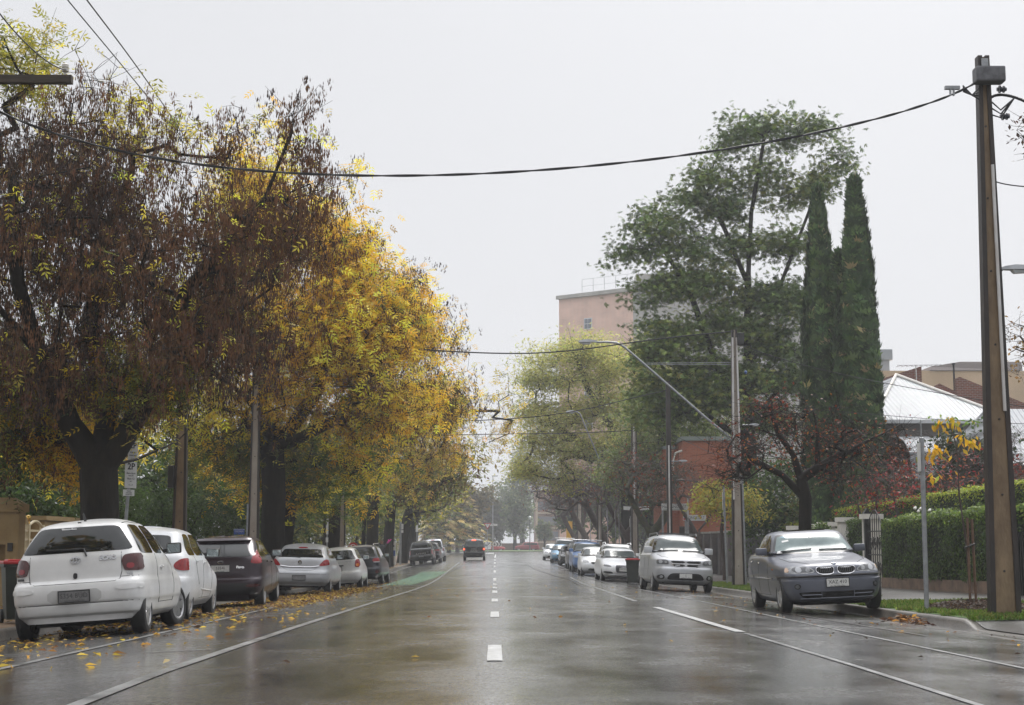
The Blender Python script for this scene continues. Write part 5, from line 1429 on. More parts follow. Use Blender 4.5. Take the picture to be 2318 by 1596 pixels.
bush('garden_shrub', 'feathery green shrub left of the near tree trunk', -9.6, 38, 3.3, 1.2, 1.1, [(3, (.08, .12, .035)), (3, GRN)], 204, .11, 8000, lw=.3)
bush('garden_shrub', 'broad green shrub right of the near tree trunk', -9.6, 44, 3.6, 1.9, 1.6, [(3, (.06, .10, .03)), (3, GRN), (2, DGR)], 205, .12, 11000, lw=.3)
bush('garden_shrub', 'dark green shrub between the two concrete poles', -10.2, 52, 3.4, 2.0, 1.7, GS, 206, .14, 9000, lw=.35)
bush('garden_tree', 'dark green tree behind the aubergine hatchback', -12.5, 60, 6.5, 3.4, 3, GS, 207, .26, 12000, cat='tree', z0=.3, trunk=.15)
bush('garden_tree', 'green tree filling the gap behind the silver coupe', -11.5, 74, 7.0, 3.4, 3.5, [(3, GRN), (2, OLV), (2, DGR)], 208, .3, 11000, cat='tree', z0=.3, trunk=.15)
bush('garden_tree', 'tall green tree behind the near ash tree, far left', -20, 62, 8.5, 5, 4, GS, 209, .32, 12000, cat='tree', z0=.3, trunk=.2)
bush('garden_tree', 'shaded olive tree behind the white hatchback', -12.5, 92, 8, 4, 4, [(3, OLV), (3, GRN)], 210, .34, 9000, cat='tree', z0=.5, trunk=.18)
bush('garden_tree', 'shaded olive tree behind the navy wagon', -13, 112, 9, 4.5, 5, [(3, OLV), (2, GRN), (1, YGR)], 211, .38, 8000, cat='tree', z0=.5, trunk=.2)
bush('garden_tree', 'grey green tree behind the black pick-up', -12.5, 140, 9, 4.5, 6, [(3, OLV), (2, GRN), (1, YGR)], 212, .45, 7000, cat='tree', z0=.5, trunk=.2)
bush('garden_tree', 'grey green tree left of the golden conifer', -13, 172, 11, 5, 6, [(3, OLV), (2, GRN)], 213, .5, 6000, cat='tree', z0=.5, trunk=.2)
# ------------------------------------------------------------------ trees on the right
Yc = 74; bc = base_at(PX(1692, Yc), Yc)
trc = [[bc, q(1695, 1000, Yc), q(1690, 850, Yc), q(1692, 640, Yc), q(1700, 480, Yc), q(1735, 280, Yc)], [q(1690, 850, Yc), q(1760, 660, Yc), q(1830, 480, Yc), q(1850, 400, Yc)], [q(1692, 1000, Yc), q(1620, 820, Yc), q(1560, 660, Yc), q(1480, 530, Yc)],
       [q(1690, 640, Yc), q(1640, 520, Yc), q(1590, 420, Yc)], [q(1695, 960, Yc), q(1780, 860, Yc), q(1810, 760, Yc)], [q(1692, 1000, Yc), q(1580, 930, Yc), q(1490, 820, Yc)]]
cb = [(1740, 292, 90, 26, 18), (1680, 300, 50, 16, 6), (1830, 292, 45, 16, 8), (1640, 340, 30, 14, 5), (1600, 410, 55, 24, 10), (1890, 362, 45, 14, 6), (1850, 400, 40, 22, 6), (1720, 400, 80, 30, 14), (1560, 450, 55, 22, 10), (1480, 500, 70, 22, 14), (1640, 480, 70, 30, 14), (1800, 450, 60, 30, 10),
      (1445, 560, 45, 22, 9), (1540, 560, 80, 30, 18), (1690, 560, 90, 34, 18), (1790, 560, 45, 36, 10), (1590, 640, 90, 36, 22), (1720, 680, 110, 40, 24), (1500, 650, 60, 34, 14), (1785, 680, 55, 50, 16), (1640, 740, 110, 40, 26), (1530, 760, 70, 40, 18), (1755, 780, 75, 50, 22), (1470, 800, 50, 40, 14),
      (1600, 840, 110, 44, 26), (1720, 860, 110, 44, 26), (1500, 880, 70, 46, 20), (1785, 860, 50, 50, 12), (1620, 915, 120, 36, 22), (1740, 950, 90, 50, 22), (1480, 940, 60, 36, 12), (1460, 690, 40, 20, 6)]
def droop(p, px, py, Y, rx):        # boughs bend down towards their ends
    c = np.array(P(px, py, Y)); p[:, 2] -= .55 * np.clip((((p - c)[:, :2] / (rx * Y / FOC)) ** 2).sum(1), 0, 1.5); return p
tc = K(*[droop(blob(rng0, a, b_ - 8, Yc, c_, d_ * .72, 1.0 + c_ * .016, int(n_ * 1.25), 2.0), a, b_, Yc, c_) for a, b_, c_, d_, n_ in cb])
CON = [(4, (.125, .19, .05)), (3, (.085, .135, .038)), (3, (.20, .27, .06)), (1, (.26, .30, .065))]
tree('conifer_tree', 'tall open dark conifer rising behind the white-painted pole on the right', 'tree', bc, trc, tc, .012, .38, M_BARK,
     [dict(pat=pat_spray(9, .23, .032), n=11, spread=(.45, .45, .15), z=-.25, zs=.3, mat=M_NEEDLE, pal=CON, sc=1.15, cs=1.4)], 301, twigs=2, twig_l=.8, step=.6, jit=.1)
def cypress(label, px, ytop, hw, Y, seed, group):
    X = PX(px, Y); b = base_at(X, Y); h = PZ(ytop, Y, px) - b.z; w_ = hw * Y / FOC
    rng = np.random.default_rng(seed); n = 15000 if hw > 25 else 6000
    root = thing('cypress_tree', label, 'tree', b, group=group)
    t = rng.random(n) ** .85; a = rng.random(n) * 2 * PI
    prof = np.interp(t, [0, .08, .3, .6, .82, .93, 1], [.55, 1.0, 1.12, .95, .62, .36, .04])
    fl = 1 + .16 * np.sin(a * 3 + 1.3 * np.sin(t * 9)) + .08 * np.sin(a * 7 + t * 30)
    rr = w_ * prof * fl * (1.04 - .42 * rng.random(n) ** 2)
    pos = np.stack([np.cos(a) * rr, np.sin(a) * rr, h * t * .985 + .05], 1)
    x = np.stack([np.cos(a) * .25, np.sin(a) * .25, np.ones(n)], 1) + rng.normal(0, .22, (n, 3)); x /= np.linalg.norm(x, axis=1)[:, None]
    y = np.cross(np.stack([np.cos(a), np.sin(a), np.zeros(n)], 1), x); y /= np.linalg.norm(y, axis=1)[:, None]
    fo = Foliage(); p_ = pat_spray(5, .34, .085, seed); fo.add(p_, pos, np.stack([x, y, np.cross(x, y)], 2), .5 + .95 * rng.random(n) ** 2, tints(rng, n, [(4, (.050, .092, .029)), (3, (.033, .062, .021)), (2, (.085, .135, .038)), (.25, (.30, .25, .12))], 5, .35)); fo.build('crown', [M_NEEDLE], root)
    mb = MB(); mb.tube([(0, 0, -.05), (0, 0, h * .6), (0, 0, h * .93)], [.2, .12, .03], 8); mb.build('trunk', M_BARK, root, smooth=True)
CYG = 'cypresses beside the white roofed house'
cypress('left cypress of the pair, slightly shorter with a split tip', 1871, 425, 39, 57, 311, CYG); cypress('right and tallest cypress, nearest the white roof', 1957, 405, 46, 55, 312, CYG); cypress('slim short cypress between the two tall ones', 1917, 575, 20, 56, 313, CYG)
# light green trees further on
Ya = 112; ba = base_at(PX(1420, Ya), Ya)
ga = [(1300, 792, 60, 20, 30), (1250, 815, 60, 22, 26), (1340, 800, 70, 24, 26), (1230, 870, 55, 28, 30), (1310, 860, 80, 34, 46), (1400, 830, 80, 34, 46), (1470, 800, 50, 30, 20), (1210, 940, 45, 34, 30), (1290, 940, 90, 40, 60), (1400, 920, 90, 46, 60), (1480, 880, 60, 50, 36), (1220, 1010, 50, 34, 36), (1310, 1020, 80, 40, 50), (1400, 1010, 80, 46, 50), (1200, 1065, 45, 30, 30), (1270, 1085, 60, 30, 30), (1480, 970, 60, 46, 36)]
ta = K(*[blob(rng0, a, b_, Ya, c_, d_, 1.6 + c_ * .03, n_, 2.0) for a, b_, c_, d_, n_ in ga])
tra = [[ba, q(1420, 1130, Ya), q(1410, 1060, Ya)], [q(1410, 1060, Ya), q(1380, 960, Ya), q(1330, 880, Ya), q(1300, 800, Ya)], [q(1410, 1060, Ya), q(1450, 960, Ya), q(1440, 850, Ya)], [q(1410, 1060, Ya), q(1330, 1010, Ya), q(1250, 960, Ya)]]
tree('spreading_tree', 'wide pale yellow green tree in front of the pink tower', 'tree', ba, tra, ta, .018, .5, M_BARK, [dict(pat=pat_simple(.26, .085), n=36, spread=(.6, .6, .24), z=-.1, zs=.4, pal=[(4, (.55, .53, .15)), (3, (.38, .40, .11)), (2, (.22, .25, .07)), (1, (.64, .58, .18))], cs=2.2)], 321, step=.9, twigs=1, twig_l=1.2)
Yb = 92; bb = base_at(PX(1530, Yb), Yb)
gb = [(1480, 930, 70, 44, 40), (1560, 900, 70, 44, 36), (1500, 1010, 80, 44, 46), (1600, 980, 60, 44, 30), (1440, 1040, 60, 36, 30), (1540, 1060, 70, 40, 36), (1410, 1090, 50, 30, 20)]
tree('spreading_tree', 'darker green tree under the tall conifer, left of the brick building', 'tree', bb, [[bb, q(1535, 1120, Yb), q(1520, 1020, Yb)]], K(*[blob(rng0, a, b_, Yb, c_, d_, 2.2, n_, 2.0) for a, b_, c_, d_, n_ in gb]), .016, .4, M_BARK, [dict(pat=pat_simple(.24, .08), n=42, spread=(.5, .5, .22), pal=[(4, (.20, .25, .07)), (3, (.13, .17, .05)), (2, (.34, .36, .10))], cs=2)], 322, step=.9, twigs=1, twig_l=1.0)
# bare street trees
def bare(label, X, Y, blobs, seed, r_base=.22, tip=.006, twigs=5, tl=.6, leaves=None, trunk=None, bark=M_BARKR, group='bare street trees on the right', fork=True, step=.5):
    b = base_at(X, Y); px = 1120 + X * FOC / Y
    trunk = trunk or [[b, b + Vector((.05, 0, 1.2)), b + Vector((.0, 0, 2.2))], [b + Vector((0, 0, 1.9)), b + Vector((-.7, .2, 3.0)), b + Vector((-1.3, .1, 4.2))], [b + Vector((0, 0, 2.0)), b + Vector((.7, -.2, 3.2)), b + Vector((1.0, 0, 4.6))]]
    tg = K(*[blob(np.random.default_rng(seed + i), a, b_, Y, c_, d_, dp_, n_, 1.9) for i, (a, b_, c_, d_, dp_, n_) in enumerate(blobs)])
    return tree('bare_tree', label, 'tree', b, trunk, tg, tip, r_base, bark, leaves, seed, group, twigs=twigs, twig_l=tl, step=step, jit=.12, up=.3, crown='last_leaves')
Yd = 38.6; Xd = PX(1815, Yd); bd_ = base_at(Xd, Yd)
red_l = [dict(pat=pat_simple(.085, .05), n=.28, spread=.12, pal=[(3, (.16, .035, .018)), (2, RUST), (1, (.30, .12, .02))], sc=1, cs=1.3, clump=True), dict(pat=pat_simple(.08, .045), n=14, spread=.14, pal=[(3, (.26, .05, .022)), (2, RUST)], sel=lambda t, rng: rng.integers(0, len(t), 34))]
bare('dark forked street tree with rusty last leaves behind the blue-grey sedan', Xd, Yd, [(1700, 1010, 110, 70, 2.2, 90), (1830, 980, 120, 75, 2.4, 110), (1950, 1020, 110, 60, 2.2, 90), (1750, 930, 60, 50, 1.5, 34), (1640, 1080, 60, 40, 1.5, 30), (2040, 990, 35, 45, 1, 16), (1890, 1080, 90, 40, 2, 40)], 331, .17, .0055, 5, .5, red_l,
     [[bd_, q(1822, 1130, Yd), q(1812, 1085, Yd)], [q(1812, 1100, Yd), q(1795, 1030, Yd), q(1760, 980, Yd), q(1740, 920, Yd)], [q(1815, 1100, Yd), q(1850, 1060, Yd), q(1900, 1030, Yd), q(1980, 990, Yd), q(2040, 960, Yd)], [q(1812, 1110, Yd), q(1770, 1075, Yd), q(1700, 1040, Yd)], [q(1850, 1060, Yd), q(1850, 980, Yd), q(1840, 930, Yd)]], M_BARK)
few = [dict(pat=pat_simple(.16, .09), n=.35, spread=.2, pal=[(3, RUST), (1, BRN)])]
bare('mossy trunked bare tree beside the thin brown and white pole', 8.4, 80, [(1490, 1080, 80, 60, 2.5, 90), (1430, 1060, 60, 60, 2.5, 60), (1540, 1070, 40, 50, 2, 24), (1480, 1140, 60, 30, 2, 24)], 332, .3, .010, 5, .8, few, None, M_MOSS)
bare('bare purple twigged street tree behind the four-ring sedan', 8.5, 97, [(1420, 1075, 60, 60, 3, 80), (1370, 1100, 60, 50, 3, 60), (1460, 1100, 40, 40, 3, 40)], 333, .26, .012, 5, .9, few)
bare('crooked bare street tree behind the blue off-roader', 8.3, 114, [(1340, 1100, 70, 55, 3, 90), (1290, 1120, 60, 40, 3, 50)], 334, .28, .013, 5, 1.0, few)
bare('bare street tree leaning over the far right parked cars', 7.9, 130, [(1270, 1115, 70, 50, 3, 80), (1220, 1095, 45, 30, 2, 30), (1320, 1110, 50, 45, 3, 50)], 335, .28, .014, 5, 1.1, few)
bare('faint bare street tree, farthest on the right kerb', 8.0, 150, [(1265, 1130, 55, 45, 3, 60), (1310, 1140, 40, 40, 3, 40)], 336, .28, .016, 4, 1.2, few)
bare('bare tree with brown twigs against the brick building', 10.0, 74, [(1575, 1090, 50, 45, 2, 26), (1545, 1120, 35, 35, 2, 14)], 337, .12, .007, 4, .7, few)
# small autumn tree by the grey fence
be = base_at(9.4, 62)
te = K(*[blob(rng0, a, b_, 62, c_, d_, .9, n_) for a, b_, c_, d_, n_ in ((1605, 1110, 38, 22, 20), (1640, 1135, 45, 22, 24), (1600, 1145, 40, 20, 16), (1690, 1125, 32, 28, 20), (1650, 1165, 40, 18, 14), (1705, 1150, 24, 24, 10))])
tree('autumn_tree', 'small tree with yellow and lime leaves beside the white-painted pole', 'tree', be, [[be, q(1632, 1200, 62), q(1640, 1150, 62)]], te, .007, .07, M_BARKR, [dict(pat=pat_simple(.2, .075), n=24, spread=(.28, .28, .14), z=-.4, zs=.3, pal=[(4, (.46, .30, .03)), (3, (.38, .36, .06)), (2, (.26, .32, .06))], cs=.9)], 340, step=.4)
# crepe myrtles with red leaves over the hedge
for i, (px, Y, w_, h_, y0) in enumerate(((1975, 49, 70, 110, 1075), (2060, 46, 70, 130, 1060), (2150, 44, 75, 140, 1050), (2235, 43, 75, 150, 1040), (2310, 42, 60, 150, 1040))):
    X = PX(px, Y); b = base_at(X, Y); rg = np.random.default_rng(350 + i)
    tg = K(blob(rg, px, y0, Y, w_, h_ * .55, 1.1, 48), blob(rg, px, y0 + 50, Y, w_ * .8, 50, 1.1, 34))
    lab = ['red leaved crepe myrtle next to the right cypress', 'red leaved crepe myrtle left of the grey sign post', 'red leaved crepe myrtle behind the yellow sapling', 'red leaved crepe myrtle just left of the big pole', 'red leaved crepe myrtle right of the big pole at the picture edge'][i]
    st = [[b, b + Vector((-.1, 0, .5)), b + Vector((-.3, 0, 1.8)), b + Vector((-.5, .1, 3.0))]] + [[b + Vector((-.1, 0, .4)), b + Vector((d * .5, .1, 1.6)), b + Vector((d, 0, 3.2 + .3 * abs(d)))] for d in (.2, .6, -.8)]
    tree('crepe_myrtle', lab, 'tree', b, st, tg, .006, .06, M_BARKR, [dict(pat=pat_simple(.12, .065), n=4, spread=.17, pal=[(4, (.36, .055, .05)), (3, (.22, .035, .03)), (1, (.42, .15, .05))], cs=.9, sel=lambda t, rng, b=b: np.where(rng.random(len(t)) < np.interp(t[:, 2], [b.z + 2.2, b.z + 4.3], [.24, .02]))[0])], 360 + i, 'crepe myrtles behind the clipped hedge', twigs=4, twig_l=.5, step=.4, crown='red_leaves', jit=.05)
# sapling with stakes and tie
Ys = 24.4; bs_ = base_at(PX(2196, Ys), Ys)
sp_ = [q(2196, 1362, Ys), q(2188, 1240, Ys), q(2170, 1120, Ys), q(2168, 1040, Ys), q(2162, 1000, Ys), q(2148, 960, Ys)]
rt = thing('sapling', 'young street tree with a few big yellow leaves tied to two stakes', 'sapling', bs_)
mb = MB(); mb.tube([np.array(p_) - np.array(bs_) for p_ in sp_], [.02, .017, .014, .011, .009, .006], 7)
for a_, b_ in ((q(2168, 1040, Ys), q(2185, 975, Ys)), (q(2166, 1060, Ys), q(2115, 1015, Ys)), (q(2170, 1110, Ys), q(2120, 1065, Ys)), (q(2165, 1030, Ys), q(2205, 995, Ys))):
    mb.tube([a_ - np.array(bs_), b_ - np.array(bs_)], [.007, .004], 5)
mb.build('stem', M_BARKR, rt, smooth=True)
fo = Foliage(); rg = np.random.default_rng(77); lp = []
for px, py, n_ in ((2140, 960, 22), (2118, 1020, 22), (2130, 1022, 14), (2195, 998, 16), (2165, 955, 12), (2180, 990, 12), (2120, 1075, 14), (2112, 1030, 12)):
    c_ = q(px, py, Ys); lp.append(c_ + rg.normal(0, 1, (n_, 3)) * [.11, .1, .045])
lp = np.concatenate(lp); n = len(lp)
fo.add(pat_simple(.13, .06), lp - np.array(bs_), orient(rg, n, -.75, .2), .7 + .5 * rg.random(n), tints(rg, n, [(7, (.66, .40, .03)), (1, (.3, .36, .06))], 1, .12))
gl_ = np.concatenate([q(2135, 948, Ys) + rg.normal(0, 1, (26, 3)) * [.11, .1, .04], q(2195, 955, Ys) + rg.normal(0, 1, (22, 3)) * [.12, .1, .03]]); n = len(gl_)
fo.add(pat_simple(.09, .04), gl_ - np.array(bs_), orient(rg, n, -.5, .3), .7 + .5 * rg.random(n), tints(rg, n, [(1, (.16, .26, .05))], 1)); fo.build('leaves', [M_LEAF], rt)
M_STAKE = mat('wet_stake', (.13, .075, .045), .6, var=.4, vscale=8, bump=.4)
for k, (p0, p1) in enumerate((((2196, 1385), (2189, 1172)), ((2210, 1388), (2199, 1175)))):
    a_ = Vector(q(*p0, Ys - .1)); b_ = Vector(q(*p1, Ys - .1)); a_.z = gz(a_.x, a_.y) - .05
    o = MB(); o.tube([Vector((0, 0, 0)), b_ - a_], .022, 4); s_ = o.build('garden_stake', M_STAKE); s_.location = a_
    tag(s_, ['left wooden stake beside the yellow sapling', 'right wooden stake beside the yellow sapling'][k], 'stake', 'stakes of the sapling')
tie = MB(); c0 = q(2194, 1235, Ys - .1); tie.tube([c0 + np.array([.075 * math.cos(t), .05 * math.sin(t), .03 * math.cos(t)]) for t in np.linspace(0, 2 * PI, 20)], .014, 6)
tie.build('tie', C_BLACK, rt).location = -Vector(bs_)
# twigs reaching in from the right edge
for lab, px, py, Y, bl, lv in (('bare branch with a few brown leaves at the upper right edge', 2330, 330, 28, [(2325, 330, 45, 60, .8, 9), (2320, 280, 30, 20, .5, 4), (2500, 340, 130, 130, 1.8, 60)], (.07, .035, .02)), ('thin tree with small tan leaves right of the big pole', 2330, 800, 36, [(2320, 800, 48, 70, 1.0, 34), (2300, 740, 30, 40, .6, 9), (2490, 800, 120, 120, 1.8, 60)], (.30, .18, .06))):
    X = PX(2440, Y); b = base_at(X, Y)
    tg = K(*[blob(np.random.default_rng(int(px + py + i)), a, b_, Y, c_, d_, e_, n_) for i, (a, b_, c_, d_, e_, n_) in enumerate(bl)])
    tree('garden_tree', lab, 'tree', b, [[b, q(2446, py + 330, Y), q(2452, py + 150, Y), q(2470, py, Y)], [q(2452, py + 160, Y), q(2400, py + 60, Y)], [q(2452, py + 150, Y), q(2530, py + 40, Y)]], tg, .006, .14, M_BARKR, [dict(pat=pat_simple(.10, .055), n=1.3, spread=.08, pal=[(1, lv), (1, tuple(c * .7 for c in lv))])], int(px + py), step=.35, twigs=2, twig_l=.35, crown='last_leaves')
# misty trees round the junction
def far_tree(label, px, Y, ytop, hw, pal, seed, z0=1.5, leaf=.7, n=3200, dp=None):
    X = PX(px, Y); b = base_at(X, Y) if Y < 205 else Vector((X, Y, CAMZ - 1.31)); h = PZ(ytop, Y, px) - b.z; w_ = hw * Y / FOC
    rg = np.random.default_rng(seed); root = thing('background_tree', label, 'tree', b)
    m_ = 26; c = rg.normal(0, 1, (m_, 3)); c /= np.linalg.norm(c, axis=1)[:, None]; c *= (rg.random((m_, 1)) ** .5) * [w_ * .75, (dp or w_) * .75, (h - z0) * .40]; c[:, 2] += z0 + (h - z0) * .52
    k = rg.integers(0, m_, n); d = rg.normal(0, 1, (n, 3)); d /= np.linalg.norm(d, axis=1)[:, None]
    pos = c[k] + d * (rg.random((n, 1)) ** .45) * [w_ * .33, w_ * .33, (h - z0) * .15]; pos[:, 2] = np.maximum(pos[:, 2], .2)
    fo = Foliage(); fo.add(pat_simple(leaf, leaf * .5), pos, orient(rg, n, 0, .5), .6 + .7 * rg.random(n), tints(rg, n, pal, 1)); fo.build('crown', [M_LEAF], root)
    mb = MB(); mb.tube([(0, 0, -.1), (0, 0, z0 + (h - z0) * .3)], [.022 * h + .08, .015 * h], 7)
    for i in range(9): mb.tube([(0, 0, z0 * .8 + (h - z0) * .1), tuple(c[i] * [.5, .5, .75]), tuple(c[i])], [.012 * h, .008 * h, .003 * h], 5)
    mb.build('trunk', M_BARK, root, smooth=True)
GG = [(3, (.12, .16, .06)), (3, (.085, .12, .045)), (1, (.18, .20, .075))]; GB = [(3, (.14, .12, .05)), (3, (.09, .085, .04)), (2, (.2, .16, .06))]
far_tree('brownish yellow tree behind the golden conifer', 1075, 245, 1060, 60, GB, 401, 1.0, .8)
far_tree('yellow green tree left of the tall lamp column', 1035, 255, 1070, 70, [(2, (.26, .22, .08)), (2, (.12, .12, .05))], 402, 1.0, .8)
far_tree('dark brown green tree directly behind the lamp column', 1110, 320, 1120, 45, [(3, (.07, .07, .04)), (3, (.05, .06, .03))], 403, 1.0, .9)
far_tree('grey green tree right of the lamp column', 1165, 310, 1065, 50, GG, 404, .8, .9)
far_tree('tall misty gum tree in the far gap of the street', 1182, 390, 985, 48, GG, 405, 9, 1.0, 1800)
far_tree('misty tree over the far end of the road', 1130, 380, 1090, 60, GG, 406, 1.0, 1.0)
far_tree('round clipped small tree in front of the far brown building', 1232, 288, 1170, 26, GG, 407, .9, .5, 2200)
for k_, (a_, d_) in enumerate(((900, 340), (1050, 410), (1180, 430), (1260, 400), (1350, 360))):
    far_tree(('first', 'second', 'third', 'fourth', 'fifth')[k_] + ' from the left of the palest trees closing the view', a_, d_, 1095 + 12 * (k_ % 2), 75, GG, 420 + k_, .3, 1.1, 2600)
far_tree('dim tree at the far left end of the street', 990, 300, 1075, 80, GB, 408, 1.0, .9)
far_tree('dim green tree beyond the right row of cars', 1300, 200, 1060, 60, GG, 409, 1.0, .7)
far_tree('dim dark tree low in front of the tower foot', 1455, 172, 1095, 55, GG, 412, .2, .6)
far_tree('dim green tree low behind the finger sign pole', 1540, 185, 1080, 60, GG, 413, .2, .6)
far_tree('dim olive tree behind the far bare street trees', 1390, 160, 1080, 60, GG, 410, 1.0, .6)
far_tree('dark green tree behind the mossy bare tree', 1490, 120, 1090, 60, [(3, GRN), (3, DGR)], 411, .6, .45, 4500)
bush('garden_tree', 'dark spreading evergreen under the cypresses, right of the forked tree', 16.3, 52, 5.4, 2.6, 2.4, [(3, DGR), (3, (.025, .045, .015))], 221, .2, 11000, cat='tree', z0=.3, trunk=.12)
bush('garden_tree', 'olive tree under the tall conifer left of the forked tree', 14.6, 61, 5.4, 2.6, 2.2, [(3, OLV), (3, GRN), (2, (.11, .10, .03))], 222, .18, 9000, cat='tree', z0=.3, trunk=.1)
bush('garden_tree', 'shaded green tree behind the grey paling fence', 12.5, 66, 6.0, 3.0, 2.5, [(3, GRN), (3, DGR)], 223, .22, 9000, cat='tree', z0=.3, trunk=.12)
bush('garden_shrub', 'leafy green creeper over the dark paling fence', 10.9, 50.5, 2.3, .9, 1.6, [(3, (.09, .14, .03)), (3, GRN), (1, (.2, .24, .04))], 224, .12, 6000)

# ------------------------------------------------------------------ clipped hedges
def hedge(name, label, x0, x1, y0, y1, h, pal, top, seed, leaf=.06, dens=620, front=True, z_off=0.0, core=(.015, .022, .008), wob=.05):
    """dense leafy box on the ground; top and upper edge take a lighter palette than the sides"""
    rg = np.random.default_rng(seed); b = Vector(((x0 + x1) / 2, (y0 + y1) / 2, 0)); b.z = gz(b.x, b.y) + z_off
    root = thing(name, label, 'hedge', b)
    n0 = 12; mb = MB()
    for i in range(n0):
        ya = y0 + (y1 - y0) * i / n0; yb_ = y0 + (y1 - y0) * (i + 1) / n0; ym = (ya + yb_) / 2; zz = gz(b.x, ym) + z_off - b.z
        mb.box(((0), ym - b.y, zz + (h - .06) / 2), (x1 - x0 - .10, yb_ - ya + .02, h - .08))
    mb.build('branches', mat('hedge_core', core, .9, var=.5, vscale=20), root)
    fo = Foliage(); A = []
    for nm, area in (('l', (y1 - y0) * h), ('t', (x1 - x0) * (y1 - y0)), ('e', (x1 - x0) * h)):
        n = int(area * dens); u = rg.random(n); v = rg.random(n)
        if nm == 'l': p_ = np.stack([np.full(n, x0), y0 + (y1 - y0) * u, h * v], 1); nn = np.tile([-1., 0, .25], (n, 1))
        elif nm == 't': p_ = np.stack([x0 + (x1 - x0) * u, y0 + (y1 - y0) * v, np.full(n, h)], 1); nn = np.tile([0, 0, 1.], (n, 1))
        else: p_ = np.stack([x0 + (x1 - x0) * u, np.full(n, y0), h * v], 1); nn = np.tile([0, -1., .25], (n, 1))
        ph = p_[:, 1] * 2.1; p_ = p_ + nn * (rg.normal(0, .035, (n, 1)) + ((rg.random(n) < .035) * .11 * rg.random(n) + wob * np.sin(ph) * np.cos(p_[:, 2] * 3.1 + p_[:, 0] * 2))[:, None])
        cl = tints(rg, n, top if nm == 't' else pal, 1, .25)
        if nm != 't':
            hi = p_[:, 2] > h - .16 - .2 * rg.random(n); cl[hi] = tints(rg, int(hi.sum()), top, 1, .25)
        zz = _zc(p_[:, 1]); p_[:, 2] += (float(_zc(b.y)) - zz); p_[:, :2] -= [b.x, b.y]
        x = np.cross(nn, rg.normal(0, 1, (n, 3))); x += nn * rg.normal(.1, .35, (n, 1)); x /= np.linalg.norm(x, axis=1)[:, None]
        y = np.cross(nn + rg.normal(0, .3, (n, 3)), x); y /= np.linalg.norm(y, axis=1)[:, None]
        fo.add(pat_simple(leaf, leaf * .62), p_, np.stack([x, y, np.cross(x, y)], 2), .7 + .6 * rg.random(n), cl)
    fo.build('foliage', [M_LEAF], root)
    return root
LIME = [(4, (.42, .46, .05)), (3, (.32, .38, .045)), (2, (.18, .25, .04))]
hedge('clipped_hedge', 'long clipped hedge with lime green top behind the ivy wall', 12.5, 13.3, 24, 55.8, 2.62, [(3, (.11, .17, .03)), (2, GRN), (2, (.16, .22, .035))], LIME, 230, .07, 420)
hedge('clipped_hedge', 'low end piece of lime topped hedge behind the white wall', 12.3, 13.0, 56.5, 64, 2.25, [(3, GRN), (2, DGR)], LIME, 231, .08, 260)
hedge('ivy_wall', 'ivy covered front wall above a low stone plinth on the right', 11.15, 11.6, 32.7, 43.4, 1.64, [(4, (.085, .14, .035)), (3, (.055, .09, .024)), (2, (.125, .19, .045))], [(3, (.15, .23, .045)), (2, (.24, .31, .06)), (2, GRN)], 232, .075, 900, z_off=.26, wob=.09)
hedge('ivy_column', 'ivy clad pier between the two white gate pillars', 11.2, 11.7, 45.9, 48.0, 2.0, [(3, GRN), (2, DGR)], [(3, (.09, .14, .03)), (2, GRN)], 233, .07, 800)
# ------------------------------------------------------------------ buildings
def brick(name, c1, c2, mortar, scale=1.0, rough=.7):
    m = bpy.data.materials.new(name); m.use_nodes = True; nt = m.node_tree; b = nt.nodes['Principled BSDF']
    tc = nd(nt, 'ShaderNodeTexCoord'); sx = nd(nt, 'ShaderNodeSeparateXYZ'); cx = nd(nt, 'ShaderNodeCombineXYZ'); ad = nd(nt, 'ShaderNodeMath', operation='ADD')
    L = nt.links.new
    L(tc.outputs['Object'], sx.inputs[0]); L(sx.outputs[0], ad.inputs[0]); L(sx.outputs[1], ad.inputs[1]); L(ad.outputs[0], cx.inputs[0]); L(sx.outputs[2], cx.inputs[1])
    bt = nd(nt, 'ShaderNodeTexBrick'); bt.inputs['Color1'].default_value = rgba(c1); bt.inputs['Color2'].default_value = rgba(c2); bt.inputs['Mortar'].default_value = rgba(mortar)
    bt.inputs['Scale'].default_value = 1.0; bt.inputs['Brick Width'].default_value = .24 * scale; bt.inputs['Row Height'].default_value = .086 * scale; bt.inputs['Mortar Size'].default_value = .012 * scale
    L(cx.outputs[0], bt.inputs['Vector'])
    nz = nd(nt, 'ShaderNodeTexNoise', i_Scale=.5, i_Detail=6.0); L(tc.outputs['Object'], nz.inputs['Vector'])
    mr = nd(nt, 'ShaderNodeMapRange'); mr.inputs[3].default_value = .7; mr.inputs[4].default_value = 1.25; L(nz.outputs['Fac'], mr.inputs[0])
    mu = nd(nt, 'ShaderNodeMix', data_type='RGBA', blend_type='MULTIPLY'); mu.inputs[0].default_value = 1; L(bt.outputs[0], mu.inputs[6]); L(mr.outputs[0], mu.inputs[7])
    L(mu.outputs[2], b.inputs['Base Color']); b.inputs['Roughness'].default_value = rough
    return m
B_RED = brick('red_brick', (.20, .055, .035), (.13, .04, .028), (.22, .18, .15))
B_ORANGE = brick('orange_brick', (.36, .10, .045), (.28, .075, .036), (.30, .13, .08), 1.0)
B_PINK = brick('pink_brick', (.70, .45, .36), (.64, .41, .325), (.68, .51, .43), 1.3)
M_CONC = mat('pale_concrete', (.36, .35, .32), .7, var=.25, vscale=.6, bump=.2)
M_BEIGE = mat('beige_render', (.52, .38, .25), .8, var=.12, vscale=.5)
M_ROOFW = mat('white_corrugated_iron', (.30, .31, .33), .35, var=.08, vscale=.8)
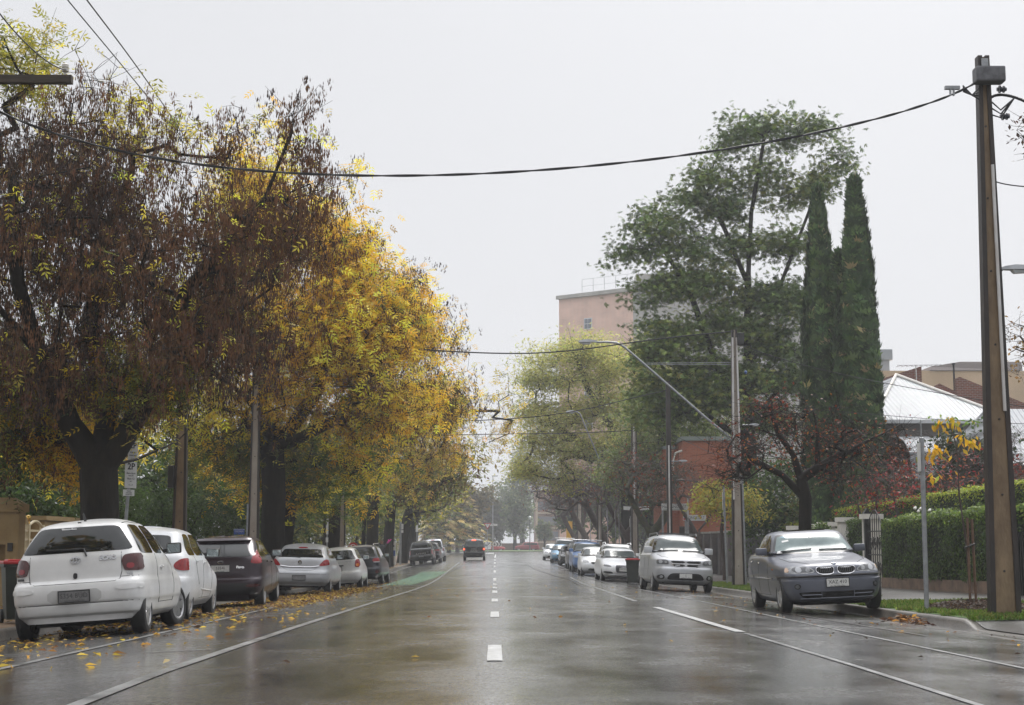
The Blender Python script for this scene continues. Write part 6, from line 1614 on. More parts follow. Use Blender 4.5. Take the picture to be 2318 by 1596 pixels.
def corrug(m, axis, freq):
    nt = m.node_tree; b = nt.nodes['Principled BSDF']; tc = nt.nodes['Texture Coordinate']
    wv = nd(nt, 'ShaderNodeTexWave', bands_direction=axis, i_Scale=freq); nt.links.new(tc.outputs['Object'], wv.inputs['Vector'])
    bp = nd(nt, 'ShaderNodeBump', i_Strength=.8, i_Distance=.05); nt.links.new(wv.outputs['Fac'], bp.inputs['Height']); nt.links.new(bp.outputs[0], b.inputs['Normal'])
corrug(M_ROOFW, 'X', 1.6)
M_ROOFG = mat('grey_corrugated_iron', (.30, .31, .33), .4, var=.1, vscale=.8); corrug(M_ROOFG, 'X', 1.6)
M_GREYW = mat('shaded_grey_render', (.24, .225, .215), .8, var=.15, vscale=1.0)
M_SAND = mat('sandstone_render', (.30, .215, .10), .75, col2=(.225, .15, .065), vscale=2.2, bump=.25, bscale=35)
M_CREAM = mat('cream_metal', (.55, .48, .34), .35, var=.15, vscale=8)
M_GOLD = mat('brass', (.65, .42, .12), .2, .9)
M_WPAINT = mat('white_wall_paint', (.64, .615, .56), .6, var=.16, vscale=2.5, bump=.12)
M_IRON = mat('black_iron', (.012, .012, .013), .35)
M_PANE = mat('window_pane', (.10, .12, .15), .08, spec=.8)
M_WFRAME = mat('white_window_frame', (.6, .62, .66), .5)
M_SLATE = mat('charcoal_paling', (.035, .036, .04), .6, var=.4, vscale=3, stretch=(6, 6, .4), bump=.4)
M_GPIER = mat('grey_render_pier', (.115, .10, .095), .75, var=.3, vscale=2, bump=.3)

# pink tower
def local(root, pts): return [Vector(p) - root.location for p in pts]
c0 = Vector((PX(1438, 225), 225, 0)); l0 = Vector((PX(1267, 233), 233, 0)); r0 = Vector((PX(1842, 238), 238, 0))
ztop = PZ(645, 225, 1438); gb_ = -1.4
bk = l0 + (r0 - c0)
tw = thing('tower_block', 'tall pink brick tower block with pale concrete side, half hidden by the conifer', 'building', (c0.x, c0.y, gb_)); O = tw.location
mb = MB(); h_ = ztop - gb_ - 1.0
vs_ = [l0, c0, r0, bk]; base_ = [(v.x - O.x, v.y - O.y, 0) for v in vs_]; top_ = [(a, b, h_) for a, b, _ in base_]
mb.add(base_ + top_, [(0, 1, 5, 4), (2, 3, 7, 6), (3, 0, 4, 7), (4, 5, 6, 7)], 0); mb.add(base_ + top_, [(1, 2, 6, 5)], 1)
mb.build('wall', [B_PINK, M_CONC], tw)
ctr = sum((Vector(v) for v in vs_), Vector()) / 4
ex = [(v + (v - ctr).normalized() * .5) for v in vs_]; lo4 = [(v.x - O.x, v.y - O.y, h_ + .02) for v in ex]; hi4 = [(a, b, h_ + .6) for a, b, _ in lo4]
mb = MB(); mb.add(lo4 + hi4, [(3, 2, 1, 0), (4, 5, 6, 7), (0, 1, 5, 4), (1, 2, 6, 5), (2, 3, 7, 6), (3, 0, 4, 7)]); mb.build('parapet', M_CONC, tw)
def quad_on(a, b, u, z, w_, h, out, nm, m, par, th=.08):
    """upright panel on the wall running a->b at fraction u"""
    d = (b - a).normalized(); n_ = Vector((d.y, -d.x, 0)); p = a.lerp(b, u) + n_ * out
    mb = MB(); mb.box((0, 0, 0), (w_, th, h)); 
    R_ = Matrix((d, -n_, Vector((0, 0, 1)))).transposed()
    mb.v = [tuple(R_ @ Vector(v) + Vector((p.x - O.x, p.y - O.y, z - gb_))) for v in mb.v]
    return mb.build(nm, m, par)
for z in (34.7, 28.8, 24.0, 19.2, 14.4):
    f_ = quad_on(l0, c0, .40, z, 1.45, 1.75, .03, 'window', M_WFRAME, tw)
    for du in (-.024, .024):
        for dz in (-.4, .4): quad_on(l0, c0, .40 + du, z + dz, .58, .7, .08, 'pane', M_PANE, f_, .04)
for z in (32.5, 28.0):
    f_ = quad_on(c0, r0, .09, z, 3.4, .5, .5, 'sunshade', M_CONC, tw, 1.0)
mb = MB()
for u in np.linspace(.22, .98, 6):
    p_ = l0.lerp(c0, u) + (bk - l0) * .04; mb.tube([(p_.x - O.x, p_.y - O.y, h_ + 1), (p_.x - O.x, p_.y - O.y, h_ + 3.0)], .035, 4)
for zz in (1.9, 3.0):
    a_ = l0.lerp(c0, .22) + (bk - l0) * .04; b_ = l0.lerp(c0, .98) + (bk - l0) * .04; mb.tube([(a_.x - O.x, a_.y - O.y, h_ + zz), (b_.x - O.x, b_.y - O.y, h_ + zz)], .025, 4)
    b2_ = c0.lerp(r0, .3) + (l0 - c0) * .1; mb.tube([(b_.x - O.x, b_.y - O.y, h_ + zz), (b2_.x - O.x, b2_.y - O.y, h_ + zz)], .025, 4)
mb.build('roof_railing', mat('galvanised', (.33, .35, .36), .4, .6), tw)
p_ = c0 + (bk - c0) * .2
mb = MB(); mb.box((p_.x - O.x, p_.y - O.y + 2, h_ + 2.0), (5.5, 4, 3.0)); mb.box((p_.x - O.x + 7, p_.y - O.y + 3, h_ + 1.7), (4, 3, 2.2)); mb.build('plant_room', M_CONC, tw)

# orange brick corner building
Yo = 88; ob = thing('brick_building', 'orange brick two storey building on the side street corner', 'building', (PX(1600, Yo), Yo, gz(9, Yo) - .1)); O = ob.location
xa, xb, xc, xd = PX(1512, Yo), PX(1548, Yo), PX(1700, Yo), PX(1535, Yo)
z1, z2 = PZ(997, Yo) - O.z, PZ(1012, Yo) - O.z
mb = MB(); mb.box(((xb + xc) / 2 - O.x, 4, z1 / 2), (xc - xb, 8, z1)); mb.box(((xa + xb) / 2 - O.x, 5.0, z2 / 2), (xb - xa - .01, 6, z2)); mb.build('wall', B_ORANGE, ob)
mb = MB(); mb.box(((xb + xc) / 2 - O.x, 4, z1 + .12), (xc - xb + .2, 8.2, .24)); mb.box(((xa + xb) / 2 - O.x - .1, 5.0, z2 + .1), (xb - xa - .2, 6.2, .2)); mb.build('parapet', mat('grey_green_capping', (.20, .23, .21), .6), ob)
mb = MB(); mb.tube([(xb - O.x - .05, -.06, z2 - .2), (xb - O.x - .45, -.06, z2 - .35), (xb - O.x - .6, -.06, z2 - .9), (xb - O.x - .6, -.06, z2 - 1.6)], .06, 8); mb.build('drainpipe', M_WPAINT, ob, smooth=True)
dz_ = 1.9; mb = MB(); mb.box((PX(1555, Yo) - O.x, -.02, 1.35), (.9, .06, 2.5)); dd = mb.build('doorway', mat('dark_doorway', (.02, .014, .012), .6), ob)
mb = MB(); xs_ = PX(1576, Yo) - O.x; zs_ = PZ(1172, Yo) - O.z; mb.box((xs_, -.05, zs_), (1.15, .04, .34)); sg_ = mb.build('name_plate', mat('sign_grey_white', (.5, .5, .48), .5), ob)
text('KINGS CRT', .24, C_INK, sg_, face_cam(xs_, -.075, zs_), sx=.8)

# white roofed house
Yh = 58; hb = thing('house', 'villa with white corrugated hip roof behind the red bushes', 'house', (PX(2120, Yh), Yh, gz(11, Yh))); O = hb.location
XL, XR = PX(1985, Yh) - O.x, PX(2312, Yh) - O.x; ze = PZ(950, Yh) - O.z
mb = MB(); mb.box(((XL + XR) / 2, 6.5, ze / 2 - .5 + .02), (XR - XL - .6, 12, ze - 1.0)); mb.build('wall', B_RED, hb)
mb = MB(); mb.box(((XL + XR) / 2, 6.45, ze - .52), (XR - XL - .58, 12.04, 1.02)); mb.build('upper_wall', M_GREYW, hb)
ap = Vector((PX(2040, Yh + 6) - O.x, 6, PZ(849, Yh + 6) - O.z)); ap2 = ap + Vector((0, 3, 0))
mb = MB(); mb.add([(XL, 0, ze), (XR, 0, ze), (XR, 13, ze), (XL, 13, ze), ap, ap2], [(0, 1, 4), (1, 2, 5, 4), (2, 3, 5), (3, 0, 4, 5)]); rf = mb.build('roof', M_ROOFW, hb)
mb = MB(); mb.tube([Vector((XR, 0, ze + .02)), ap + Vector((0, 0, .04))], .07, 6); mb.tube([Vector((XL, 0, ze + .02)), ap + Vector((0, 0, .04))], .07, 6); mb.build('ridge_cap', M_WPAINT, rf)
mb = MB(); mb.box(((XL + XR) / 2, -.06, ze - .06), (XR - XL + .1, .14, .14)); mb.build('gutter', mat('pale_gutter', (.5, .51, .52), .4), hb)
zv = PZ(985, Yh - .2) - O.z; zv2 = PZ(1085, Yh - 2.6) - O.z
vp = [(.3, zv), (-.6, zv - .08), (-1.4, zv - .3), (-2.1, zv - .75), (-2.4, zv2)]
vv = [(x_, a, b) for a, b in vp for x_ in (PX(2030, Yh) - O.x, XR - .2)]
mb = MB(); mb.add(vv, [(i, i + 1, i + 3, i + 2) for i in (0, 2, 4, 6)]); mb.build('verandah_roof', M_ROOFW, hb)
mb = MB()
for x_ in np.linspace(PX(2035, Yh) - O.x, XR - .3, 4): mb.tube([(x_, -2.3, 0), (x_, -2.3, zv2 - .02)], .06, 8)
mb.build('verandah_posts', M_WPAINT, hb)
# grey roofed annexe at the edge
g2 = thing('house', 'grey iron roofed house at the right edge behind the big pole', 'house', (PX(2420, 50), 50, gz(11, 50))); O = g2.location
X0, X1 = PX(2248, 50) - O.x, PX(2600, 50) - O.x; ze2 = PZ(1052, 50) - O.z; za2 = PZ(926, 54) - O.z
mb = MB(); mb.box(((X0 + X1) / 2, 4, ze2 / 2), (X1 - X0 - .5, 7.5, ze2 - .02)); mb.build('wall', B_RED, g2)
mb = MB(); mb.add([(X0, 0, ze2), (X1, 0, ze2), (X1, 8, ze2), (X0, 8, ze2), (X0 + 1.1, 3.6, za2), (X1 - 1, 4, za2)], [(0, 1, 5, 4), (1, 2, 5), (2, 3, 4, 5), (3, 0, 4)]); mb.build('roof', M_ROOFG, g2)
# brick party walls with sloping tops
for lab, Yp, poly in (('red brick sloping party wall left of the aerial', 74, [(2000, 856), (2085, 829), (2085, 900), (2000, 900)]), ('large red brick sloping party wall behind the big pole', 72, [(2164, 856), (2172, 853), (2317, 912), (2400, 945), (2400, 990), (2164, 990)]), ('short low brick wall end beside the large party wall', 73, [(2118, 872), (2126, 868), (2166, 888), (2166, 930), (2118, 930)])):
    pts = [P(a, b, Yp) for a, b in poly]; cx_ = sum(p.x for p in pts) / len(pts); o0 = Vector((cx_, Yp, min(p.z for p in pts)))
    low_ = [Vector((pts[-1].x, Yp, -0.6)), Vector((pts[-2].x, Yp, -0.6))]
    pl = [(p.x - o0.x, p.z - o0.z) for p in pts[:-2]] + [(low_[1].x - o0.x, -.6 - o0.z), (low_[0].x - o0.x, -.6 - o0.z)]
    mb = MB(); mb.prism(pl, 1, 0, .35); o = mb.build('brick_wall', B_RED); o.location = o0; tag(o, lab, 'wall')
# beige building
Yg = 120; bg_ = thing('beige_building', 'long beige rendered building behind the white roofed house', 'building', (PX(2200, Yg), Yg, -.6)); O = bg_.location
zt1 = PZ(838, Yg) - O.z; x0_, x1_ = PX(1995, Yg) - O.x, PX(2420, Yg) - O.x
mb = MB(); mb.box(((x0_ + x1_) / 2, 6, zt1 / 2), (x1_ - x0_, 12, zt1)); mb.build('wall', M_BEIGE, bg_)
mb = MB(); xq, xr_ = PX(2117, Yg) - O.x, PX(2330, Yg) - O.x; zq = PZ(817, Yg) - O.z
mb.add([(xq, -.1, zt1 + .02), (xr_, -.1, zt1 + .02), (xr_, 8, zt1 + .02), (xq, 8, zt1 + .02), (xq + .1, .1, zt1 + .35), (PX(2190, Yg) - O.x, .1, zq), (xr_, .1, zq), (xr_, 8, zq), (xq + .1, 8, zt1 + .35), (PX(2190, Yg) - O.x, 8, zq)], [(0, 1, 6, 5, 4), (4, 5, 9, 8), (5, 6, 7, 9), (1, 2, 7, 6), (2, 3, 8, 9, 7), (3, 0, 4, 8)]); mb.build('roof', mat('brown_grey_roof', (.2, .17, .16), .6), bg_)
xv = PX(2027, Yg) - O.x; mb = MB(); mb.box((xv, 2, zt1 + .55), (.75, .8, 1.1)); mb.box((xv, 2, zt1 + 1.5), (1.2, 1.2, .85)); mb.build('roof_vent', mat('galvanised_vent', (.3, .32, .34), .4, .4), bg_)
mb = MB(); xf_ = PX(2180, 74); o0 = Vector((xf_, 74.5, PZ(900, 74))); mb.tube([(0, 0, -4), (0, 0, PZ(822, 74) - o0.z)], .05, 8); mb.tube([(0, 0, PZ(822, 74) - o0.z), (0, 0, PZ(818, 74) - o0.z)], .09, 8); o = mb.build('flue_pipe', M_IRON); o.location = o0; tag(o, 'thin black flue pipe above the large brick party wall', 'flue')
an = thing('tv_aerial', 'television aerial above the left brick party wall', 'aerial', (PX(2086, 73.8), 73.8, PZ(875, 73.8))); mb = MB(); hh = PZ(827, 73.8) - an.location.z
mb.tube([(0, 0, -3.5), (0, 0, hh)], .025, 6); mb.build('mast', C_CHROME, an); mb = MB(); mb.tube([(-1.0, -.3, hh), (1.4, .4, hh + .12)], .02, 5)
for t in np.linspace(-.9, 1.3, 9): mb.tube([(t - .08, t * .3 + .3, hh + .05 * t), (t + .08, t * .3 - .3, hh + .05 * t)], .012, 4)
mb.build('boom', C_CHROME, an)

# ------------------------------------------------------------------ front fences, right
XF = 11.2
wf = thing('white_wall', 'low white rendered front wall with capped pillars behind the sedan', 'wall', (XF, 53, gz(XF, 53))); O = wf.location
def wall_piece(mb, x0, x1, y0, y1, h, base=None):
    zz = (gz(XF, (y0 + y1) / 2) if base is None else base) - O.z; mb.box(((x0 + x1) / 2 - O.x, (y0 + y1) / 2 - O.y, zz + h / 2 - .03), (x1 - x0, y1 - y0, h + .06)); return zz + h
mbw = MB(); 
for y0, y1, h in ((49.2, 51.5, 1.84), (51.95, 54.2, 1.84), (54.65, 57.0, 1.8)): wall_piece(mbw, 11.3, 11.5, y0, y1, h)
mbw.build('panel', M_WPAINT, wf)
for yc in (45.6, 48.9, 51.72, 54.42, 57.2):
    mb = MB(); t_ = wall_piece(mb, 11.15, 11.62, yc - .23, yc + .23, 2.02 if yc < 50 else 1.95); p_ = mb.build('pillar', M_WPAINT, wf)
    mb = MB(); mb.box((11.385 - O.x, yc - O.y, t_ + .07), (.6, .58, .15)); mb.build('cap', M_WPAINT, p_)
ig = thing('iron_gate', 'black wrought iron scroll gate between white pillar and ivy wall', 'gate', (XF, 44.5, gz(XF, 44.5)))
mb = MB()
for k in range(7): mb.tube([(0, -.75 + .25 * k, .05), (0, -.75 + .25 * k, 1.45 + .35 * math.sin(PI * k / 6))], .014, 5)
for z in (.12, .75, 1.3): mb.tube([(0, -.8, z), (0, .8, z)], .016, 5)
mb.tube([(0, -.8 + 1.6 * t, 1.45 + .35 * math.sin(PI * t)) for t in np.linspace(0, 1, 13)], .016, 5)
ig.scale = (1, 1, 1.25); mb.build('frame', M_IRON, ig); mb = MB()
for yy in (-.5, 0, .5):
    for z in (.45, 1.03): mb.tube([(.0, yy + .03 * t * math.cos(t * 1.9), z + .03 * t * math.sin(t * 1.9)) for t in np.linspace(.5, 7, 26)], .011, 4)
mb.build('scrollwork', M_IRON, ig)
mb = MB(); mb.box((0, .92, .85), (.16, .16, 1.75)); mb.prism([(-.11, 1.73), (.11, 1.73), (0, 1.86)], 1, .81, 1.03); mb.build('gate_post', M_IRON, ig)
cw = MB(); o0 = Vector((12.1, 44.7, gz(12, 44.7))); cw.box((0, 0, .98), (.12, 3.4, 2.05)); 
for k in range(14): cw.box((-.07, -1.6 + .246 * k, .92), (.03, .12, 1.9))
o = cw.build('cream_fence', mat('cream_panel', (.55, .5, .36), .6)); o.location = o0; tag(o, 'cream ribbed fence panel seen through the iron gate', 'fence')
mb = MB(); o0 = Vector((11.35, 38.1, 0)); o0.z = gz(11.35, 38.1)
for i in range(11):
    ya = 32.8 + i * .97; zz = gz(11.35, ya + .48) - o0.z; mb.box((0, ya + .485 - o0.y, zz + .13), (.52, .97, .30))
o = mb.build('stone_plinth', mat('plinth_stone', (.16, .105, .07), .7, var=.4, vscale=3, bump=.5)); o.location = o0; tag(o, 'brown stone plinth under the ivy covered wall', 'plinth')
def paling(label, y0, y1, h, m, name='paling_fence', gap=.0, w_=.15, top=None):
    ym = (y0 + y1) / 2; r = thing(name, label, 'fence', (XF + .1, ym, gz(XF, ym))); mb = MB(); y = y0; k = 0
    while y < y1:
        zz = gz(XF, y) - r.location.z; hh = h + .012 * math.sin(k * 12.9); mb.box((.005 * math.sin(k * 5.1), y - ym, zz + hh / 2), (.03, w_ - gap, hh)); y += w_; k += 1
    mb.build('palings', m, r); mb = MB()
    for zf in (.25, .8): mb.box((.05, 0, h * zf), (.04, y1 - y0, .08))
    mb.build('rails', m, r); return r
paling('dark charcoal paling fence between the white pole and the forked tree', 58, 69.5, 1.75, M_SLATE)
paling('dark picket fence at the right edge behind the big pole', 24, 32.6, 1.35, M_IRON, 'picket_fence', .07, .14)
gf = thing('pier_fence', 'grey fence of capped piers with dark panels left of the white pole', 'fence', (XF, 78, gz(XF, 78))); O = gf.location
for yc in (71.3, 74.0, 76.7, 79.4, 82.1):
    mb = MB(); zz = gz(XF, yc) - O.z; mb.box((0, yc - O.y, zz + 1.0), (.5, .5, 2.04)); p_ = mb.build('pier', M_GPIER, gf); mb = MB(); mb.box((0, yc - O.y, zz + 2.07), (.6, .6, .09)); mb.build('cap', M_CONC, p_)
    if yc < 82: mb = MB(); mb.box((.05, yc + 1.35 - O.y, zz + .9), (.08, 2.15, 1.75)); mb.build('panel', M_SLATE, gf)
mb = MB(); o0 = Vector((XF + .05, 70.3, gz(XF, 70.3))); mb.box((0, 0, .85), (.06, 1.3, 1.75)); o = mb.build('white_gate', M_WPAINT); o.location = o0; tag(o, 'narrow white gate panel at the near end of the grey pier fence', 'gate')

# ------------------------------------------------------------------ left boundary
gp = thing('gatepost', 'sandstone coloured gatepost with stepped cap and recess, far left', 'gatepost', (-10.35, 29.8, gz(-10.3, 29.8))); O = gp.location
Xg = PX(41, 29.2); zt = PZ(1158, 29.2) - O.z
mb = MB(); wd_ = (Xg - O.x) * 2 + .5
mb.box((Xg - O.x - .12, -.40, zt / 2), (.24, .40, zt)); mb.box((Xg - O.x - 1.15, -.25, zt / 2), (1.82, .1, zt - .01)); mb.box((Xg - O.x - 1.16, -.44, zt - .32), (1.84, .30, .62)); mb.box((Xg - O.x - 1.16, -.44, .32), (1.84, .30, .64)); mb.build('pillar', M_SAND, gp)
mb = MB(); mb.box((Xg - O.x - 1.03, -.40, zt + .07), (2.16, .5, .16)); mb.box((Xg - O.x - 1.03, -.40, zt + .21), (2.1, .46, .12), taper=.8); mb.build('cap', M_SAND, gp)
mb = MB(); mb.bbox((Xg - O.x - .15, -.61, zt * .62), (.1, .03, .16), .006); mb.build('intercom', M_IRON, gp)
mb = MB()
for i in range(3):
    for j in range(2): mb.lathe([(.001, .03), (.022, .02), (.024, 0)], 10, 0, Matrix.Translation((Xg - O.x - .06 - .09 * j, -.6, zt * .36 + .11 * i)) @ Matrix.Rotation(R(90), 4, 'X'))
mb.build('brass_studs', M_GOLD, gp)
sw = thing('sandstone_wall', 'sandstone coloured garden wall beyond the cream gate', 'wall', (-9.94, 34.6, gz(-9.9, 34.6))); O = sw.location
zt = PZ(1178, 33.5) - O.z; mb = MB(); mb.box((-.15, 1.2, zt / 2 - .2), (.3, 4.6, zt + .36)); mb.box((-.9, -1.25, zt / 2 - .2), (1.2, .3, zt + .34)); mb.build('wall', M_SAND, sw); mb = MB(); mb.box((-.15, 1.2, zt + .05), (.4, 4.7, .1)); mb.build('coping', M_SAND, sw)
cg = thing('ornate_gate', 'cream ornamental gate with gilt ball finials beside the red-lidded bin', 'gate', (-9.75, 31.6, gz(-9.7, 31.6))); mb = MB(); zt = PZ(1186, 31) - cg.location.z
for y in (-.85, .1, 1.1): mb.box((0, y, zt / 2), (.09, .09, zt))
for z in (.15, zt * .68, zt * .8, zt * .92): mb.box((0, .12, z), (.05, 1.9, .045))
mb.tube([(0, -.85 + .95 * t, zt + .22 * math.sin(PI * t)) for t in np.linspace(0, 1, 10)], .03, 6); mb.tube([(0, .1 + 1.0 * t, zt + .12 * math.sin(PI * t) - .05) for t in np.linspace(0, 1, 10)], .03, 6)
mb.build('frame', M_CREAM, cg); mb = MB()
for yc in (-.38, .6):
    for a, b in ((.2, .42), (.12, .3)): mb.tube([(0, yc + a * math.cos(t), zt * .36 + b * math.sin(t)) for t in np.linspace(0, 2 * PI, 21)], .028, 6)
    for k in (-.22, .22): mb.tube([(0, yc + k, zt * .6), (0, yc + k * .4, zt * .5), (0, yc + k, zt * .1)], .016, 5)
mb.build('scrollwork', M_CREAM, cg); mb = MB()
for y in (-.85, .1): mb.lathe([(.001, .14), (.05, .12), (.065, .075), (.05, .03), (.03, .0), (.045, -.02), (.045, -.05)], 12, 0, Matrix.Translation((0, y, zt + .06)))
mb.build('ball_finials', M_GOLD, cg, smooth=True)

# ------------------------------------------------------------------ far side of the junction
fw_ = MB(); o0 = Vector((PX(1140, 312), 312, CAMZ - 1.31)); fw_.box((12, 0, .75), (70, .5, 1.55)); o = fw_.build('stone_wall', mat('far_stone', (.24, .17, .13), .8, var=.3, vscale=.8)); o.location = o0; tag(o, 'long stone wall behind the maroon wagon across the junction', 'wall')
fb_ = thing('far_building', 'brown and cream modern building beyond the junction', 'building', (PX(1262, 345), 345, CAMZ - 1.31)); zt = PZ(1110, 345) - fb_.location.z
mb = MB(); mb.box((2, 8, zt / 2), (14, 16, zt)); mb.build('wall', mat('far_brown_wall', (.22, .13, .10), .8), fb_); mb = MB()
for z in (3.2, 6.6, 10.0): mb.box((-2.2, -.06, z), (4.6, .1, 2.0))
mb.build('window_band', M_PANE, fb_); mb = MB()
for x in (-4.8, .6): mb.box((x, -.3, zt / 2), (.5, .5, zt - .02))
for z in (1.8, 5.0, 8.4): mb.box((-2.1, -.22, z), (4.85, .3, .35))
mb.build('cream_frame', mat('far_cream', (.45, .36, .27), .8), fb_)
mb = MB(); mb.box((9.5, 2, zt * .3), (9, 12, zt * .6)); mb.build('red_wing', mat('far_red_brick', (.30, .10, .08), .8), fb_)
isl = MB(); isl.lathe([(.001, .22), (8, .2), (13.6, .14), (13.9, .1), (14, -.05)], 56); o = isl.build('roundabout_island', M_TURF, smooth=True); o.location = (PX(1120, 276), 276, CAMZ - 1.31); structure(o)
kbi = MB(); kbi.lathe([(13.95, -.05), (13.98, .12), (14.3, .12), (14.36, -.05)], 56); o = kbi.build('roundabout_kerb', M_KERB, smooth=True); o.location = (PX(1120, 276), 276, CAMZ - 1.31); structure(o)
mi_ = MB(); mi_.bbox((0, 0, .06), (1.3, 9, .16), .05); o = mi_.build('median_island', mat('white_kerb', (.6, .6, .58), .5)); o.location = (-.75, 203, float(road(-.75, 203)) + .0); structure(o)
# far left verge beyond the kerb end and far right
for xa_, xb_ in ((-70, -8), (9, 70)):
    o = strip('far_lawn', lambda y: np.linspace(xa_, xb_, 6), list(np.arange(300, 331, 6.0)), lambda x, y: CAMZ - 1.31 + .05, M_TURF); structure(o)
# ------------------------------------------------------------------ stobie poles: concrete between two steel channels
M_PCONC = mat('pole_concrete', (.22, .155, .09), .7, col2=(.11, .072, .04), vscale=5, bump=.5, bscale=35, stretch=(1, 1, .35))
M_PPALE = mat('pale_pole_concrete', (.34, .30, .25), .7, col2=(.24, .20, .165), vscale=5, bump=.4, bscale=35, stretch=(1, 1, .35))
M_PSTEEL = mat('rusty_channel', (.012, .010, .009), .5, col2=(.028, .018, .013), vscale=7, bump=.3, stretch=(1, 1, .3))
M_PWHITE = mat('white_conduit', (.6, .6, .6), .4, col2=(.4, .36, .33), vscale=4, stretch=(1, 1, .4))
M_GALV = mat('galvanised_steel', (.28, .29, .30), .4, .5, var=.25, vscale=8)
M_LAMP = mat('lantern_grey', (.30, .31, .32), .35, .3, var=.2)
M_LENS = mat('lantern_lens', (.55, .57, .6), .15, coat=.8)
M_CABLE = mat('black_cable', (.012, .012, .014), .5)
M_WOOD = mat('weathered_timber', (.05, .038, .026), .7, var=.5, vscale=6, stretch=(.3, 4, 4), bump=.4)
PG = 'concrete and steel power poles'
def stobie(label, X, Y, ztop, w0=.46, w1=.17, conc=None, d=.16):
    b = Vector((X, Y, gz(X, Y) - .05)); h = ztop - b.z; r = thing('power_pole', label, 'power pole', b, group=PG); conc = conc or M_PCONC
    t = .085 * w0 / .49
    mb = MB(); a0, a1 = w0 / 2 - t, w1 / 2 - t * .8
    mb.add([(-a0, -d * .36, 0), (a0, -d * .36, 0), (a0, d * .36, 0), (-a0, d * .36, 0), (-a1, -d * .36, h), (a1, -d * .36, h), (a1, d * .36, h), (-a1, d * .36, h)], [(0, 1, 5, 4), (1, 2, 6, 5), (2, 3, 7, 6), (3, 0, 4, 7), (4, 5, 6, 7)]); mb.build('concrete_core', conc, r)
    for s_ in (-1, 1):
        mb = MB(); x0, x1, y0, y1 = s_ * a0, s_ * w0 / 2, s_ * a1, s_ * w1 / 2
        mb.add([(x0, -d / 2, 0), (x1, -d / 2, 0), (x1, d / 2, 0), (x0, d / 2, 0), (y0, -d / 2, h + .02), (y1, -d / 2, h + .02), (y1, d / 2, h + .02), (y0, d / 2, h + .02)], [(0, 1, 5, 4), (1, 2, 6, 5), (2, 3, 7, 6), (3, 0, 4, 7), (4, 5, 6, 7)]); mb.build('steel_channel', M_PSTEEL, r)
    mb = MB()
    for k in range(max(3, int(h / 1.1))):
        z = .7 + 1.1 * k
        if z < h - .3: mb.lathe([(.001, .014), (.016, .012), (.018, 0)], 8, 0, Matrix.Translation((.02 * math.sin(k), -d * .36, z)) @ Matrix.Rotation(R(90), 4, 'X'))
    mb.build('bolts', M_PSTEEL, r); r['h'] = h; r['w0'] = w0; r['w1'] = w1
    return r
def side_strip(r, xs, z0, z1, m, wd=.045, name='conduit', y=-.11):
    h, w0, w1 = r['h'], r['w0'], r['w1']; mb = MB(); f = lambda z: (w0 + (w1 - w0) * z / h) / 2
    mb.tube([(xs * (f(z0) - .0) , y, z0), (xs * f(z1), y, z1)], wd / 2, 8); return mb.build(name, m, r)
def lantern(name, label, p0, arm, cat='street lamp', par=None, sz=1.0):
    """cobra-head lamp on an outreach arm; arm: points from the pole"""
    r = thing(name, label, cat, p0); a = [Vector(q_) - Vector(p0) for q_ in arm]
    mb = MB(); mb.tube(a, [.045 * sz] * (len(a) - 1) + [.035 * sz], 8); mb.build('arm', M_GALV, r, smooth=True)
    e = a[-1]; d = (a[-1] - a[-2]); d.z = 0; d.normalize(); s_ = Vector((-d.y, d.x, 0))
    M = Matrix((d, s_, Vector((0, 0, 1)))).transposed().to_4x4(); M.translation = e
    mb = MB(); L_ = .75 * sz
    prof = [(-.05, .05, .05), (.12 * L_ / .75, .085, .09), (.3, .13, .12), (.52, .14, .11), (.72, .09, .06)]
    vs2 = []
    for x, hw, hh in prof: vs2 += [(x * sz, -hw * sz, 0), (x * sz, -hw * .7 * sz, hh * sz), (x * sz, hw * .7 * sz, hh * sz), (x * sz, hw * sz, 0)]
    f2 = []
    for i in range(len(prof) - 1):
        for j in range(4): f2.append((i * 4 + j, i * 4 + (j + 1) % 4, (i + 1) * 4 + (j + 1) % 4, (i + 1) * 4 + j))
    f2 += [(3, 2, 1, 0), tuple(16 + j for j in range(4))]
    mb.add([M @ Vector(v) for v in vs2], f2); mb.build('lamp_head', M_LAMP, r)
    mb = MB(); vs2 = [(.22, -.11, -.01), (.66, -.08, -.01), (.66, .08, -.01), (.22, .11, -.01), (.28, -.07, -.09), (.58, -.05, -.075), (.58, .05, -.075), (.28, .07, -.09)]
    mb.add([M @ (Vector(v) * sz) for v in vs2], [(4, 5, 6, 7), (0, 1, 5, 4), (1, 2, 6, 5), (2, 3, 7, 6), (3, 0, 4, 7), (0, 3, 2, 1)]); mb.build('lens', M_LENS, r)
    return r
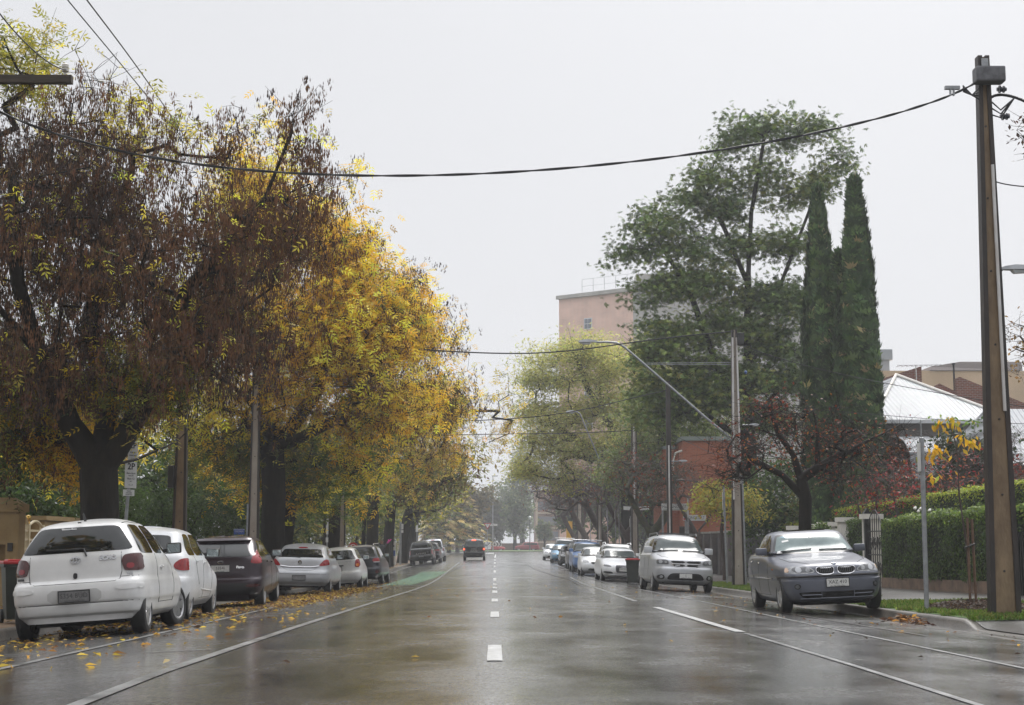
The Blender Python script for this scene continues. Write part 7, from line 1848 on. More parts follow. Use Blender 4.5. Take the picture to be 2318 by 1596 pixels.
def cable(label, pts, r=.02, name='overhead_cable', m=None, sub=10, cat='cable', twist=0):
    """hangs in a smooth curve through the given points"""
    pts = [Vector(p) for p in pts]; t = np.linspace(0, 1, len(pts)); o0 = pts[0].copy()
    tt = np.linspace(0, 1, sub * (len(pts) - 1) + 1); fx = []
    for c in range(3):
        y = [p[c] for p in pts]; fx.append(np.polyval(np.polyfit(t, y, min(3, len(pts) - 1)), tt) if len(pts) > 2 else np.interp(tt, t, y))
    line = [Vector((a, b, c)) - o0 for a, b, c in zip(*fx)]
    mb = MB()
    if twist:
        n = 160; tq = np.linspace(0, len(line) - 1.001, n); L2 = [line[int(a)].lerp(line[int(a) + 1], a - int(a)) for a in tq]
        for ph in (0, PI): mb.tube([p + Vector((0, math.sin(i * twist + ph) * r * .5, math.cos(i * twist + ph) * r * .5)) for i, p in enumerate(L2)], r * .75, 5)
    else: mb.tube(line, r, 6)
    o = mb.build(name, m or M_CABLE, None, smooth=True); o.location = o0; return tag(o, label, cat)

# big near pole on the right
Yp1 = 21.9; p1 = stobie('thick brown concrete pole standing close at the right edge', PX(2267, Yp1), Yp1, PZ(132, Yp1, 2220), .45, .17)
h1 = p1['h']; L1 = p1.location
mb = MB(); mb.bbox((.04, -.16, h1 - .32), (.44, .24, .24), .03); bx = mb.build('junction_box', mat('weathered_grey_box', (.10, .10, .11), .5, var=.4, vscale=9), p1)
mb = MB(); mb.box((0, -.11, h1 - .12), (.1, .03, .16)); mb.build('top_bracket', M_GALV, p1)
side_strip(p1, .52, h1 * .36, h1 * .80, M_PWHITE, .05, 'conduit', -.1)
mb = MB()
for x, z in ((.22, h1 - .92), (.19, h1 - .5)):
    for k, rr in enumerate((.03, .06, .04, .055, .03)): mb.lathe([(.001, 0), (rr, .0), (rr, .02), (.001, .02)], 10, 0, Matrix.Translation((x + .03 * k, -.05, z)) @ Matrix.Rotation(R(90), 4, 'Y'))
mb.build('insulators', mat('dark_insulator', (.03, .035, .05), .3), p1, smooth=True)
mb = MB()
for k in range(4): mb.tube([(-.1, -.12, h1 - .5 - .06 * k), (-.22, -.14, h1 - .62), (-.34, -.1, h1 - .55 + .03 * k)], .012, 5)
for k in range(3): mb.tube([(.08, -.12, h1 - .72 - .1 * k), (.2, -.15, h1 - .85 - .06 * k), (.42, -.1, h1 - .66)], .013, 5)
mb.build('cable_tails', M_CABLE, p1)
a0 = P(2240, 612, Yp1); lantern('street_lamp', 'grey lantern reaching right from the big near pole', a0, [a0, P(2262, 611, Yp1), P(2268, 611, Yp1)], sz=.62)
# white painted pole with the long lamp arm
Yp2 = 47.5; p2 = stobie('pale concrete pole with white conduits and the long lamp arm', PX(1670, Yp2), Yp2, PZ(748, Yp2, 1655), .42, .17, M_PPALE); h2 = p2['h']
side_strip(p2, -.72, h2 * .34, h2 * .97, M_PWHITE, .06); side_strip(p2, .66, h2 * .40, h2 * .97, M_PWHITE, .06)
mb = MB(); zb_ = PZ(1058, Yp2) - p2.location.z; mb.bbox((.16, -.16, zb_), (.26, .22, .34), .02); mb.build('fuse_box', C_BLACK, p2); side_strip(p2, 1.0, .1, zb_ - .2, M_GALV, .06, 'lower_conduit')
mb = MB(); mb.bbox((.18, -.12, h2 - .3), (.22, .2, .4), .02); mb.build('top_box', C_BLACK, p2); mb = MB(); mb.lathe([(.001, .06), (.03, .05), (.05, .0), (.03, -.05)], 10, 0, Matrix.Translation((.35, 0, h2 * .835))); mb.build('insulator', mat('blue_insulator', (.08, .14, .35), .3), p2)
a0 = P(1652, 990, Yp2); arm = [a0, P(1600, 948, Yp2), P(1455, 822, Yp2), P(1412, 785, Yp2), P(1395, 776, Yp2), P(1372, 774, Yp2), P(1350, 775, Yp2)]
lantern('street_lamp', 'large grey lantern on a long slanting arm over the road', a0, arm, sz=.8)
for k in (0, 1): cable('steel stay wire between lamp arm and pale pole, %s of the two' % ('upper' if k == 0 else 'lower'), [P(1456, 822 + 3 * k, Yp2), P(1654, 821 + 4 * k, Yp2)], .009, 'stay_wire', M_GALV, cat='wire')
a0 = P(1680, 962, Yp2); lantern('street_lamp', 'small white lantern on the right side of the pale pole', a0, [a0, P(1690, 962, Yp2), P(1696, 962, Yp2)], sz=.42)
# further poles
def small_pole(label, px, Y, ytop, white=None, conc=M_PPALE, w0=.36, w1=.16):
    r = stobie(label, PX(px, Y), Y, PZ(ytop, Y), w0, w1, conc)
    if white:
        z0, z1 = [PZ(v, Y) - r.location.z for v in white]; side_strip(r, -.1, z0, z1, M_PWHITE, .07)
    return r
p3 = small_pole('slim rusty pole with a white lower strip by the orange brick building', 1516, 68, 862, (1230, 1008), M_PSTEEL, .24, .2)
p4 = small_pole('dark pole with white strip and two white finger signs', 1437, 86, 957, (1140, 965), M_PPALE, .42, .3)
p5 = small_pole('pale pole with white strip behind the bare trees', 1357, 113, 1010, (1220, 1020), M_PPALE, .42, .3)
p6 = small_pole('reddish pale pole farthest on the right', 1312, 140, 1060, None, M_PPALE, .5, .4)
a0 = P(1432, 1135, 86 + 10) if False else P(1378, 1010, 113); lantern('street_lamp', 'second lantern on an arm over the road, farther away', P(1355, 1040, 92), [P(1356, 1040, 92), P(1320, 955, 92), P(1312, 936, 92), P(1306, 933, 92)], sz=.95)
a0 = P(1519, 1044, 68); lantern('street_lamp', 'small lantern on the slim rusty pole', a0, [a0, P(1530, 1044, 68), P(1535, 1044, 68)], sz=.55)
q1 = stobie('concrete pole with black fuse box, left behind the near ash tree', PX(405, 34), 34, PZ(880, 34), .36, .2, M_PCONC); zf = PZ(1080, 34) - q1.location.z; mb = MB(); mb.bbox((-.18, -.16, zf), (.14, .14, .5), .02); mb.build('fuse_box', C_BLACK, q1)
q2 = stobie('tall pale concrete pole behind the aubergine hatchback', PX(573, 44.7), 44.7, PZ(760, 44.7), .36, .2, M_PPALE); side_strip(q2, -1.1, .2, 2.6, M_GALV, .06)
q3 = stobie('pale concrete pole left of the white amber-lamped hatchback', PX(772, 68), 68, PZ(900, 68), .42, .25, M_PPALE)
q0 = stobie('near left pole with timber crossarm, mostly outside the picture', PX(-80, 21), 21, PZ(60, 21), .49, .2, M_PCONC)
ca = thing('crossarm', 'weathered timber crossarm with white insulator at the upper left', 'crossarm', P(-80, 180, 20.85)); O = ca.location
e_ = P(164, 178, 20.85) - O; mb = MB(); mb.bbox((0, 0, 0), (e_.x * 2, .11, .12), .008); mb.build('beam', M_WOOD, ca)
mb = MB(); 
for xx in (e_.x * .93, -.4): mb.lathe([(.016, -.02), (.016, .05), (.05, .06), (.055, .1), (.03, .11), (.05, .12), (.05, .16), (.02, .18), (.001, .18)], 12, 0, Matrix.Translation((xx, 0, .06)))
mb.build('insulators', M_WPAINT, ca, smooth=True)

# cables
cable('thick twisted cable sagging right across the street from the big pole', [P(2212, 184, 21.8), P(2140, 206, 21.75), P(1800, 312, 21.65), P(1500, 369, 21.6), P(1050, 405, 21.5), P(700, 389, 21.4), P(300, 325, 21.2), P(-40, 250, 21)], .017, twist=.5, sub=12)
cl_ = MB()
for k in range(2): cl_.box((.05 * k, 0, -.03), (.02, .05, .14))
cl_.box((.03, 0, .02), (.22, .06, .05))
cl_ = cl_.build('cable_clamp', M_GALV); cl_.location = P(2150, 202, 21.7); tag(cl_, 'small steel strain clamp on the thick cable by the big pole', 'clamp')
cable('second cable crossing the street from the pale pole', [P(1652, 750, 47.4), P(1450, 778, 47.2), P(1200, 796, 47), P(1070, 797, 46.6), P(600, 760, 45)], .022)
cable('third cable crossing from the slim rusty pole', [P(1514, 882, 68), P(1330, 925, 68), P(1150, 948, 68), P(780, 960, 68)], .022)
cable('fourth cable crossing from the dark pole with finger signs', [P(1433, 974, 86), P(1260, 981, 86), P(1100, 983, 86), P(850, 990, 86)], .024)
cable('service wire from the pale pole to the house on the right', [P(1660, 772, 47.5), P(1900, 846, 47), P(2217, 905, 45), P(2420, 935, 44)], .012, cat='wire')
cable('lower service wire passing in front of the white roof', [P(1680, 912, 47.5), P(2000, 940, 46), P(2217, 955, 45), P(2420, 962, 44)], .010, cat='wire')
cable('wire running right from the big pole near its top', [P(2232, 232, 21.9), P(2270, 215, 21.9), P(2340, 240, 22)], .02, cat='wire', twist=.6)
cable('thin wire running right from the middle of the big pole', [P(2246, 408, 21.9), P(2280, 418, 21.9), P(2340, 424, 22)], .010, cat='wire')
cable('left of two power lines running along the street, top left', [P(120, -45, 20), P(155, 0, 21), P(240, 108, 24), P(340, 225, 29), P(420, 330, 36)], .010, cat='wire')
cable('right of two power lines running along the street, top left', [P(170, -40, 20), P(198, 0, 21), P(270, 100, 24), P(345, 200, 29), P(430, 330, 36)], .011, cat='wire')
cable('power line falling to the crossarm insulator', [P(-40, -40, 18), P(0, 32, 19), P(80, 118, 20), P(152, 158, 20.85)], .010, cat='wire')
for k, (ya, yb) in enumerate(((905, 985), (1010, 1045), (1020, 1060))):
    cable('thin far wire among the right hand trees, number %s from the top' % ('one', 'two', 'three')[k], [P(1524, 905 + 40 * k, 68), P(1600, 985 + 18 * k, 75), P(1654, 1000 + 22 * k, 80)], .012, cat='wire')

# ------------------------------------------------------------------ signs and posts
M_SIGN = mat('sign_white', (.6, .6, .59), .4, var=.1, vscale=6); M_SBACK = mat('sign_back_grey', (.30, .31, .32), .4, .4)
def post(name, label, X, Y, ztop, r=.03, m=None, lean=0.0, cat='sign post', group=None):
    b = Vector((X, Y, gz(X, Y) - .03)); o = thing(name, label, cat, b, group=group); mb = MB(); h = ztop - b.z
    mb.tube([(0, 0, 0), (lean * h, 0, h)], r, 10); mb.build('post', m or M_GALV, o, smooth=True); o['h'] = h; o['lean'] = lean; return o
def panel(o, z, w_, h, rz=0.0, m=None, name='sign_panel', y=-.045, x=0.0):
    mb = MB(); mb.bbox((0, 0, 0), (w_, .012, h), .005); p_ = mb.build(name, m or M_SIGN, o); p_.location = (x + o['lean'] * z, y, z); p_.rotation_euler = (0, 0, rz); return p_
s1 = post('sign_post', 'leaning grey post with two-hour parking signs by the near ash trunk', PX(272, 29), 29, PZ(1000, 29), .032, None, .055)
zc = lambda v, o, Y: PZ(v, Y) - o.location.z
K_ = C_INK
pa = panel(s1, zc(1022, s1, 29), .225, .38, R(50), x=.03); text('2P', .15, K_, pa, face_cam(0, -.008, .10), bold=.004); text('PERMIT', .045, K_, pa, face_cam(0, -.008, -.03)); text('PARKING', .04, K_, pa, face_cam(0, -.008, -.085)); text('<->', .05, K_, pa, face_cam(0, -.008, -.15))
pb = panel(s1, zc(1076, s1, 29), .27, .50, R(50), x=.03); text('2P', .17, K_, pb, face_cam(0, -.008, .16), bold=.004); text('8am-6pm', .055, K_, pb, face_cam(0, -.008, .035)); text('MON-FRI', .03, K_, pb, face_cam(0, -.008, -.015)); text('8am-12', .055, K_, pb, face_cam(0, -.008, -.07)); text('SAT', .03, K_, pb, face_cam(0, -.008, -.12)); text('<-->', .06, K_, pb, face_cam(0, -.008, -.19))
pc = panel(s1, zc(1116, s1, 29), .26, .12, R(50), x=.02); text('PERMIT\nHOLDERS\nEXCEPTED', .032, K_, pc, face_cam(0, -.008, .0))
s2 = post('sign_post', 'small blue street sign on a thin dark stake behind the aubergine car', PX(541, 46), 46, PZ(1197, 46), .012, M_IRON)
mbl = mat('sign_blue', (.05, .10, .34), .4); pd_ = panel(s2, zc(1203.5, s2, 46), .32, .17, R(10), mbl); text('MACKINNON\nCHILDREN', .055, M_SIGN, pd_, face_cam(0, -.008, .03))
s3 = post('sign_post', 'grey sign post with narrow white signs, behind the coupe', PX(740, 61.7), 61.7, PZ(1150, 61.7), .03); panel(s3, zc(1190, s3, 61.7), .10, .7); panel(s3, zc(1222, s3, 61.7), .10, .2)
s4 = post('sign_post', 'post with one upright white sign in front of the weeping tree', PX(844, 85), 85, PZ(1186, 85), .03); pp_ = panel(s4, zc(1200, s4, 85), .24, .85); text('2P', .16, K_, pp_, face_cam(0, -.008, .3))
s5 = post('sign_post', 'broad grey post with small parking signs beside the ticket machine', PX(906, 110), 110, PZ(1182, 110), .08); panel(s5, zc(1192, s5, 110), .22, .4, x=.1); panel(s5, zc(1203, s5, 110), .22, .2, x=.1)
s6 = post('bollard_post', 'plain dark post near the end of the left kerb row', PX(883, 100), 100, PZ(1222, 100), .07, M_IRON, cat='post')
s7 = post('sign_post', 'distant small white sign left of the pick-up roof', PX(943, 132), 132, PZ(1188, 132), .04); panel(s7, zc(1196, s7, 132), .2, .6)
# red parking sign
rp = thing('parking_sign', 'round red parking sign with white disc above the white car roof', 'parking sign', (PX(799, 74), 74, gz(PX(799, 74), 74))); zc_ = PZ(1239, 74) - rp.location.z
mb = MB(); mb.prism([(.24 * math.cos(a), .24 * math.sin(a)) for a in np.linspace(0, PI, 13)] + [(-.24, -.55), (.24, -.55)], 1, -.03, .03); pn = mb.build('sign_panel', mat('sign_red', (.34, .015, .02), .4), rp); pn.location = (0, 0, zc_)
mb = MB(); mb.lathe([(.001, 0), (.16, 0), (.16, .01)], 28, 0, Matrix.Translation((0, -.032, 0)) @ Matrix.Rotation(R(90), 4, 'X')); dk = mb.build('disc', M_SIGN, pn); text('P', .30, mat('sign_red', (.34, .015, .02), .4), dk, face_cam(0.01, -.05, -.005), bold=.008)
mb = MB(); mb.tube([(0, .02, 0), (0, .02, zc_ - .3)], .05, 8); mb.build('post', M_GALV, rp)
# ticket machine
tm = thing('ticket_machine', 'white and blue parking ticket machine on the left pavement', 'ticket machine', (PX(890, 108), 108, gz(PX(890, 108), 108))); mb = MB(); mb.bbox((0, 0, .85), (.34, .3, 1.7), .03); mb.build('cabinet', M_SIGN, tm)
mb = MB(); mb.box((0, -.155, .85), (.3, .02, .4)); mb.build('blue_panel', mbl, tm); mb = MB(); mb.box((0, -.157, 1.35), (.16, .02, .14)); mb.build('screen', C_BLACK, tm); mb = MB(); mb.box((0, 0, 1.75), (.4, .36, .08)); mb.build('hood', M_GALV, tm)
# right side posts
RP = 'thin parking sign posts on the right verge'
t1_ = post('sign_post', 'plain grey tube post on the grass left of the sapling', PX(2092, 24.1), 24.1, PZ(995, 24.1), .038, None, .004); mb = MB(); hh = t1_['h']; mb.tube([(.006, 0, hh - .02), (.006, 0, hh + .32)], .012, 6); mb.build('top_spike', M_GALV, t1_); mb = MB(); mb.lathe([(.043, -.06), (.043, .03), (.02, .04)], 12, 0, Matrix.Translation((.004 * hh, 0, hh))); mb.build('collar', M_GALV, t1_)
panel(t1_, hh - .28, .22, .46, R(86), x=-.05, y=0)
t2_ = post('sign_post', 'leaning grey post with edge-on signs in front of the grey pier fence', PX(1644, 52), 52, PZ(1098, 52), .035, None, -.02); panel(t2_, t2_['h'] - .55, .2, .6, R(84), x=-.05, y=0); panel(t2_, t2_['h'] - 1.0, .18, .16, R(80), x=-.05, y=0)
ms = thing('street_name_frame', 'white street name frame on two posts behind the people carrier', 'street sign', (PX(1527, 76), 76, gz(8.9, 76))); O = ms.location; zt = PZ(1141, 76) - O.z; xw = PX(1554, 76) - O.x
mb = MB()
for s_ in (-1, 1): mb.tube([(s_ * xw, 0, -.05), (s_ * xw, 0, zt)], .045, 8)
mb.build('posts', M_GALV, ms, smooth=True); mb = MB(); mb.bbox((0, -.02, zt - .14), (xw * 2 + .1, .05, .34), .01); pn = mb.build('sign_panel', M_SIGN, ms); text('MacKINNON CT', .2, K_, pn, face_cam(0, -.05, zt - .14), sx=.85)
mb = MB(); 
for a_, b_ in ((0, .17), (0, -.15)): mb.box((0, -.05, zt - .14 + b_ * .85), (xw * 2 - .06, .012, .014))
mb.build('sign_border', K_, pn)
t3_ = post('sign_post', 'post with tall white edge-on sign at the right of the street name frame', PX(1558, 74), 74, PZ(1126, 74), .04); panel(t3_, t3_['h'] - .5, .16, .95, R(60))
t4_ = post('sign_post', 'no stopping sign in front of the orange brick building', PX(1551, 82), 82, PZ(1158, 82), .03); pn = panel(t4_, t4_['h'] - .25, .24, .46)
mb = MB(); mb.tube([(.085 * math.cos(a), -.012, .06 + .085 * math.sin(a)) for a in np.linspace(0, 2 * PI, 20)], .014, 6); mb.box((0, -.011, -.15), (.19, .006, .09)); mb.build('red_ring', mat('sign_bright_red', (.5, .03, .03), .4), pn); text('S', .11, K_, pn, face_cam(0, -.012, .06))
for k, (px, Y, yt) in enumerate(((1376, 99, 1150), (1394, 96, 1152), (1402, 93, 1146), (1428, 90, 1168), (1337, 122, 1150))):
    o = post('sign_post', ['thin post left of the pale bare tree trunk', 'left of a close pair of thin posts', 'right of a close pair of thin posts', 'thin post just left of the dark pole', 'thin post among the far bare trees'][k] + ' on the right verge', PX(px, Y), Y, PZ(yt, Y), .028, None, -.01, group=RP); panel(o, o['h'] - .4, .16, .5, R(72), x=-.04)
fs_ = thing('finger_sign', 'pair of white finger signs fixed to the dark pole', 'street sign', (PX(1437, 85.7), 85.7, PZ(1150, 85.7))); 
for s_, wq in ((-1, .42), (1, .6)): mb = MB(); mb.prism([(s_ * .22, .08), (s_ * (.22 + wq), .11), (s_ * (.22 + wq), -.10), (s_ * .3, -.12)], 1, -.01, .01); mb.build('blade', M_SIGN, fs_)
ys_ = post('yellow_sign', 'tall bright yellow sign board among the far bare trees', 7.9, 165, PZ(1182, 165), .12, mat('sign_yellow', (.62, .34, .02), .5), cat='sign'); panel(ys_, ys_['h'] - 1.0, .62, 2.2, 0, mat('sign_yellow', (.62, .34, .02), .5), x=.25); panel(ys_, ys_['h'] - 3.0, .35, .7, 0, M_SIGN, x=.45)
# roundabout furniture
def at(px, Y): return Vector((PX(px, Y), Y, CAMZ - float(_zc(Y)) + .12))
gw_ = thing('give_way_sign', 'red bordered give way triangle on the median', 'road sign', at(1103, 199)); zt = PZ(1184, 199) - gw_.location.z; mb = MB(); mb.tube([(0, 0, -.1), (0, 0, zt)], .04, 8); mb.build('post', M_GALV, gw_)
mb = MB(); mb.prism([(-.5, 0), (.5, 0), (0, -.86)], 1, -.03, -.01); tri = mb.build('sign_panel', mat('sign_deep_red', (.36, .02, .03), .4), gw_); tri.location = (0, -.03, zt); mb = MB(); mb.prism([(-.33, -.1), (.33, -.1), (0, -.66)], 1, -.04, -.028); inn = mb.build('white_centre', M_SIGN, tri); text('GIVE\nWAY', .13, K_, inn, face_cam(0, -.045, -.2))
kl = thing('keep_left_sign', 'square white keep left sign with black arrow on the median', 'road sign', at(1104, 201)); zt = PZ(1239, 201) - kl.location.z + .35; mb = MB(); mb.tube([(0, 0, -.1), (0, 0, zt)], .04, 8); mb.build('post', M_GALV, kl)
mb = MB(); mb.bbox((0, -.05, zt - .1), (.8, .02, .95), .01); pn = mb.build('sign_panel', M_SIGN, kl); mb = MB(); mb.prism([(.28, zt + .2), (.2, zt + .28), (-.1, zt - .02), (-.02, zt + .06 - .1 - .04), (-.3, zt - .3), (-.22, zt + .0), (-.16, zt - .06)], 1, -.07, -.062); mb.build('arrow', K_, pn)
ch = thing('chevron_board', 'black and white chevron board on the roundabout island', 'road sign', at(1119, 263)); zt = PZ(1232, 263) - ch.location.z; mb = MB()
for x in (-.8, .8): mb.tube([(x, 0, -.1), (x, 0, zt)], .04, 6)
mb.build('posts', M_GALV, ch); mb = MB(); mb.bbox((0, -.05, zt), (2.5, .03, .72), .01); pn = mb.build('sign_panel', M_SIGN, ch); mb = MB()
for cx_, s_ in ((-.95, 1), (-.45, 1), (.95, -1), (.45, -1)):
    mb.prism([(cx_ + s_ * .2, zt + .35), (cx_ + s_ * .02, zt + .35), (cx_ - s_ * .22, zt), (cx_ + s_ * .02, zt - .35), (cx_ + s_ * .2, zt - .35), (cx_ - s_ * .04, zt)], 1, -.075, -.067)
mb.prism([(0, zt + .22), (.16, zt), (0, zt - .22), (-.16, zt)], 1, -.075, -.067); mb.build('chevrons', K_, pn)
lc = thing('lamp_column', 'tall slim grey lamp column on the roundabout with a street name plate', 'street lamp', at(1115, 268)); zt = PZ(1078, 268) - lc.location.z; mb = MB(); mb.tube([(0, 0, -.1), (0, 0, zt * .5), (0, 0, zt)], [.14, .1, .06], 8); mb.build('column', M_GALV, lc, smooth=True)
mb = MB(); mb.bbox((.35, 0, zt + .05), (1.1, .3, .16), .04); mb.build('lamp_head', M_LAMP, lc); mb = MB(); zn = PZ(1188, 268) - lc.location.z; mb.box((-.15, -.16, zn), (1.9, .04, .38)); pn = mb.build('name_plate', M_SIGN, lc); text('MELBOURNE ST', .22, K_, pn, face_cam(-.15, -.19, zn), sx=.9)
hl = thing('heritage_lamp', 'black heritage lamp post in front of the maroon wagon', 'street lamp', at(1199, 289)); zt = PZ(1176, 289) - hl.location.z; mb = MB(); mb.tube([(0, 0, -.1), (0, 0, .8), (0, 0, .9), (0, 0, zt)], [.16, .14, .09, .06], 8); mb.build('column', M_IRON, hl, smooth=True); mb = MB(); mb.lathe([(.001, .75), (.12, .6), (.3, .5), (.2, .1), (.1, 0)], 10, 0, Matrix.Translation((0, 0, zt))); mb.build('lantern', M_LENS, hl, smooth=True)

# ------------------------------------------------------------------ wheelie bins
M_BIN = mat('bin_dark_green', (.022, .028, .022), .45, var=.3, vscale=5); M_LID = mat('bin_red_lid', (.38, .02, .025), .4, var=.2)
def bin_(label, X, Y, rz, h=.93):
    o = thing('wheelie_bin', label, 'bin', (X, Y, gz(X, Y)), rz, 'red lidded wheelie bins'); k = h / .93
    mb = MB(); bt, tp = .19 * k, .245 * k
    v = [(-bt, -bt, .06), (bt, -bt, .06), (bt, bt, .06), (-bt, bt, .06), (-tp, -tp - .02, .84 * k), (tp, -tp - .02, .84 * k), (tp, tp, .84 * k), (-tp, tp, .84 * k)]
    mb.add(v, [(0, 1, 5, 4), (1, 2, 6, 5), (2, 3, 7, 6), (3, 0, 4, 7), (3, 2, 1, 0), (4, 5, 6, 7)]); mb.bbox((0, -.01, .85 * k), (tp * 2 + .05, tp * 2 + .07, .05), .012); mb.build('bin_body', M_BIN, o)
    mb = MB(); mb.bbox((0, -.02, .895 * k), (tp * 2 + .07, tp * 2 + .1, .045), .015); mb.bbox((0, -.02, .925 * k), (tp * 1.7, tp * 1.7, .03), .012); mb.bbox((0, tp + .05, .88 * k), (tp * 1.6, .06, .03), .01); mb.build('lid', M_LID, o)
    for s_ in (-1, 1):
        mb = MB(); mb.lathe([(.03, -.025), (.1, -.025), (.1, .025), (.03, .025)], 20, 0, Matrix.Translation((s_ * (bt + .02), bt + .03, .1)) @ Matrix.Rotation(R(90), 4, 'Y')); mb.build('wheel', C_TYRE, o, smooth=True)
    mb = MB(); mb.tube([(-tp * .7, tp + .09, .85 * k), (tp * .7, tp + .09, .85 * k)], .016, 8); mb.build('handle', M_BIN, o); return o
b1_ = bin_('wheelie bin with red lid on the pavement left of the nearest hatchback', PX(48, 22), 22, R(25), .90)
bin_('wheelie bin with red lid between the white sedan and silver people carrier', PX(1431, 61), 61, R(-6), 1.0)

# ------------------------------------------------------------------ person with pink sleeves raised beyond the navy wagon
Yq = 92; pr_ = thing('person', 'person in dark clothes with both pink-gloved arms raised, beyond the navy wagon', 'person', (PX(864, Yq), Yq, gz(PX(864, Yq), Yq)))
def skin(name, verts, edges, radii, m, parent, root=0):
    me = bpy.data.meshes.new(name); me.from_pydata(verts, edges, []); o = link(name, me); md = o.modifiers.new('s', 'SKIN'); md.use_smooth_shade = True
    for i, r in enumerate(radii): me.skin_vertices[0].data[i].radius = (r, r)
    me.skin_vertices[0].data[root].use_root = True
    sb = o.modifiers.new('d', 'SUBSURF'); sb.levels = 1; sb.render_levels = 1
    bpy.context.view_layer.update(); me2 = bpy.data.meshes.new_from_object(o.evaluated_get(bpy.context.evaluated_depsgraph_get())); bpy.data.objects.remove(o); me2.name = name
    me2.materials.clear(); me2.materials.append(m); return link(name, me2, parent)
M_COAT = mat('dark_coat', (.012, .012, .014), .7); M_SKIN_ = mat('skin', (.35, .2, .14), .5); M_PINK = mat('pink_knit', (.62, .03, .30), .6)
skin('body', [(0, 0, .92), (0, 0, 1.15), (0, 0, 1.38), (0, 0, 1.5), (.2, 0, 1.42), (.3, 0, 1.6), (-.2, 0, 1.42), (-.27, 0, 1.62), (.1, .05, .85), (.11, .1, .48), (.12, .16, .08), (.13, .0, .03), (-.1, -.05, .85), (-.11, -.08, .48), (-.12, -.05, .08), (-.12, -.2, .03), (0, 0, 1.58)],
     [(0, 1), (1, 2), (2, 3), (2, 4), (4, 5), (2, 6), (6, 7), (0, 8), (8, 9), (9, 10), (10, 11), (0, 12), (12, 13), (13, 14), (14, 15), (3, 16)], [.17, .16, .18, .07, .075, .06, .075, .06, .12, .085, .06, .05, .12, .085, .06, .05, .06], M_COAT, pr_)
skin('head', [(0, 0, 1.56), (0, -.01, 1.66), (0, 0, 1.75)], [(0, 1), (1, 2)], [.055, .095, .075], M_SKIN_, pr_, 1); skin('hair', [(0, .03, 1.66), (0, .02, 1.77)], [(0, 1)], [.1, .07], M_COAT, pr_)
for s_ in (1, -1):
    ex_ = .30 if s_ > 0 else -.27
    gl_ = skin('glove', [(ex_, 0, 1.6), (ex_ + s_ * (.16 if s_ > 0 else .02), -.02, 1.74 if s_ > 0 else 1.85), (ex_ + s_ * (.22 if s_ > 0 else .04), -.02, 1.8 if s_ > 0 else 1.95)] + [(ex_ + s_ * (.26 if s_ > 0 else .05) + (k - 1.5) * .022, -.02, (1.86 if s_ > 0 else 2.03) - abs(k - 1.4) * .008) for k in range(4)] + [(ex_ + s_ * .14 - .07, -.03, 1.84 if s_ > 0 else 1.95)],
         [(0, 1), (1, 2), (2, 3), (2, 4), (2, 5), (2, 6), (1, 7)], [.062, .055, .045, .011, .011, .011, .011, .013], M_PINK, pr_)

# ------------------------------------------------------------------ grass, mulch and litter
rg = np.random.default_rng(5)
def on_verge(x, y): return np.array([gz(a, b) for a, b in zip(x, y)])
def grass(name, label, boxes, dens, seed, l=.075, pal=None):
    r_ = np.random.default_rng(seed); X = []; Yy = []
    for x0, x1, y0, y1 in boxes:
        n = int((x1 - x0) * (y1 - y0) * dens); X.append(x0 + (x1 - x0) * r_.random(n)); Yy.append(y0 + (y1 - y0) * r_.random(n))
    X = np.concatenate(X); Yy = np.concatenate(Yy); n = len(X)
    keep = X > np.array([kerb_r(y) + .2 for y in Yy]) + .08 * np.sin(Yy * 5); keep &= ((X - 7.75) ** 2 / .75 ** 2 + (Yy - 24.3) ** 2 / 1.5 ** 2) > 1 + .2 * np.sin(X * 9)
    X, Yy = X[keep], Yy[keep]; n = len(X); pos = np.stack([X, Yy, on_verge(X, Yy)], 1)
    fo = Foliage(); V = np.array([(0, -.004, 0), (0, .004, 0), (.6, .003, .012), (1, 0, .0), ]); V[:, 0] *= l; V[:, 1] *= 1.6
    fo.add((V, np.array([(0, 1, 2, 3)])), pos, orient(r_, n, .8, .15), .6 + .8 * r_.random(n), tints(r_, n, pal or [(4, (.085, .15, .024)), (2, (.12, .18, .032)), (2, (.2, .20, .06))], 1)); o = fo.build(name, [M_LEAF], None); return stuff(o, label, 'grass')
grass('grass', 'short wet green grass on the right verge', [(6.5, 8.3, 22.2, 28.8), (6.7, 8.4, 33, 56), (8.4, 9.6, 27, 28.6)], 1500, 41)
structure(strip('turf', lambda y: [kerb_r(y) + .19, kerb_r(y) + 1.0, 8.35], list(np.arange(22, 29, .7)), verge, M_TURF, .008)); structure(strip('turf', lambda y: [kerb_r(y) + .19, 7.6, 8.45], list(np.arange(33, 57, 1.5)), verge, M_TURF, .008))
grass('grass', 'tuft of grass at the foot of the big near pole', [(6.55, 8.2, 20.9, 21.9)], 1500, 43)
structure(strip('turf', lambda y: [kerb_r(y) + .19, 7.4, 8.2], list(np.linspace(20.9, 21.95, 5)), verge, M_TURF, .008))
def scatter(name, label, X, Yy, lift, size, pal, seed, cat='leaves', tilt=.12, curl=None):
    r_ = np.random.default_rng(seed); n = len(X); pos = np.stack([X, Yy, on_verge(X, Yy) + lift], 1)
    d = diamond(1, .34, 0, .25); d[1, 2] += .12; d[3, 2] += .12
    fo = Foliage(); fo.add((d, np.array([(0, 1, 2, 3)])), pos, orient(r_, n, tilt, .2), size * (.6 + .8 * r_.random(n)), tints(r_, n, pal, 1)); o = fo.build(name, [M_LEAF], None); return stuff(o, label, cat)
LIT = [(4, (.36, .23, .045)), (4, (.20, .10, .028)), (1.5, (.50, .35, .06)), (4, (.09, .045, .022))]
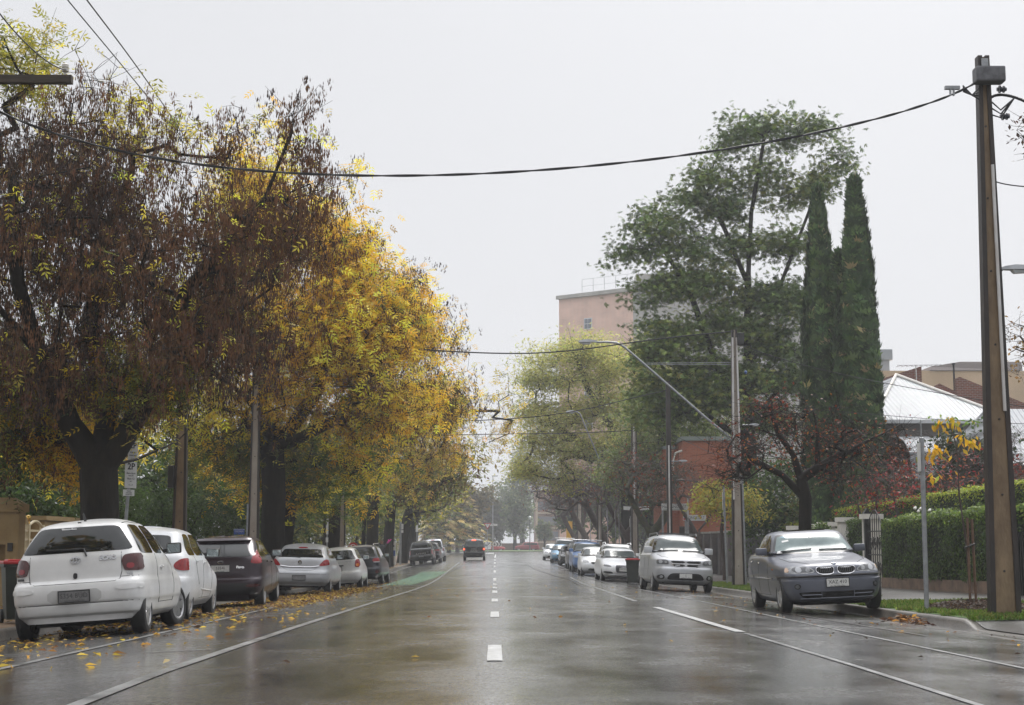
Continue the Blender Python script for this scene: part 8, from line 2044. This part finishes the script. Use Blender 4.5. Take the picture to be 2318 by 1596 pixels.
n = 9500; yy = 17 + 50 * rg.random(n) ** .8; dens = np.exp(-((yy - 37) / 13) ** 2) + .12; k_ = rg.random(n) < dens; yy = yy[k_]; n = len(yy)
xx = KL + .1 + np.abs(rg.normal(0, 1.15, n)); k_ = xx < -2.9; xx, yy = xx[k_], yy[k_]
scatter('leaf_litter', 'yellow and brown leaves drifted along the left gutter and parking lane', xx, yy, .012, .085, LIT, 51)
n = 4600; xx = -4.3 + rg.normal(0, .38, n); yy = 29 + 22 * rg.random(n); k_ = (np.abs(xx + 4.3) < .3 + .5 * rg.random(n)); scatter('leaf_litter', 'thick band of golden leaves along the parking line', xx[k_], yy[k_], .014, .085, LIT, 52)
n = 240; scatter('leaf_litter', 'loose yellow leaves on the wet road by the nearest hatchback', -2.6 - 3.4 * rg.random(n) ** .7, 12.5 + 14 * rg.random(n), .014, .10, [(4, (.62, .42, .07)), (2, (.5, .28, .05)), (1, (.2, .09, .03))], 53)
n = 2600; scatter('leaf_litter', 'brown leaf litter over the left pavement', KL - .2 - 4.4 * rg.random(n), 18 + 95 * rg.random(n) ** 1.3, .015, .11, LIT, 54)
n = 170; xx = 6.15 + np.abs(rg.normal(0, .12, n)); yy = 22.0 + 1.9 * rg.random(n); hh = .10 * np.exp(-((yy - 22.9) / .6) ** 2) * rg.random(n)
scatter('leaf_pile', 'heap of wet brown leaves in the gutter by the big pole', np.minimum(xx, 6.42), yy, .014 + hh, .11, [(3, (.14, .06, .02)), (2, (.22, .10, .03)), (1, (.4, .2, .04)), (2, (.06, .03, .02))], 55, tilt=.2)
n = 260; scatter('leaf_litter', 'scattered brown bits in the right gutter and lane', 3.5 + 2.9 * rg.random(n) ** .5, 12 + 40 * rg.random(n), .012, .06, [(2, (.2, .09, .03)), (1, (.5, .28, .04)), (2, (.05, .03, .02))], 56)
n = 46; scatter('leaf_litter', 'few stray leaves out on the middle of the road', -2 + 6 * rg.random(n), 11 + 45 * rg.random(n), .012, .09, [(2, (.4, .24, .05)), (1, (.2, .09, .03))], 57)
# mulch round the sapling
mb = MB(); ctr_ = Vector((7.75, 24.3, gz(7.75, 24.3))); ms_ = []
N = 22
for i in range(7):
    for k in range(N):
        a = 2 * PI * k / N; f = i / 6; rr = f * (1 + .12 * math.sin(a * 3 + 1)); x, y = .8 * rr * math.cos(a), 1.55 * rr * math.sin(a); ms_.append((x, y, gz(ctr_.x + x, ctr_.y + y) - ctr_.z + .02 + .12 * (1 - f * f) + .012 * math.sin(k * 7.3 + i * 5)))
mb.add(ms_, [(i * N + k, i * N + (k + 1) % N, (i + 1) * N + (k + 1) % N, (i + 1) * N + k) for i in range(6) for k in range(N)]); o = mb.build('mulch', mat('dark_mulch', (.022, .014, .010), 1.0, spec=.05, col2=(.045, .03, .02), vscale=30, bump=1.0, bscale=40), smooth=True); o.location = ctr_; stuff(o, 'dark bark mulch mounded round the sapling stakes', 'mulch')
n = 900; a_ = rg.random(n) * 2 * PI; rr_ = rg.random(n) ** .5 * .92
scatter('bark_chips', 'dark bark chips covering the mulch round the sapling', 7.75 + .8 * rr_ * np.cos(a_), 24.3 + 1.55 * rr_ * np.sin(a_), .045 + .12 * (1 - rr_ ** 2), .07, [(3, (.035, .022, .015)), (2, (.06, .04, .026)), (1, (.10, .065, .04))], 58, 'bark', tilt=.25)
# white roses over the ivy wall
rb = thing('rose_bush', 'rose bush with white blooms above the ivy wall', 'rose bush', (11.75, 40, gz(11.7, 40))); fo = Foliage(); n = 260; zr_ = PZ(1165, 40) - rb.location.z
ps = np.stack([rg.normal(0, .16, n), rg.normal(0, .45, n), zr_ - .05 + rg.normal(0, .09, n)], 1); fo.add(pat_simple(.07, .04), ps, orient(rg, n, 0, .5), .7 + .6 * rg.random(n), tints(rg, n, [(2, GRN), (1, (.12, .16, .04))], 1)); fo.build('leaves', [M_LEAF], rb)
mb = MB()
for px, py in ((2070, 1151), (2078, 1158), (2103, 1156), (2118, 1160), (2128, 1157), (2083, 1152)):
    c_ = P(px, py, 39.8) - rb.location
    for k in range(3): mb.lathe([(.001, .035), (.03, .03), (.05 - .012 * k, .0 + .01 * k), (.03, -.03), (.001, -.04)], 8, 0, Matrix.Translation(c_ + Vector((.01 * k, .01 * k, .012 * k))) @ Matrix.Rotation(.5 * k, 4, 'X'))
mb.build('blooms', mat('white_petals', (.7, .68, .62), .6), rb, smooth=True); mb = MB()
for k in range(4): mb.tube([(0, .2 * k - .3, 0), (0, .25 * k - .35, zr_)], .012, 5)
mb.build('stems', M_BARK, rb)

# ------------------------------------------------------------------ rain haze: one box of even, pale air
mb = MB(); mb.box((0, 300, 24), (1300, 780, 54)); hz = mb.build('haze', None) if False else None
me = bpy.data.meshes.new('haze'); me.from_pydata(mb.v, [], mb.f); hz = link('haze', me); hz['kind'] = 'stuff'; hz['label'] = 'pale rain haze filling the street air'; hz['category'] = 'haze'
m = bpy.data.materials.new('rain_haze'); m.use_nodes = True; nt = m.node_tree; nt.nodes.clear(); out = nd(nt, 'ShaderNodeOutputMaterial'); pv = nd(nt, 'ShaderNodeVolumePrincipled'); pv.inputs['Color'].default_value = (.93, .94, .97, 1); pv.inputs['Density'].default_value = .0007; pv.inputs['Anisotropy'].default_value = .2
nt.links.new(pv.outputs[0], out.inputs['Volume']); me.materials.append(m)
